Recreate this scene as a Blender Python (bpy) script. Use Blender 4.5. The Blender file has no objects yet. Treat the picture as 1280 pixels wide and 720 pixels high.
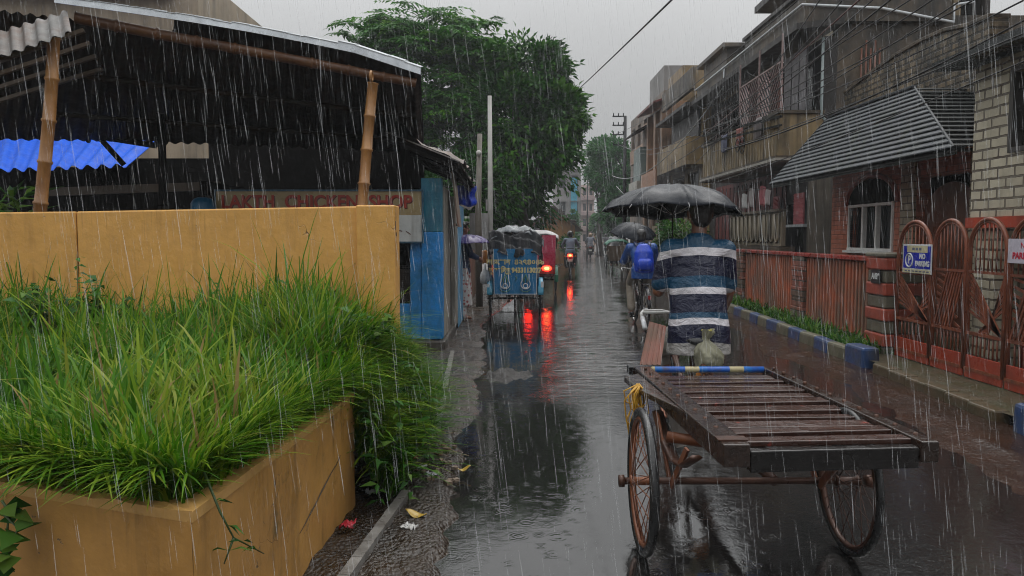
import bpy, math, random
import numpy as np
from mathutils import Vector, Matrix, noise as mnoise
R = math.radians
random.seed(11)
RNG = np.random.default_rng(11)
SC = bpy.context.scene
COL = SC.collection
LOC = {}
PITCH = math.atan(65 / 960.0)
CAMZ = 1.5
V = Vector


def at(px, py, Y):
    """world point at depth Y that the photograph shows at (px, py)"""
    dv = 360 - py
    dy = 960 * math.cos(PITCH) + dv * math.sin(PITCH)
    dz = -960 * math.sin(PITCH) + dv * math.cos(PITCH)
    k = Y / dy
    return V(((px - 640) * k, Y, CAMZ + dz * k))


# ------------------------------------------------------------------ mesh builder
class MB:
    def __init__(s):
        s.v, s.f, s.sm = [], [], []

    def add(s, vs, fs, smooth=False):
        b = len(s.v)
        s.v.extend([tuple(x) for x in vs])
        s.f.extend([tuple(i + b for i in f) for f in fs])
        s.sm.extend([smooth] * len(fs))
        return s

    def bx(s, x0, x1, y0, y1, z0, z1):
        vs = [(x0, y0, z0), (x1, y0, z0), (x1, y1, z0), (x0, y1, z0), (x0, y0, z1), (x1, y0, z1), (x1, y1, z1), (x0, y1, z1)]
        return s.add(vs, [(3, 2, 1, 0), (4, 5, 6, 7), (0, 1, 5, 4), (1, 2, 6, 5), (2, 3, 7, 6), (3, 0, 4, 7)])

    def box(s, c, d, rz=0.0, rx=0.0, ry=0.0):
        m = Matrix.Translation(V(c)) @ Matrix.Rotation(rz, 4, 'Z') @ Matrix.Rotation(ry, 4, 'Y') @ Matrix.Rotation(rx, 4, 'X')
        h = V(d) * .5
        vs = [m @ V((a * h.x, b * h.y, e * h.z)) for a, b, e in ((-1, -1, -1), (1, -1, -1), (1, 1, -1), (-1, 1, -1), (-1, -1, 1), (1, -1, 1), (1, 1, 1), (-1, 1, 1))]
        return s.add(vs, [(3, 2, 1, 0), (4, 5, 6, 7), (0, 1, 5, 4), (1, 2, 6, 5), (2, 3, 7, 6), (3, 0, 4, 7)])

    def beam(s, a, b, w, h, up=(0, 0, 1)):
        a, b = V(a), V(b)
        t = (b - a).normalized()
        u = V(up)
        if abs(t.dot(u)) > .98:
            u = V((0, 1, 0))
        x = t.cross(u).normalized()
        u = x.cross(t).normalized()
        vs = []
        for p in (a, b):
            for q, r in ((-1, -1), (1, -1), (1, 1), (-1, 1)):
                vs.append(p + x * q * w / 2 + u * r * h / 2)
        return s.add(vs, [(0, 1, 2, 3), (7, 6, 5, 4), (0, 4, 5, 1), (1, 5, 6, 2), (2, 6, 7, 3), (3, 7, 4, 0)])

    def slab(s, pts, off):
        n = len(pts)
        o = V(off)
        vs = [V(p) for p in pts] + [V(p) + o for p in pts]
        fs = [tuple(range(n))[::-1], tuple(range(n, 2 * n))] + [(i, (i + 1) % n, n + (i + 1) % n, n + i) for i in range(n)]
        return s.add(vs, fs)

    def tube(s, pts, r, n=8, closed=False, smooth=True, side=None):
        pts = [V(p) for p in pts]
        N = len(pts)
        rs = r if isinstance(r, (list, tuple)) else [r] * N
        vs, fs = [], []
        prev = None
        for i, p in enumerate(pts):
            if closed:
                t = pts[(i + 1) % N] - pts[i - 1]
            else:
                t = pts[min(i + 1, N - 1)] - pts[max(i - 1, 0)]
            t = t.normalized() if t.length > 1e-9 else V((0, 0, 1))
            if side is not None:
                x = V(side) - t * t.dot(V(side))
            elif prev is None:
                x = t.orthogonal()
            else:
                x = prev - t * t.dot(prev)
            if x.length < 1e-6:
                x = t.orthogonal()
            x.normalize()
            prev = x
            y = t.cross(x)
            ra, rb = rs[i] if isinstance(rs[i], (list, tuple)) else (rs[i], rs[i])
            for k in range(n):
                a = 2 * math.pi * k / n
                vs.append(p + x * math.cos(a) * ra + y * math.sin(a) * rb)
        for i in range(N if closed else N - 1):
            j = (i + 1) % N
            for k in range(n):
                l = (k + 1) % n
                fs.append((i * n + k, i * n + l, j * n + l, j * n + k))
        if not closed:
            fs.append(tuple(range(n))[::-1])
            fs.append(tuple(range((N - 1) * n, N * n)))
        return s.add(vs, fs, smooth)

    def ball(s, c, r, nu=12, nv=8, m=None):
        rr = V(r) if isinstance(r, (tuple, list, Vector)) else V((r, r, r))
        c = V(c)
        vs = [c + V((0, 0, -rr.z))]
        for j in range(1, nv):
            a = -math.pi / 2 + math.pi * j / nv
            for i in range(nu):
                b = 2 * math.pi * i / nu
                q = V((rr.x * math.cos(a) * math.cos(b), rr.y * math.cos(a) * math.sin(b), rr.z * math.sin(a)))
                vs.append(c + (m @ q if m else q))
        vs.append(c + V((0, 0, rr.z)))
        fs = [(0, 1 + (i + 1) % nu, 1 + i) for i in range(nu)]
        for j in range(nv - 2):
            for i in range(nu):
                a, b = 1 + j * nu + i, 1 + j * nu + (i + 1) % nu
                fs.append((a, b, b + nu, a + nu))
        L = len(vs) - 1
        fs += [(L, 1 + (nv - 2) * nu + i, 1 + (nv - 2) * nu + (i + 1) % nu) for i in range(nu)]
        return s.add(vs, fs, True)

    def ring(s, c, r, tr, axis='X', n=32, m=6, sq=1.0):
        """torus with its axle along X"""
        c = V(c)
        pts = []
        for i in range(n):
            a = 2 * math.pi * i / n
            pts.append(c + V((0, r * math.cos(a), r * math.sin(a))))
        return s.tube(pts, [(tr * sq, tr)] * n, m, closed=True, side=(1, 0, 0))

    def grid(s, fn, nu, nv, smooth=True):
        vs = [fn(i / nu, j / nv) for j in range(nv + 1) for i in range(nu + 1)]
        fs = [(j * (nu + 1) + i, j * (nu + 1) + i + 1, (j + 1) * (nu + 1) + i + 1, (j + 1) * (nu + 1) + i) for j in range(nv) for i in range(nu)]
        return s.add(vs, fs, smooth)

    def corrugated(s, a, b, c, d, n=20, amp=.015, th=.004):
        """corrugated sheet over quad a-b (across the waves) / d-c"""
        a, b, c, d = V(a), V(b), V(c), V(d)
        nn = (b - a).cross(d - a).normalized()
        seg = n * 6

        def P(u, w, o):
            return (a * (1 - u) + b * u) * (1 - w) + (d * (1 - u) + c * u) * w + nn * (amp * math.sin(u * n * 2 * math.pi) + o)
        s.grid(lambda u, w: P(u, w, th), seg, 1)
        s.grid(lambda u, w: P(1 - u, w, 0), seg, 1)
        return s

    def wallgrid(s, plane, p, q, a0, a1, z0, z1, holes):
        """wall slab between planes p..q (x- or y-normal) with rectangular holes (a0,a1,z0,z1)"""
        A = sorted({a0, a1} | {h[0] for h in holes} | {h[1] for h in holes})
        Z = sorted({z0, z1} | {h[2] for h in holes} | {h[3] for h in holes})
        for i in range(len(A) - 1):
            run = None
            for j in range(len(Z) - 1):
                am, zm = (A[i] + A[i + 1]) / 2, (Z[j] + Z[j + 1]) / 2
                inside = any(h[0] < am < h[1] and h[2] < zm < h[3] for h in holes)
                if not inside:
                    if run is None:
                        run = [Z[j], Z[j + 1]]
                    else:
                        run[1] = Z[j + 1]
                if (inside or j == len(Z) - 2) and run:
                    if plane == 'x':
                        s.bx(p, q, A[i], A[i + 1], run[0], run[1])
                    else:
                        s.bx(A[i], A[i + 1], p, q, run[0], run[1])
                    run = None
        return s

    def xf(s, m, start=0):
        for i in range(start, len(s.v)):
            s.v[i] = tuple(m @ V(s.v[i]))
        return s

    def mesh(s, name):
        me = bpy.data.meshes.new(name)
        me.from_pydata(s.v, [], s.f)
        me.polygons.foreach_set('use_smooth', s.sm)
        me.update()
        return me

    def build(s, name, mat, parent=None, bevel=0, attr=None):
        base = LOC.get(parent.name, V((0, 0, 0))) if parent else V((0, 0, 0))
        if base.length > 0:
            s.v = [(x - base.x, y - base.y, z - base.z) for x, y, z in s.v]
        o = bpy.data.objects.new(name, s.mesh(name))
        COL.objects.link(o)
        if mat:
            o.data.materials.append(mat)
        if parent:
            o.parent = parent
            LOC[o.name] = base
        if bevel:
            bm_ = o.modifiers.new('edge', 'BEVEL')
            bm_.width = bevel
            bm_.segments = 2
            bm_.limit_method = 'ANGLE'
            bm_.angle_limit = R(40)
        return o


def solo(mb, name, mat, label, cat, base, group=None, bevel=0):
    """a thing that is one mesh, origin at its base"""
    b = V(base)
    mb.v = [(x - b.x, y - b.y, z - b.z) for x, y, z in mb.v]
    o = mb.build(name, mat, None, bevel)
    o.location = b
    LOC[o.name] = b
    return tag(o, label, cat, group)


def tag(o, label, cat, group=None, kind=None):
    if label:
        o['label'] = label
    if cat:
        o['category'] = cat
    if group:
        o['group'] = group
    if kind:
        o['kind'] = kind
    return o


def thing(name, label, cat, loc=(0, 0, 0), group=None, kind=None):
    o = bpy.data.objects.new(name, None)
    COL.objects.link(o)
    o.location = loc
    o.empty_display_size = .2
    LOC[o.name] = V(loc)
    return tag(o, label, cat, group, kind)


def copy_tree(o, parent=None):
    c = o.copy()
    COL.objects.link(c)
    if parent:
        c.parent = parent
    for ch in [x for x in bpy.data.objects if x.parent == o]:
        copy_tree(ch, c)
    return c


def struct(mb, name, mat):
    o = mb.build(name, mat)
    o['kind'] = 'structure'
    return o


# ------------------------------------------------------------------ materials
class NT:
    def __init__(s, name):
        s.m = bpy.data.materials.new(name)
        s.m.use_nodes = True
        s.t = s.m.node_tree
        s.b = s.t.nodes['Principled BSDF']

    def n(s, t, **k):
        nd = s.t.nodes.new(t)
        for a, b in k.items():
            setattr(nd, a, b)
        return nd

    def l(s, a, b):
        s.t.links.new(a, b)

    def coord(s, scale=(1, 1, 1), rot=(0, 0, 0), which='Object'):
        c = s.n('ShaderNodeTexCoord')
        mp = s.n('ShaderNodeMapping')
        mp.inputs['Scale'].default_value = scale
        mp.inputs['Rotation'].default_value = rot
        s.l(c.outputs[which], mp.inputs['Vector'])
        return mp.outputs['Vector']

    def noise(s, vec, scale, detail=4, rough=.55, dist=0):
        nd = s.n('ShaderNodeTexNoise')
        nd.inputs['Scale'].default_value = scale
        nd.inputs['Detail'].default_value = detail
        nd.inputs['Roughness'].default_value = rough
        nd.inputs['Distortion'].default_value = dist
        if vec:
            s.l(vec, nd.inputs['Vector'])
        return nd.outputs['Fac']

    def ramp(s, fac, a, b, lo=0., hi=1.):
        nd = s.n('ShaderNodeMapRange')
        nd.inputs[1].default_value = a
        nd.inputs[2].default_value = b
        nd.inputs[3].default_value = lo
        nd.inputs[4].default_value = hi
        nd.clamp = True
        s.l(fac, nd.inputs[0])
        return nd.outputs[0]

    def math(s, op, a, b=None, c=None):
        nd = s.n('ShaderNodeMath', operation=op)
        for i, x in enumerate((a, b, c)):
            if x is None:
                continue
            if isinstance(x, (int, float)):
                nd.inputs[i].default_value = x
            else:
                s.l(x, nd.inputs[i])
        return nd.outputs[0]

    def mix(s, fac, a, b, mode='MIX'):
        nd = s.n('ShaderNodeMix', data_type='RGBA', blend_type=mode)
        for i, x in ((0, fac), (6, a), (7, b)):
            if isinstance(x, (int, float)):
                nd.inputs[i].default_value = x
            elif isinstance(x, (tuple, list)):
                nd.inputs[i].default_value = (*x[:3], 1)
            else:
                s.l(x, nd.inputs[i])
        return nd.outputs[2]

    def bump(s, h, strength, dist=.01, prev=None):
        nd = s.n('ShaderNodeBump')
        nd.inputs['Strength'].default_value = strength
        nd.inputs['Distance'].default_value = dist
        s.l(h, nd.inputs['Height'])
        if prev:
            s.l(prev, nd.inputs['Normal'])
        return nd.outputs['Normal']

    def out(s, col=None, rough=None, normal=None, **k):
        for nm, x in (('Base Color', col), ('Roughness', rough), ('Normal', normal)):
            if x is None:
                continue
            if isinstance(x, (int, float)):
                s.b.inputs[nm].default_value = x
            elif isinstance(x, (tuple, list)):
                s.b.inputs[nm].default_value = (*x[:3], 1)
            else:
                s.l(x, s.b.inputs[nm])
        for nm, x in k.items():
            s.b.inputs[nm.replace('_', ' ')].default_value = x
        return s.m


_M = {}


def mat(name, col=None, col2=None, rough=.45, ns=4., streak=None, amt=.5, bump=.15, bs=45., metal=0., wet=0., sx=5., sz=.5, dist=.006, spec=.5):
    """weathered surface: two-tone noise, vertical run stains, fine bump, wet patches"""
    if name in _M:
        return _M[name]
    t = NT(name)
    v = t.coord()
    c2 = col2 or tuple(x * .62 for x in col)
    f = t.ramp(t.noise(v, ns, 6, .6), .32, .68)
    c = t.mix(f, col, c2)
    if streak:
        vs = t.coord((sx, sx, sz))
        fs = t.ramp(t.noise(vs, 1.0, 6, .65), .62 - amt * .35, .78 - amt * .2)
        fp = t.ramp(t.noise(v, 1.1, 4), .3, .62)
        c = t.mix(t.math('MULTIPLY', fs, fp), c, streak)
    ro = t.ramp(t.noise(v, ns * 2.3, 4), .3, .7, max(.04, rough - .12 - wet * .25), rough + .12)
    nb = t.bump(t.noise(v, bs, 5, .6), bump, dist) if bump else None
    _M[name] = t.out(c, ro, nb, Metallic=metal, Specular_IOR_Level=spec)
    return _M[name]


def mat_brick(name, brick, brick2, mortar, axis, w=.24, h=.075, m=.012, bump=.8, streak=None, rough=.5, amt=.5):
    if name in _M:
        return _M[name]
    t = NT(name)
    c = t.n('ShaderNodeTexCoord')
    s = t.n('ShaderNodeSeparateXYZ')
    t.l(c.outputs['Object'], s.inputs[0])
    k = t.n('ShaderNodeCombineXYZ')
    t.l(s.outputs['Y' if axis == 'x' else 'X'], k.inputs[0])
    t.l(s.outputs['Z'], k.inputs[1])
    b = t.n('ShaderNodeTexBrick')
    b.inputs['Color1'].default_value = (*brick, 1)
    b.inputs['Color2'].default_value = (*brick2, 1)
    b.inputs['Mortar'].default_value = (*mortar, 1)
    b.inputs['Scale'].default_value = 1
    b.inputs['Mortar Size'].default_value = m
    b.inputs['Mortar Smooth'].default_value = .3
    b.inputs['Brick Width'].default_value = w
    b.inputs['Row Height'].default_value = h
    wob = t.noise(c.outputs['Object'], 9, 3)
    va = t.n('ShaderNodeVectorMath', operation='ADD')
    sc = t.n('ShaderNodeVectorMath', operation='SCALE')
    cc = t.n('ShaderNodeCombineXYZ')
    t.l(wob, cc.inputs[0]); t.l(wob, cc.inputs[1])
    t.l(cc.outputs[0], sc.inputs[0])
    sc.inputs['Scale'].default_value = m * 1.4
    t.l(k.outputs[0], va.inputs[0]); t.l(sc.outputs[0], va.inputs[1])
    t.l(va.outputs[0], b.inputs['Vector'])
    v = t.coord()
    col = t.mix(t.ramp(t.noise(v, 7, 5), .3, .75, 0, .55), b.outputs['Color'], tuple(x * .5 for x in brick))
    if streak:
        vs = t.coord((4, 4, .7))
        fs = t.ramp(t.noise(vs, 1.2, 6, .65), .62 - amt * .35, .8 - amt * .2)
        col = t.mix(fs, col, streak)
    n1 = t.bump(b.outputs['Fac'], bump, -.012)
    n2 = t.bump(t.noise(v, 60, 4), .25, .006, n1)
    _M[name] = t.out(col, t.ramp(t.noise(v, 12, 4), .3, .7, rough - .15, rough + .15), n2)
    return _M[name]


def mat_limewash(name, c1, c2, bare, run, chip=.5, runs=.5, rough=.42):
    """painted plaster: two tones, chipped patches of bare plaster, hairline cracks, dark water runs, mossy blooms"""
    if name in _M:
        return _M[name]
    t = NT(name)
    v = t.coord()
    col = t.mix(t.ramp(t.noise(v, 2.1, 6, .6), .3, .7), c1, c2)
    col = t.mix(t.ramp(t.noise(v, 17, 4), .35, .8, 0, .35), col, tuple(x * .6 for x in c1))
    vs = t.coord((9, 9, .55))
    r1 = t.math('MULTIPLY', t.ramp(t.noise(vs, 1.0, 6, .7), .50, .72), t.ramp(t.noise(v, 1.3, 3), .38, .62, 0, runs))
    col = t.mix(r1, col, run)
    vs2 = t.coord((26, 26, .8))
    col = t.mix(t.math('MULTIPLY', t.ramp(t.noise(vs2, 1.0, 3, .5), .62, .70), t.ramp(t.noise(v, 2.3, 3), .45, .6, 0, runs * .8)), col, tuple(x * .6 for x in run))
    moss = t.math('MULTIPLY', t.ramp(t.noise(v, 6.5, 6, .75), .56, .70), t.ramp(t.noise(v, 1.0, 2), .5, .66, 0, .7))
    col = t.mix(moss, col, (.05, .05, .018))
    ch = t.ramp(t.noise(v, 8.5, 5, .7, .4), .69 - .03 * chip, .705 - .03 * chip)
    col = t.mix(ch, col, bare)
    vo = t.n('ShaderNodeTexVoronoi', feature='DISTANCE_TO_EDGE')
    vo.inputs['Scale'].default_value = 2.3
    wv = t.n('ShaderNodeVectorMath', operation='ADD')
    nz_ = t.n('ShaderNodeTexNoise'); nz_.inputs['Scale'].default_value = 5; t.l(v, nz_.inputs['Vector'])
    sc_ = t.n('ShaderNodeVectorMath', operation='SCALE'); sc_.inputs['Scale'].default_value = .35; t.l(nz_.outputs['Color'], sc_.inputs[0])
    t.l(v, wv.inputs[0]); t.l(sc_.outputs[0], wv.inputs[1]); t.l(wv.outputs[0], vo.inputs['Vector'])
    cr = t.math('MULTIPLY', t.ramp(vo.outputs['Distance'], .001, .006, 1, 0), t.ramp(t.noise(v, 1.7, 2), .63, .68))
    col = t.mix(t.math('MULTIPLY', cr, .8), col, (.03, .02, .012))
    ro = t.ramp(t.noise(t.coord((3, 3, .8)), 1.6, 5), .35, .62, rough - .2, rough + .12)
    h = t.math('SUBTRACT', t.math('MULTIPLY', t.noise(v, 42, 5, .6), .35), t.math('ADD', t.math('MULTIPLY', ch, .5), cr))
    _M[name] = t.out(col, ro, t.bump(h, .55, .008, t.bump(t.noise(v, 5, 4), .3, .03)))
    return _M[name]


def mat_leaf(name, c1, c2, c3, rough=.38, trans=.35, dead=None):
    if name in _M:
        return _M[name]
    t = NT(name)
    a = t.n('ShaderNodeAttribute', attribute_name='v')
    r = t.n('ShaderNodeValToRGB')
    e = r.color_ramp.elements
    e[0].color, e[1].color = (*c1, 1), (*c3, 1)
    e[0].position, e[1].position = 0, 1
    e.new(.5).color = (*c2, 1)
    if dead:
        e[2].position = .93
        x_ = e.new(1.0); x_.color = (*dead, 1)
    t.l(a.outputs['Fac'], r.inputs[0])
    t.out(r.outputs[0], rough, Specular_IOR_Level=.09)
    tr = t.n('ShaderNodeBsdfTranslucent')
    t.l(r.outputs[0], tr.inputs[0])
    mx = t.n('ShaderNodeMixShader')
    mx.inputs[0].default_value = trans
    t.l(t.b.outputs[0], mx.inputs[1]); t.l(tr.outputs[0], mx.inputs[2])
    t.l(mx.outputs[0], t.t.nodes['Material Output'].inputs['Surface'])
    _M[name] = t.m
    return t.m


def mat_glow(name, col, strength):
    t = NT(name)
    t.out(col, .2)
    t.b.inputs['Emission Color'].default_value = (*col, 1)
    t.b.inputs['Emission Strength'].default_value = strength
    return t.m


def attr_mesh(name, verts, faces_n, loops, vals, material, smooth=False):
    """fast mesh from numpy: verts (N,3), constant polygon size faces_n, loops flat, vals per vertex"""
    me = bpy.data.meshes.new(name)
    nv, nl = len(verts), len(loops)
    nf = nl // faces_n
    me.vertices.add(nv)
    me.vertices.foreach_set('co', np.asarray(verts, np.float32).ravel())
    me.loops.add(nl)
    me.loops.foreach_set('vertex_index', np.asarray(loops, np.int32))
    me.polygons.add(nf)
    me.polygons.foreach_set('loop_start', np.arange(0, nl, faces_n, dtype=np.int32))
    if smooth:
        me.polygons.foreach_set('use_smooth', np.ones(nf, bool))
    if vals is not None:
        at_ = me.attributes.new('v', 'FLOAT', 'POINT')
        at_.data.foreach_set('value', np.asarray(vals, np.float32))
    me.update(calc_edges=True)
    me.validate()
    o = bpy.data.objects.new(name, me)
    COL.objects.link(o)
    me.materials.append(material)
    return o


def leaves_np(pos, dirs, ups, L, W, vals, droop=.25):
    """folded pointed leaves, 6 verts each as 2 quads"""
    n = len(pos)
    d = dirs / np.linalg.norm(dirs, axis=1, keepdims=True)
    sd = np.cross(d, ups)
    sd /= np.linalg.norm(sd, axis=1, keepdims=True) + 1e-9
    up = np.cross(sd, d)
    L = np.asarray(L)[:, None]; W = np.asarray(W)[:, None]
    base = pos
    mid = pos + d * L * .5 + up * L * .04
    tip = pos + d * L - up * L * droop
    lf = pos + d * L * .42 + sd * W * .5 + up * W * .12
    rt = pos + d * L * .42 - sd * W * .5 + up * W * .12
    vs = np.stack([base, lf, tip, rt, mid], 1).reshape(-1, 3)
    idx = np.arange(n)[:, None] * 5
    loops = (idx + np.array([[0, 4, 1, 1, 4, 2, 2, 4, 3, 3, 4, 0]])).ravel()
    return vs, loops, np.repeat(vals, 5)


# text -------------------------------------------------------------
def text_part(txt, size, origin, right, up, material, parent, name='lettering', off=0., ext=.0015, align='CENTER', sx=1.):
    cu = bpy.data.curves.new('t', 'FONT')
    cu.body = txt
    cu.size = size
    cu.align_x = align
    cu.align_y = 'CENTER'
    cu.extrude = ext
    cu.offset = off
    o = bpy.data.objects.new('t', cu)
    COL.objects.link(o)
    dg = bpy.context.evaluated_depsgraph_get()
    me = bpy.data.meshes.new_from_object(o.evaluated_get(dg))
    bpy.data.objects.remove(o)
    r, u = V(right).normalized(), V(up).normalized()
    n = r.cross(u)
    m = Matrix((( r.x * sx, u.x, n.x, 0), (r.y * sx, u.y, n.y, 0), (r.z * sx, u.z, n.z, 0), (0, 0, 0, 1)))
    m = Matrix.Translation(V(origin) - LOC.get(parent.name, V((0, 0, 0)))) @ m
    me.transform(m)
    me.materials.clear()
    me.materials.append(material)
    ob = bpy.data.objects.new(name, me)
    COL.objects.link(ob)
    ob.parent = parent
    LOC[ob.name] = LOC.get(parent.name, V((0, 0, 0)))
    return ob
# ================================================================== camera, sky, light
cam = bpy.data.cameras.new('camera')
cam.sensor_width = 36
cam.lens = 27
cam.clip_start = .05
cam.clip_end = 2000
camo = bpy.data.objects.new('camera', cam)
COL.objects.link(camo)
camo.location = (0, 0, CAMZ)
camo.rotation_euler = (math.pi / 2 - PITCH, 0, 0)
SC.camera = camo
SC.view_settings.view_transform = 'Standard'
SC.view_settings.look = 'None'
SC.view_settings.gamma = 1
SC.view_settings.exposure = .0
SC.cycles.use_denoising = True
SC.cycles.filter_width = 1.05
SC.cycles.max_bounces = 8
SC.cycles.diffuse_bounces = 3
SC.cycles.glossy_bounces = 4
SC.cycles.transparent_max_bounces = 16
SC.cycles.volume_bounces = 0
SC.cycles.caustics_reflective = False
SC.cycles.caustics_refractive = False

SUN_EL, SUN_ROT = R(62), R(20)
w = bpy.data.worlds.new('World')
SC.world = w
w.use_nodes = True
nt = w.node_tree
bg = nt.nodes['Background']
sky = nt.nodes.new('ShaderNodeTexSky')
sky.sky_type = 'NISHITA'
sky.sun_disc = False
sky.sun_elevation = SUN_EL
sky.sun_rotation = SUN_ROT
sky.dust_density = 6
sky.air_density = 1.5
hs = nt.nodes.new('ShaderNodeHueSaturation')
hs.inputs['Saturation'].default_value = .06
nt.links.new(sky.outputs[0], hs.inputs['Color'])
# rain cloud layer: darkest near the horizon, three times brighter overhead (CIE overcast sky)
tc = nt.nodes.new('ShaderNodeTexCoord')
sp = nt.nodes.new('ShaderNodeSeparateXYZ')
nt.links.new(tc.outputs['Generated'], sp.inputs[0])
mr = nt.nodes.new('ShaderNodeMapRange')
mr.inputs[1].default_value, mr.inputs[2].default_value = 0, 1
mr.inputs[3].default_value, mr.inputs[4].default_value = 3.5, 23.0
pw = nt.nodes.new('ShaderNodeMath')
pw.operation = 'POWER'
mxz = nt.nodes.new('ShaderNodeMath')
mxz.operation = 'MAXIMUM'
mxz.inputs[1].default_value = 0
nt.links.new(sp.outputs['Z'], mxz.inputs[0])
nt.links.new(mxz.outputs[0], pw.inputs[0])
pw.inputs[1].default_value = 1.5
nt.links.new(pw.outputs[0], mr.inputs[0])
nz = nt.nodes.new('ShaderNodeTexNoise')
nz.inputs['Scale'].default_value = 2.2
nz.inputs['Detail'].default_value = 5
nt.links.new(tc.outputs['Generated'], nz.inputs['Vector'])
nm = nt.nodes.new('ShaderNodeMapRange')
nm.inputs[1].default_value, nm.inputs[2].default_value = .3, .7
nm.inputs[3].default_value, nm.inputs[4].default_value = .92, 1.08
nt.links.new(nz.outputs['Fac'], nm.inputs[0])
mu = nt.nodes.new('ShaderNodeMath')
mu.operation = 'MULTIPLY'
nt.links.new(mr.outputs[0], mu.inputs[0])
nt.links.new(nm.outputs[0], mu.inputs[1])
gr = nt.nodes.new('ShaderNodeMix')
gr.data_type = 'RGBA'
gr.blend_type = 'MULTIPLY'
gr.inputs[0].default_value = 1
gr.inputs[6].default_value = (.985, 1.0, 1.01, 1)
nt.links.new(mu.outputs[0], gr.inputs[7])
mxs = nt.nodes.new('ShaderNodeMix')
mxs.data_type = 'RGBA'
mxs.inputs[0].default_value = .88
nt.links.new(hs.outputs[0], mxs.inputs[6])
nt.links.new(gr.outputs[2], mxs.inputs[7])
nt.links.new(mxs.outputs[2], bg.inputs['Color'])
bg.inputs['Strength'].default_value = .1

sd = bpy.data.lights.new('sun', 'SUN')
sd.energy = 1.0
sd.angle = R(50)
sd.color = (1, .97, .93)
sun = bpy.data.objects.new('sun', sd)
COL.objects.link(sun)
# light arrives from the direction the sky texture puts the sun in
dirv = V((math.sin(SUN_ROT) * math.cos(SUN_EL), math.cos(SUN_ROT) * math.cos(SUN_EL), math.sin(SUN_EL)))
sun.rotation_euler = (-dirv).to_track_quat('-Z', 'Y').to_euler()
sun.location = (0, 0, 30)


# ================================================================== ground, road, verges
def XL(y):
    return -.33 if y < 8 else (-.33 - .13 * (y - 8) / 5.7 if y < 13.7 else -.46 + .117 * (y - 13.7))


def XR(y):
    return 3.84 + .0417 * (y - 5.76) if y < 14.4 else 4.2 + .063 * (y - 14.4)


mud = mat('wet mud', (.06, .043, .03), (.035, .026, .02), rough=.35, ns=3, bump=.5, bs=22, dist=.02, wet=.5)
g = MB()
g.add([(-260, -60, -.06), (260, -60, -.06), (260, 400, -.06), (-260, 400, -.06)], [(0, 1, 2, 3)])
struct(g, 'ground', mud)


def asphalt():
    t = NT('wet asphalt')
    v = t.coord()
    big = t.noise(t.coord((1, .55, 1)), .55, 5, .6, .4)
    puddle = t.ramp(big, .40, .52)
    col = t.mix(t.noise(v, 60, 3), (.007, .007, .0075), (.020, .019, .018))
    rough = t.ramp(puddle, 0, 1, .10, .018)
    agg = t.bump(t.math('MULTIPLY', t.noise(v, 75, 4, .7), t.ramp(puddle, 0, 1, 1, .1)), .10, .004)
    lump = t.bump(t.math('MULTIPLY', t.ramp(t.noise(v, 11, 5, .65), .35, .75), t.ramp(puddle, 0, 1, 1, .15)), .14, .010, agg)
    # rain ripples: rings round scattered drop points, plus a fine chop
    prev = lump
    for sc_, st in ((5.5, .05), (9.0, .045)):
        vo = t.n('ShaderNodeTexVoronoi')
        vo.inputs['Scale'].default_value = sc_
        t.l(v, vo.inputs['Vector'])
        d = vo.outputs['Distance']
        ring = t.math('SINE', t.math('MULTIPLY', d, 62))
        fall = t.ramp(d, .05, .42, 1, 0)
        prev = t.bump(t.math('MULTIPLY', ring, fall), st, .006, prev)
    # a lane of water churned by wheels down the middle of the street
    sx3 = t.n('ShaderNodeSeparateXYZ')
    t.l(v, sx3.inputs[0])
    off = t.math('ADD', t.math('SUBTRACT', sx3.outputs['X'], t.math('MULTIPLY', sx3.outputs['Y'], .112)), t.math('MULTIPLY', t.math('SUBTRACT', t.noise(v, 1.1, 3), .5), 1.1))
    lane = t.math('MULTIPLY', t.ramp(t.math('ABSOLUTE', off), .20, .62, 1, 0), t.ramp(sx3.outputs['Y'], 6.6, 8.6))
    lane = t.math('MULTIPLY', lane, t.ramp(t.noise(t.coord((1, 2.6, 1)), 2.6, 5, .65), .40, .55, .03, 1))
    chop = t.bump(t.math('MULTIPLY', t.noise(v, 20, 3, .6, .6), t.math('ADD', t.math('MULTIPLY', lane, 12), .6)), .06, .01, prev)
    chop = t.bump(t.math('MULTIPLY', t.noise(t.coord((1, .8, 1), (0, 0, .5)), 11, 6, .72, 1.3), lane), .60, .026, chop)
    return t.out(col, rough, chop, IOR=1.9)


g = MB()
ys = [-4, 0, 2, 4, 6, 8, 10, 12, 14, 18, 22, 28, 36, 48, 64, 90, 130, 200]
vs, fs = [], []
for y in ys:
    vs += [(XL(y) - .35, y, 0), (XR(y) + .02, y, 0)]
for i in range(len(ys) - 1):
    fs.append((2 * i, 2 * i + 1, 2 * i + 3, 2 * i + 2))
g.add(vs, fs)
struct(g, 'road', asphalt())


def verge_mat():
    t = NT('muddy verge')
    v = t.coord()
    col = t.mix(t.ramp(t.noise(v, 2.2, 5), .35, .65), (.034, .021, .012), (.017, .013, .010))
    grit = t.n('ShaderNodeTexVoronoi')
    grit.inputs['Scale'].default_value = 42
    t.l(v, grit.inputs['Vector'])
    hsv = t.n('ShaderNodeSeparateColor')
    t.l(grit.outputs['Color'], hsv.inputs[0])
    col = t.mix(t.ramp(hsv.outputs[0], .7, 1., 0, .6), col, (.065, .05, .038))
    ro = t.ramp(t.noise(v, 3.1, 4), .4, .62, .09, .42)
    n1 = t.bump(grit.outputs['Distance'], .9, -.014)
    n2 = t.bump(t.noise(v, 30, 5, .65), .6, .02, n1)
    return t.out(col, ro, n2)


def nz2(x, y, s, seed=0):
    return mnoise.fractal(V((x * s, y * s, seed * 7.3)), .7, 2.1, 5)


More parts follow.
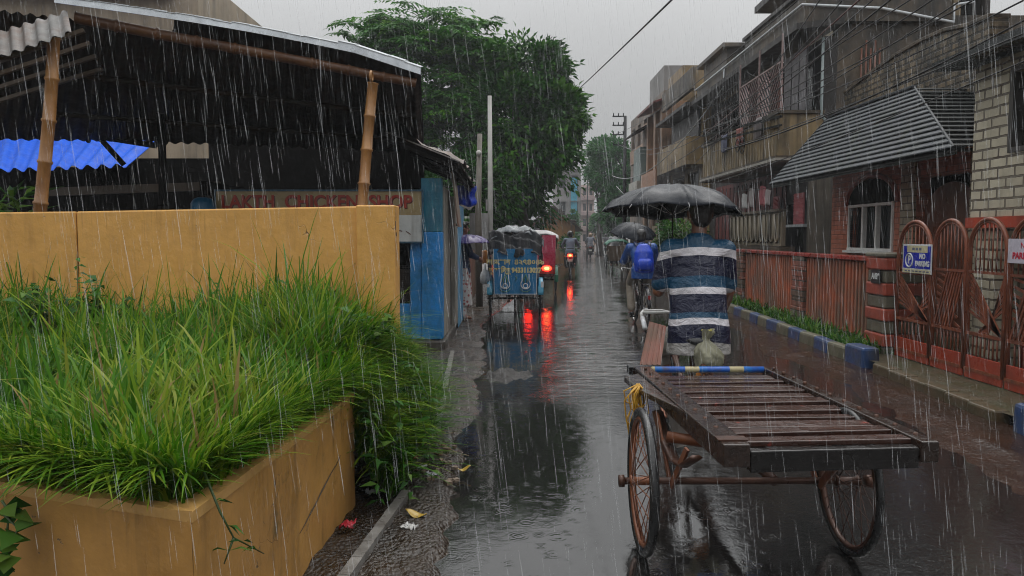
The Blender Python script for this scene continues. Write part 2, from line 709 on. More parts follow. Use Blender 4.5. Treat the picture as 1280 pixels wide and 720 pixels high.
vm = verge_mat()
g = MB()
YS = np.concatenate([np.linspace(1.2, 12, 190), np.linspace(12.2, 60, 70)])


def lv(u, w):
    y = float(YS[int(round(w * (len(YS) - 1)))])
    edge = XL(y) + .07 * nz2(0, y, 1.3, 1) + .05 * nz2(3, y, 5, 2)
    left = -7.0 if y > 6.5 else -2.2
    uu = u ** .45
    x = left + (edge - left) * uu
    d = edge - x
    z = .045 * min(1, d / .07) + .02 * nz2(x, y, 2.3, 3) * min(1, d / .15) + .014 * nz2(x, y, 9, 4) - .012
    if d > .3:
        z -= .018 * min(1, (d - .3) / .1) * (1 if y < 5.5 else .3)
    return (x, y, z)


g.grid(lv, 60, len(YS) - 1)
struct(g, 'muddy_verge', vm)

kb = mat('old kerb concrete', (.23, .22, .205), (.11, .10, .09), rough=.35, ns=9, bump=.4, bs=60)
g = MB()
for (a, b) in (((-.735, 3.0), (-.60, 4.28)), ((-.555, 5.45), (-.62, 6.9)), ((-.64, 7.2), (-.75, 9.6))):
    n = 7
    for i in range(n):
        p0 = V((a[0] + (b[0] - a[0]) * i / n, a[1] + (b[1] - a[1]) * i / n, .026))
        p1 = V((a[0] + (b[0] - a[0]) * (i + .985) / n, a[1] + (b[1] - a[1]) * (i + .985) / n, .026))
        g.beam(p0 + V((.006 * nz2(i, a[1], 1.7), 0, .004 * nz2(i, 2, 2))), p1, .052, .07)
o = struct(g, 'kerb_edge', kb)

# right side: muddy shoulder, raised pavement
g = MB()
YS2 = np.concatenate([np.linspace(2, 14, 120), np.linspace(14.4, 60, 50)])


def rs(u, w):
    y = float(YS2[int(round(w * (len(YS2) - 1)))])
    e = XR(y) - .75 - .25 * min(1, max(0, (6.2 - y) / 2.6)) - .22 * nz2(9, y, .6, 5)
    x = e + (XR(y) + .01 - e) * u
    k = min(1, (x - e) / .5)
    return (x, y, .042 * k * k + .010 * nz2(x, y, 6, 7) * k - .004)


g.grid(rs, 30, len(YS2) - 1)
struct(g, 'muddy_shoulder', mat('red mud', (.045, .021, .012), (.020, .012, .009), rough=.16, ns=2.6, bump=.5, bs=26, dist=.015, wet=.4))
g = MB()
g.grid(lambda u, w: ((lambda y: (XR(y) + .02 + (5.9 - 3.8) * u, y, .115 + .012 * nz2(u * 2, y, 5, 8)))(2 + 58 * w)), 14, 200)
struct(g, 'pavement', mat('mossy pavement', (.075, .055, .034), (.04, .05, .02), rough=.4, ns=3.2, bump=.55, bs=28, dist=.02))
# low kerb lip in front of the gate
g = MB()
for i in range(6):
    y = 5.98 + i * .37
    g.bx(XR(y) - .05, XR(y) + .09, y, y + .362, -.03, .125 + .006 * (i % 3))
o = struct(g, 'kerb', mat('kerb ochre concrete', (.10, .065, .035), (.055, .05, .024), rough=.4, ns=8, bump=.5, bs=40))
bev = o.modifiers.new('edge', 'BEVEL'); bev.width = .018; bev.segments = 2

# painted kerb stones ------------------------------------------------
kblue = mat('worn blue kerb paint', (.010, .055, .20), (.03, .05, .09), rough=.4, ns=9, streak=(.05, .045, .035), amt=.75, bump=.4, bs=40)
kpale = mat('weathered pale kerb', (.17, .15, .105), (.085, .085, .05), rough=.45, ns=7, streak=(.03, .04, .018), amt=.8, bump=.5, bs=40)


def kerb_stone(y, L, blue, label, group, big=False, seed=0):
    m = MB()
    h, wd = (.27, .22) if big else (.20, .17)
    x = XR(y + L / 2)
    m.bx(-wd * .5, wd * .5, -L / 2, L / 2, -.04, h - .02)
    for i, (a, b, c) in enumerate(m.v):
        k = 1 - .10 * (c > 0) - .05 * random.random()
        m.v[i] = (a * k, b * (1 - .03 * random.random()), c + .012 * random.random())
    o = m.build('kerb_stone', kblue if blue else kpale, None, .03)
    o.location = (x + .03, y + L / 2, 0)
    o.rotation_euler = (0, 0, R(random.uniform(-3, 3)))
    return tag(o, label, 'kerb stone', group)


ORD = 'first second third fourth fifth sixth seventh eighth ninth tenth'.split()
for k in range(10):
    y = 8.5 + k * 1.06
    if k == 0:
        kerb_stone(y - .05, .5, True, 'big blue painted kerb stone at the foot of the brick gate pillar', 'painted kerb stones', True)
    else:
        kerb_stone(y, .5, True, 'worn blue kerb stone, %s blue one along the kerb counted from the brick gate pillar' % ORD[k], 'painted kerb stones')
    kerb_stone(y + .52, .52, False, 'mossy pale kerb stone, %s pale one along the kerb counted from the brick gate pillar' % ORD[k], 'painted kerb stones')
kerb_stone(5.14, .55, True, 'blue painted kerb stone in front of the gate, beyond the cart deck', 'painted kerb stones', True)

# puddled rubble lump in the road by the left verge
lump = MB()
lump.grid(lambda u, w: ((lambda x, y: (x, y, max(-.01, .035 * (1 - ((x + .06) / .24) ** 2 - ((y - 8.2) / .36) ** 2) + .045 * nz2(x, y, 9, 9))))(-.42 + .74 * u, 7.6 + 1.2 * w)), 26, 30)
solo(lump, 'tar_lump', mat('broken tar', (.022, .02, .019), (.04, .037, .034), rough=.45, spec=.25, ns=20, bump=.9, bs=50, dist=.02), 'low lump of broken tar and grit on the wet road', 'tar lump', (-.06, 8.2, 0))
# ================================================================== yellow planter, grass, boundary wall
yel = mat('yellow limewash', (.42, .205, .050), (.30, .145, .036), rough=.42, ns=3.2, streak=(.10, .055, .022), amt=.55, wet=.3, bump=.55, bs=38, sx=6, sz=.4, dist=.008)
yel_top = mat('yellow coping', (.66, .36, .10), (.5, .26, .075), rough=.34, ns=6, bump=.4, bs=50)
yel_wall = mat('smooth yellow wall', (.70, .345, .075), (.62, .30, .062), rough=.38, ns=1.6, wet=.3, streak=(.30, .16, .05), amt=.36, bump=.18, bs=30, sx=7, sz=.35)
dirt_dark = mat('grime', (.03, .022, .016), rough=.4)

yel = mat_limewash('yellow limewash old', (.52, .275, .075), (.40, .205, .056), (.14, .10, .065), (.07, .042, .018), .8, .85)
yel_top = mat_limewash('yellow coping old', (.62, .36, .12), (.48, .27, .085), (.2, .15, .10), (.16, .10, .04), 1.0, .4, .34)
yel_wall = mat_limewash('yellow wall old', (.76, .405, .105), (.66, .345, .088), (.26, .18, .10), (.26, .14, .05), -.6, .55, .40)
pl = thing('planter', 'low yellow plastered planter wall overgrown with long grass', 'planter', (-1.0, 2.34, 0))
A, B = V((-1.0, 2.34, 0)), V((-.87, 4.17, 0))
A2, B2 = V((-1.125, 2.43, 0)), V((-.99, 4.10, 0))
C, C2 = V((-1.76, 2.62, 0)), V((-1.80, 2.74, 0))
D, D2 = V((-5.2, 3.95, 0)), V((-5.15, 4.08, 0))
E, E2 = V((-1.9, 4.62, 0)), V((-1.9, 4.5, 0))
H = .612


def planwall(mb, p, q, q2, p2, z0, z1, n=14):
    for s_ in ((p, q), (q2, p2)):
        a, b = s_
        mb.grid(lambda u, w, a=a, b=b: (a.x + (b.x - a.x) * u + .006 * nz2(u * 3, w, 2, 3), a.y + (b.y - a.y) * u + .008 * nz2(u * 4, w * 2, 2, 1), z0 + (z1 - z0) * w), n, 5)


m = MB()
planwall(m, A, B, B2, A2, -.1, H)
planwall(m, C, A, A2, C2, -.1, H)
planwall(m, D, C, C2, D2, -.1, H)
planwall(m, B, E, E2, B2, -.1, H)
m.build('wall', yel, pl)


def coping(mb, p, q, q2, p2, o=.0):
    n = 16
    z = lambda u, k: H + .03 + .006 * nz2(u * 4 + k, k, 2.2, 5)
    vs, fs = [], []
    for i in range(n + 1):
        u = i / n
        a, b = p.lerp(q, u), p2.lerp(q2, u)
        d = (a - b).normalized() * (.006 + .004 * nz2(u * 5, 1, 2))
        vs += [(a.x + d.x, a.y + d.y, H - .004), (a.x + d.x, a.y + d.y, z(u, 0)), (b.x, b.y, z(u, 1)), (b.x, b.y, H - .004)]
        if i < n:
            for k in range(4):
                fs.append((4 * i + k, 4 * i + (k + 1) % 4, 4 * i + 4 + (k + 1) % 4, 4 * i + 4 + k))
    mb.add(vs, fs)


m = MB()
for q in ((A, B, B2, A2), (C, A, A2, C2), (D, C, C2, D2), (B, E, E2, B2)):
    coping(m, *q)
m.build('coping', yel_top, pl)
m = MB()
pts = []
for i in range(9):
    u = i / 8
    yy = 3.28 + .62 * u
    xx = -1.0 + .13 * (yy - 2.34) / 1.83
    pts.append((xx + .004, yy, .20 + .17 * u + .012 * nz2(u * 6, 2, 2)))
m.tube(pts, [.001, .002, .003, .002, .0035, .003, .002, .002, .001], 5)
m.build('crack', dirt_dark, pl)
# soil
m = MB()


def soil_z(x, y):
    k = min(1, max(0, (-x - .62) / .42)) if y > 4.1 else 1
    return .60 * k + .05 * nz2(x, y, 1.2, 2) + (.06 * min(1, max(0, y - 4)) if y > 4 else 0) * k - .03


def soil_fn(u, w):
    y = 2.36 + 3.9 * w
    yl = 2.36
    xr = -1.02 + .13 * (y - 2.34) / 1.83 - .04 if y < 4.15 else -.62
    x = -5.2 + (xr + 5.2) * u
    if x < -1.0:
        yf = 2.40 + (-1.0 - x) * .345 + .06
        y = yf + (6.27 - yf) * w
        if y > 4.15 and u == 1:
            x = -.62
    return (x, y, min(soil_z(x, y), .60 if y < 4.15 else 9))


m.grid(soil_fn, 50, 40)
m.build('soil', mat('dark wet soil', (.035, .028, .018), rough=.5, bump=.8, bs=30), pl)


# ---- grass: one tuft field, individual curved blades
def blades(roots, L, Wd, lean, bend, vals):
    n = len(roots)
    T = np.array([0, .3, .62, .85, 1.0])
    lx, ly = np.cos(lean), np.sin(lean)
    out, side = [], np.stack([-ly, lx, np.zeros(n)], 1)
    dirh = np.stack([lx, ly, np.zeros(n)], 1)
    for k, t in enumerate(T):
        a = bend * t
        hgt = L * (t - .42 * np.clip(bend, 0, 2.4) * t ** 2.3 * .9)
        hor = L * (.12 * t + .55 * bend * t ** 1.8)
        c = roots + dirh * hor[:, None]
        c[:, 2] += hgt
        wk = Wd * (.7, 1., .85, .5, 0)[k] * .5
        if k < 4:
            out += [c - side * wk[:, None], c + side * wk[:, None]]
        else:
            out.append(c)
    vs = np.stack(out, 1).reshape(-1, 3)
    tri = np.array([0, 2, 1, 1, 2, 3, 2, 4, 3, 3, 4, 5, 4, 6, 5, 5, 6, 7, 6, 8, 7])
    loops = (np.arange(n)[:, None] * 9 + tri[None]).ravel()
    return vs, loops, np.repeat(vals, 9)


def in_planter(x, y):
    yf = np.where(x < -1.0, 2.45 + (-1.0 - x) * .345, 2.4)
    xr = np.where(y < 4.15, -1.0 + .13 * (y - 2.34) / 1.83 - .10, -.66)
    return (x < xr) & (y > yf) & (y < 6.2)


N = 60000
x = RNG.uniform(-4.9, -.6, N); y = RNG.uniform(2.4, 6.2, N)
ok = in_planter(x, y)
dens = np.array([.5 + .5 * nz2(a, b, 1.1, 4) for a, b in zip(x, y)])
ok &= RNG.uniform(0, 1, N) < np.clip(dens * 1.1 + .45, .25, 1)
x, y = x[ok], y[ok]
z = np.array([soil_z(a, b) for a, b in zip(x, y)]) - .02
z = np.where(y < 4.15, np.minimum(z, .6), z)
n = len(x)
clump = np.array([nz2(a, b, 2.2, 8) for a, b in zip(x, y)])
clump2 = np.array([nz2(a, b, .9, 12) for a, b in zip(x, y)])
L = (.19 + .13 * RNG.random(n) + .14 * clump + .10 * clump2) * (1 + .55 * np.clip((y - 3.2) / 2.4, 0, 1))
L = np.clip(L, .1, .75) * RNG.uniform(.75, 1.3, n) * np.where(RNG.random(n) < .06, 1.55, 1)
lean = RNG.uniform(0, 2 * np.pi, n) * .55 + (-.5 + 1.6 * clump)
edge = (y > 4.1) & (x > -1.25)
lean = np.where(edge, RNG.normal(-.25, .6, n), lean)
bend = np.clip(RNG.normal(.75, .35, n), .1, 1.7)
bend = np.where(edge, np.clip(RNG.normal(1.15, .4, n), .3, 2.0), bend)
vals = np.clip(.5 + .35 * clump2 + RNG.normal(0, .2, n), 0, 1)
vals = np.where(RNG.random(n) < .035, 1.0, np.minimum(vals, .95))
grass_m = mat_leaf('grass blades', (.014, .060, .003), (.055, .165, .006), (.22, .30, .022), .36, .38, (.24, .17, .06))
vs1, lp1, va1 = blades(np.stack([x, y, z], 1), L, RNG.uniform(.009, .021, n), lean, bend, vals)
# fringe hanging over the coping edge and at the planter's end
k = 2600
t_ = RNG.random(k)
fx = -1.05 + .13 * t_ + RNG.normal(0, .02, k) - .02; fy = 2.5 + 1.75 * t_
front = RNG.random(k) < .45
fx = np.where(front, -1.05 - 1.5 * t_, fx); fy = np.where(front, 2.47 + .5 * t_ * 1.1, fy)
fl = np.where(front, RNG.normal(-1.4, .6, k), RNG.normal(-.1, .6, k))
vs2, lp2, va2 = blades(np.stack([fx, fy, np.full(k, .64)], 1), RNG.uniform(.10, .34, k), RNG.uniform(.007, .014, k), fl, np.clip(RNG.normal(1.0, .4, k), .2, 1.8), RNG.uniform(.2, .9, k))
k = 5200
fx = RNG.uniform(-1.0, -.72, k); fy = RNG.uniform(4.22, 6.0, k)
fz = np.array([soil_z(a, b) for a, b in zip(fx, fy)])
vs3, lp3, va3 = blades(np.stack([fx, fy, fz + .12 * RNG.random(k)], 1), RNG.uniform(.18, .42, k), RNG.uniform(.009, .017, k), RNG.normal(-.9, .9, k), np.clip(RNG.normal(1.0, .45, k), .2, 2.0), RNG.uniform(.45, .95, k))
k = 420
fx = RNG.uniform(-4.8, -1.0, k); fy = RNG.uniform(4.2, 6.1, k)
fz = np.array([soil_z(a, b) for a, b in zip(fx, fy)])
vs4, lp4, va4 = blades(np.stack([fx, fy, fz], 1), RNG.uniform(.5, .85, k), RNG.uniform(.005, .010, k), RNG.uniform(0, 6.28, k), RNG.uniform(.15, .9, k), RNG.uniform(.3, 1., k))
k = 1500
t_ = RNG.random(k)
fx = -1.06 - 2.0 * t_; fy = 2.47 + .345 * 2.0 * t_ + RNG.normal(0, .03, k)
vs5, lp5, va5 = blades(np.stack([fx, fy, np.full(k, .62)], 1), RNG.uniform(.12, .36, k), RNG.uniform(.008, .015, k), RNG.normal(-1.75, .7, k), np.clip(RNG.normal(1.25, .4, k), .3, 2.1), RNG.uniform(.3, .97, k))
V_ = np.concatenate([vs1, vs2, vs3, vs4, vs5])
o1, o2, o3 = len(vs1), len(vs1) + len(vs2), len(vs1) + len(vs2) + len(vs3)
Lp = np.concatenate([lp1, lp2 + o1, lp3 + o2, lp4 + o3, lp5 + o3 + len(vs4)])
gr_o = attr_mesh('grass', V_, 3, Lp, np.concatenate([va1, va2, va3, va4, va5]), grass_m)
tag(gr_o, 'long wet green grass filling the yellow planter', 'grass', kind='stuff')

weed_m = mat_leaf('weed leaves', (.018, .07, .012), (.045, .14, .02), (.13, .22, .035), .35, .35)
stem_m = mat('green stem', (.05, .09, .025), rough=.5, bump=0)


def leafset(name, pos, dirs, L, W, parent, m_, droop=.25, vals=None, base=V((0, 0, 0))):
    pos = np.asarray(pos, float) - np.array(base); dirs = np.asarray(dirs, float)
    n = len(pos)
    ups = RNG.normal(0, .35, (n, 3)); ups[:, 2] += 1
    vs, lp, va = leaves_np(pos, dirs, ups, np.broadcast_to(L, (n,)), np.broadcast_to(W, (n,)), RNG.random(n) if vals is None else vals, droop)
    o = attr_mesh(name, vs, 3, lp, va, m_)
    o.parent = parent
    return o


def weed(base, stems, label, name='weed_plant', group='weeds in the planter', leafL=.07, leafW=.03, every=.05, cat='weed'):
    """stems: list of polylines (world)"""
    b = V(base)
    th = thing(name, label, cat, b, group)
    m = MB()
    P, Dd = [], []
    for st in stems:
        st = [V(p) for p in st]
        m.tube(st, [.005 - .003 * i / (len(st) - 1) for i in range(len(st))], 5)
        acc = 0
        for a, c in zip(st[:-1], st[1:]):
            seg = (c - a).length
            k = max(1, int(seg / every))
            for j in range(k):
                p = a.lerp(c, (j + .5) / k)
                for _ in range(2):
                    P.append(p); an = random.uniform(0, 6.28)
                    Dd.append((math.cos(an), math.sin(an), random.uniform(-.3, .7)))
    m.build('stem', stem_m, th)
    leafset('foliage', P, Dd, RNG.uniform(.7, 1.3, len(P)) * leafL, RNG.uniform(.7, 1.3, len(P)) * leafW, th, weed_m, .3, base=b)
    return th


for (px, py, Y, top, lab) in ((343, 445, 5.6, 345, 'tall spindly weed standing out of the grass by the middle of the yellow wall'), (92, 430, 5.2, 318, 'tall thin weed rising from the grass in front of the crease of the yellow wall'), (270, 450, 5.7, 352, 'thin seeding grass stalk against the yellow wall')):
    b_ = at(px, py, Y)
    t_ = at(px + 4, top, Y)
    weed(b_, [[b_, b_.lerp(t_, .5) + V((.02, 0, 0)), t_], [b_.lerp(t_, .3), b_.lerp(t_, .7) + V((.12, -.05, 0))], [b_.lerp(t_, .3), b_.lerp(t_, .75) + V((-.13, -.03, 0))]], lab, leafL=.075, leafW=.025)
# bushy weeds in the grass
for (px, py, Y, lab) in ((60, 420, 4.9, 'pale leafy weed clump in the grass nearest the left edge'), (125, 410, 5.2, 'leafy weed clump in the grass below the crease of the wall'), (455, 440, 5.0, 'leafy weed clump at the street end of the planter grass')):
    b_ = at(px, py, Y)
    weed(b_, [[b_, b_ + V((random.uniform(-.2, .2), random.uniform(-.15, .15), random.uniform(.15, .35)))] for _ in range(9)], lab, leafL=.085, leafW=.05, every=.035)
# hanging weeds at the planter's street end
st = []
for i in range(9):
    x0, y0 = -.90 + random.uniform(-.08, .24), 4.2 + random.uniform(-.05, .9)
    z0 = .62 + random.uniform(-.1, .1)
    d = random.uniform(.05, .28)
    dz = random.uniform(.25, .6)
    st.append([(x0, y0, z0), (x0 + d * .6, y0 - .1, z0 + .04), (x0 + d, y0 - .16, z0 - dz * .5), (x0 + d * 1.1, y0 - .18, max(.05, z0 - dz))])
weed((-.8, 4.3, .3), st, 'trailing weeds hanging over the street end of the planter', 'trailing_weed', leafL=.08, leafW=.028, every=.045, group=None)
# creeper at the planter's front
st = [[at(2, 625, 2.5), at(12, 640, 2.5), at(5, 690, 2.48), at(18, 715, 2.46)], [at(2, 640, 2.5), at(22, 660, 2.47), at(8, 700, 2.45)]]
cr = weed(at(8, 640, 2.5), st, 'creeper with broad heart shaped leaves trailing down the planter front', 'creeper', leafL=.075, leafW=.07, every=.035, group=None, cat='creeper')
st = [[at(255, 590, 2.5), at(275, 640, 2.42), at(292, 672, 2.46), at(330, 692, 2.6)], [at(292, 672, 2.46), at(280, 705, 2.45)]]
weed(at(255, 590, 2.5), st, 'single trailing grass runner hanging down the side of the planter', 'trailing_weed', leafL=.07, leafW=.013, every=.07, group=None)

# ---- yellow boundary wall
bw = thing('boundary_wall', 'yellow plastered boundary wall with a flat pilaster, behind the grass', 'wall', (-2.3, 6.3, 0))
WX = [(-.95, 1.745), (-1.27, 1.745), (-3.56, 1.705)]
m = MB()
m.slab([(-3.56, 6.3, -.1), (-1.262, 6.3, -.1), (-1.262, 6.3, 1.742), (-3.56, 6.3, 1.70)], (0, .16, 0))
m.build('wall_panel', yel_wall, bw, .012)
m = MB()
m.slab([(-5.4, 5.75, -.1), (-3.562, 6.297, -.1), (-3.562, 6.297, 1.70), (-5.4, 5.75, 1.66)], (-.04, .16, 0))
m.build('wall_panel', yel_wall, bw, .012)
m = MB()
m.bx(-1.265, -.95, 6.25, 6.5, -.1, 1.75)
m.build('pilaster', yel_wall, bw, .012)
m = MB()
m.bx(-.956, -.947, 6.262, 6.28, 1.55, 1.62); m.bx(-.956, -.947, 6.30, 6.33, 1.50, 1.53)
m.build('plaster_chip', mat('bare plaster', (.1, .06, .04)), bw)

# ================================================================== bamboo shed
bamb = mat('bamboo', (.42, .21, .07), (.28, .13, .04), rough=.38, ns=6, streak=(.1, .05, .02), amt=.5, bump=.2, bs=30)
dark = mat('shade dark boards', (.007, .006, .0055), (.004, .0035, .003), rough=.85, ns=3, bump=.4, bs=12, sx=8, sz=.3, spec=.08)  # near black colour stands in for the gloom under roofs and in recesses
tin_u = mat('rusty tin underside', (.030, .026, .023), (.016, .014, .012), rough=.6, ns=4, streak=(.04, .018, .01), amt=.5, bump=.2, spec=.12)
tin = mat('grey tin', (.15, .145, .135), (.085, .08, .075), rough=.45, spec=.2, ns=4, streak=(.12, .08, .06), amt=.4, bump=.15, metal=.35)
tin_pale = mat('pale tin edge', (.62, .66, .70), (.42, .45, .48), rough=.25, ns=8, bump=.1, metal=.3)


def bamboo(mb, a, b, r, nodes=7):
    a, b = V(a), V(b)
    pts, rs = [], []
    for i in range(nodes):
        for du, k in ((.02, 1.18), (.05, 1.0), (.5, .97), (.95, 1.0), (.98, 1.16)):
            u = (i + du) / nodes
            p = a.lerp(b, u)
            p = p + V((.012 * math.sin(u * 7 + a.x), .008 * math.sin(u * 9), 0))
            pts.append(p); rs.append(r * k * (1.06 - .12 * u))
    mb.tube(pts, rs, 10)


E0, E1 = at(70, 3, 7.0), at(526, 84, 8.0)
R0, R1 = at(40, 172, 10.4), at(530, 190, 12.6)
sh = thing('bamboo_shed', 'open bamboo post shed under sagging black tin roof, behind the yellow wall', 'shed', (-3, 9, 0))
m = MB()
nn = (E1 - E0).cross(R0 - E0).normalized()


def roofpt(u, w):
    p = (E0.lerp(E1, u)).lerp(R0.lerp(R1, u), w)
    return p + V((0, 0, .05 * math.sin(u * math.pi) - .07 * max(0, u - .8) / .2 * (1 - w)))


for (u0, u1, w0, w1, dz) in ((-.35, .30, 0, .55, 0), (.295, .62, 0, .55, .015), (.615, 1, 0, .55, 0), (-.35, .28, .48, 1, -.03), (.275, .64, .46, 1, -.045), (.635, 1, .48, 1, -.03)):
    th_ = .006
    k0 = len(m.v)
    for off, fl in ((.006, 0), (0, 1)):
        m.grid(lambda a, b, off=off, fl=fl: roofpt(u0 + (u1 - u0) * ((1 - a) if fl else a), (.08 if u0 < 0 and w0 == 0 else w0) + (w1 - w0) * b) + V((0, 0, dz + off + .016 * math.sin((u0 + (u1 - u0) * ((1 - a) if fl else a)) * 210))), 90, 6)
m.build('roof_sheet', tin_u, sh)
m = MB()
pts = [roofpt(u / 20, 0) for u in range(21)]
for i in range(20):
    a, b = pts[i], pts[i + 1]
    hh = .055 + .02 * (i > 14) + .012 * nz2(i, 3, .7)
    m.slab([a + V((0, -.03, -.01)), b + V((0, -.03, -.01)), b + V((0, -.02, hh)), a + V((0, -.02, hh))], (0, .012, 0))
    m.slab([a + V((0, -.028, hh * .9)), b + V((0, -.028, hh * .9)), b + V((0, .22, hh + .05)), a + V((0, .22, hh + .05))], (0, 0, .006))
m.build('roof_edge', tin_pale, sh)
# beams, rafters and posts
m = MB(); bamboo(m, at(92, 22, 7.15), at(520, 104, 8.05), .05, 9); m.build('beam', mat('old bamboo beam', (.13, .055, .02), (.07, .03, .015), rough=.45, ns=5), sh)
for u in (.12, .3, .48, .66, .84):
    m = MB(); bamboo(m, roofpt(u, .03) - V((0, 0, .07)), roofpt(u, .97) - V((0, 0, .07)), .03, 8); m.build('rafter', tin_u, sh)
for w in (.33, .66):
    m = MB(); bamboo(m, roofpt(.02, w) - V((0, 0, .12)), roofpt(.98, w) - V((0, 0, .12)), .03, 9); m.build('purlin', tin_u, sh)
t0, b0 = at(66, 46, 6.75), at(51, 275, 6.75)
m = MB(); bamboo(m, b0 + (b0 - t0) * (b0.z / (t0.z - b0.z)), t0, .055, 9); m.build('post', bamb, sh)
t0, b0 = at(463, 98, 7.6), at(449, 258, 7.6)
m = MB(); bamboo(m, b0 + (b0 - t0) * (b0.z / (t0.z - b0.z)), t0 + V((0, .2, .0)), .055, 9)
m.ring(t0 + V((0, .05, .03)), .045, .014)
m.build('post', bamb, sh)
for p in ((-4.7, 12.4), (-1.5, 12.4), (-4.3, 9.5)):
    m = MB(); bamboo(m, (p[0], p[1], 0), (p[0], p[1], 3.0), .05, 8); m.build('post', dark, sh)
# dark back and side screens
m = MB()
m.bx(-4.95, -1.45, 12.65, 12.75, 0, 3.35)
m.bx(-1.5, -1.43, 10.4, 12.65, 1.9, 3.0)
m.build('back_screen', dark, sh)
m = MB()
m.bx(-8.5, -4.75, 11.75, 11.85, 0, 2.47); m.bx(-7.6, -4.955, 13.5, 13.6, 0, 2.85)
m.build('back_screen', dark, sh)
m = MB()
m.beam(at(60, 240, 11.5), at(275, 232, 11.5), .06, .12)
m.build('plank_rail', mat('dim plank', (.05, .033, .018)), sh)
m = MB()
m.beam(at(120, 170, 10.8), at(195, 182, 10.8), .05, .08)
m.beam(at(118, 165, 10.8), at(155, 206, 10.9), .05, .07)
m.beam(at(195, 140, 10.85), at(195, 184, 10.85), .035, .035)
m.build('brace', dark, sh)
# left apron of corrugated tin
m = MB()
m.corrugated(at(-60, 58, 7.0), at(84, 14, 7.0), at(89, 40, 6.55), at(-60, 92, 6.55), 9, .018)
m.build('tin_apron', tin, sh)
for k in range(4):
    m = MB(); m.beam(at(-40, 90 + 16 * k, 6.9 + .35 * k), at(105 + 8 * k, 38 + 16 * k, 7.1 + .35 * k), .05, .035); m.build('batten', mat('dim batten', (.12, .085, .055)), sh)

# blue corrugated roof of the hut behind, seen through the shed
hb = thing('blue_roof_hut', 'hut behind the shed under a bright blue corrugated sheet', 'hut', (-6.2, 12.4, 0))
blue = mat('blue sheet', (.002, .10, .62), (.002, .07, .45), rough=.4, spec=.1, ns=5, bump=.1)
m = MB()
m.corrugated(at(-40, 215, 11.2), at(160, 207, 11.2), at(216, 160, 13.2), at(-40, 166, 13.2), 11, .035)
m.build('roof', blue, hb)
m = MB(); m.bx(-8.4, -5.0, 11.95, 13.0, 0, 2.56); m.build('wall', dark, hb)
# beige house behind
bh = thing('beige_house', 'beige plastered house rising behind the shed and blue roof', 'house', (-9, 17, 0))
beige = mat('beige plaster', (.40, .32, .23), (.30, .24, .17), rough=.55, ns=1.5, streak=(.12, .1, .08), amt=.5)
m = MB(); m.wallgrid('y', 16, 16.25, -14, -6.4, 0, 6.9, [(-9.5, -8.5, 4.2, 5.4)]); m.bx(-14, -6.4, 16.25, 22, 0, 6.85)
m.build('wall', beige, bh)
m = MB(); m.slab([(-14.2, 15.7, 6.35), (-6.9, 15.7, 6.35), (-6.9, 15.995, 6.35), (-14.2, 15.995, 6.35)], (0, 0, .12)); m.build('ledge', mat('dark ledge', (.1, .08, .06)), bh)
m = MB(); m.bx(-9.5, -8.5, 16.1, 16.14, 4.2, 5.4); m.build('window', mat('dark glass', (.015, .017, .02), rough=.12, bump=0), bh)
m = MB(); m.bx(-9.2, at(222, 150, 16.3).x, 16.3, 16.5, 0, 4.15)
solo(m, 'garden_wall', beige, 'pale plastered wall glimpsed above the blue sheet roof', 'wall', (-5.6, 16.4, 0))

# plant at the left edge, barrel
b_ = at(12, 268, 7.4)
th = thing('spiky_plant', 'spiky leaved plant above the yellow wall beside the bamboo post', 'plant', V((b_.x, 7.4, 0)))
m = MB(); m.tube([(b_.x, 7.4, 0), (b_.x + .03, 7.4, .9), (b_.x, 7.4, 1.75)], [.05, .045, .03], 8); m.build('stem', stem_m, th)
P, Dd = [], []
for i in range(34):
    a = random.uniform(0, 6.28)
    P.append((b_.x + random.uniform(-.12, .12), 7.4 + random.uniform(-.1, .1), random.uniform(1.5, 1.85))); Dd.append((math.cos(a), math.sin(a), random.uniform(-.1, 1.1)))
leafset('foliage', P, Dd, RNG.uniform(.3, .6, 34), RNG.uniform(.035, .06, 34), th, weed_m, .35, base=V((b_.x, 7.4, 0)))
th = thing('water_barrel', 'blue plastic barrel in the gloom of the shed above the yellow wall', 'barrel', (at(254, 250, 9.6).x, 9.6, 0))
X_ = at(254, 250, 9.6).x
m = MB(); m.tube([(X_, 9.6, z) for z in (1.05, 1.07, 1.35, 1.37, 1.6, 1.62, 1.9, 1.96, 1.98)], [.12, .15, .155, .165, .165, .155, .15, .11, .06], 20); m.build('body', mat('barrel blue', (.01, .11, .22), rough=.35, bump=0), th)
m = MB(); m.tube([(X_ + .06, 9.6, 1.975), (X_ + .06, 9.6, 2.0)], .035, 12); m.build('lid', mat('barrel blue'.replace('blue', 'cap'), (.02, .02, .02)), th)
m = MB(); m.bx(X_ - .3, X_ + .3, 9.4, 9.8, 0, 1.05); solo(m, 'counter', dark, 'dark wooden counter carrying the blue barrel', 'counter', (X_, 9.6, 0))

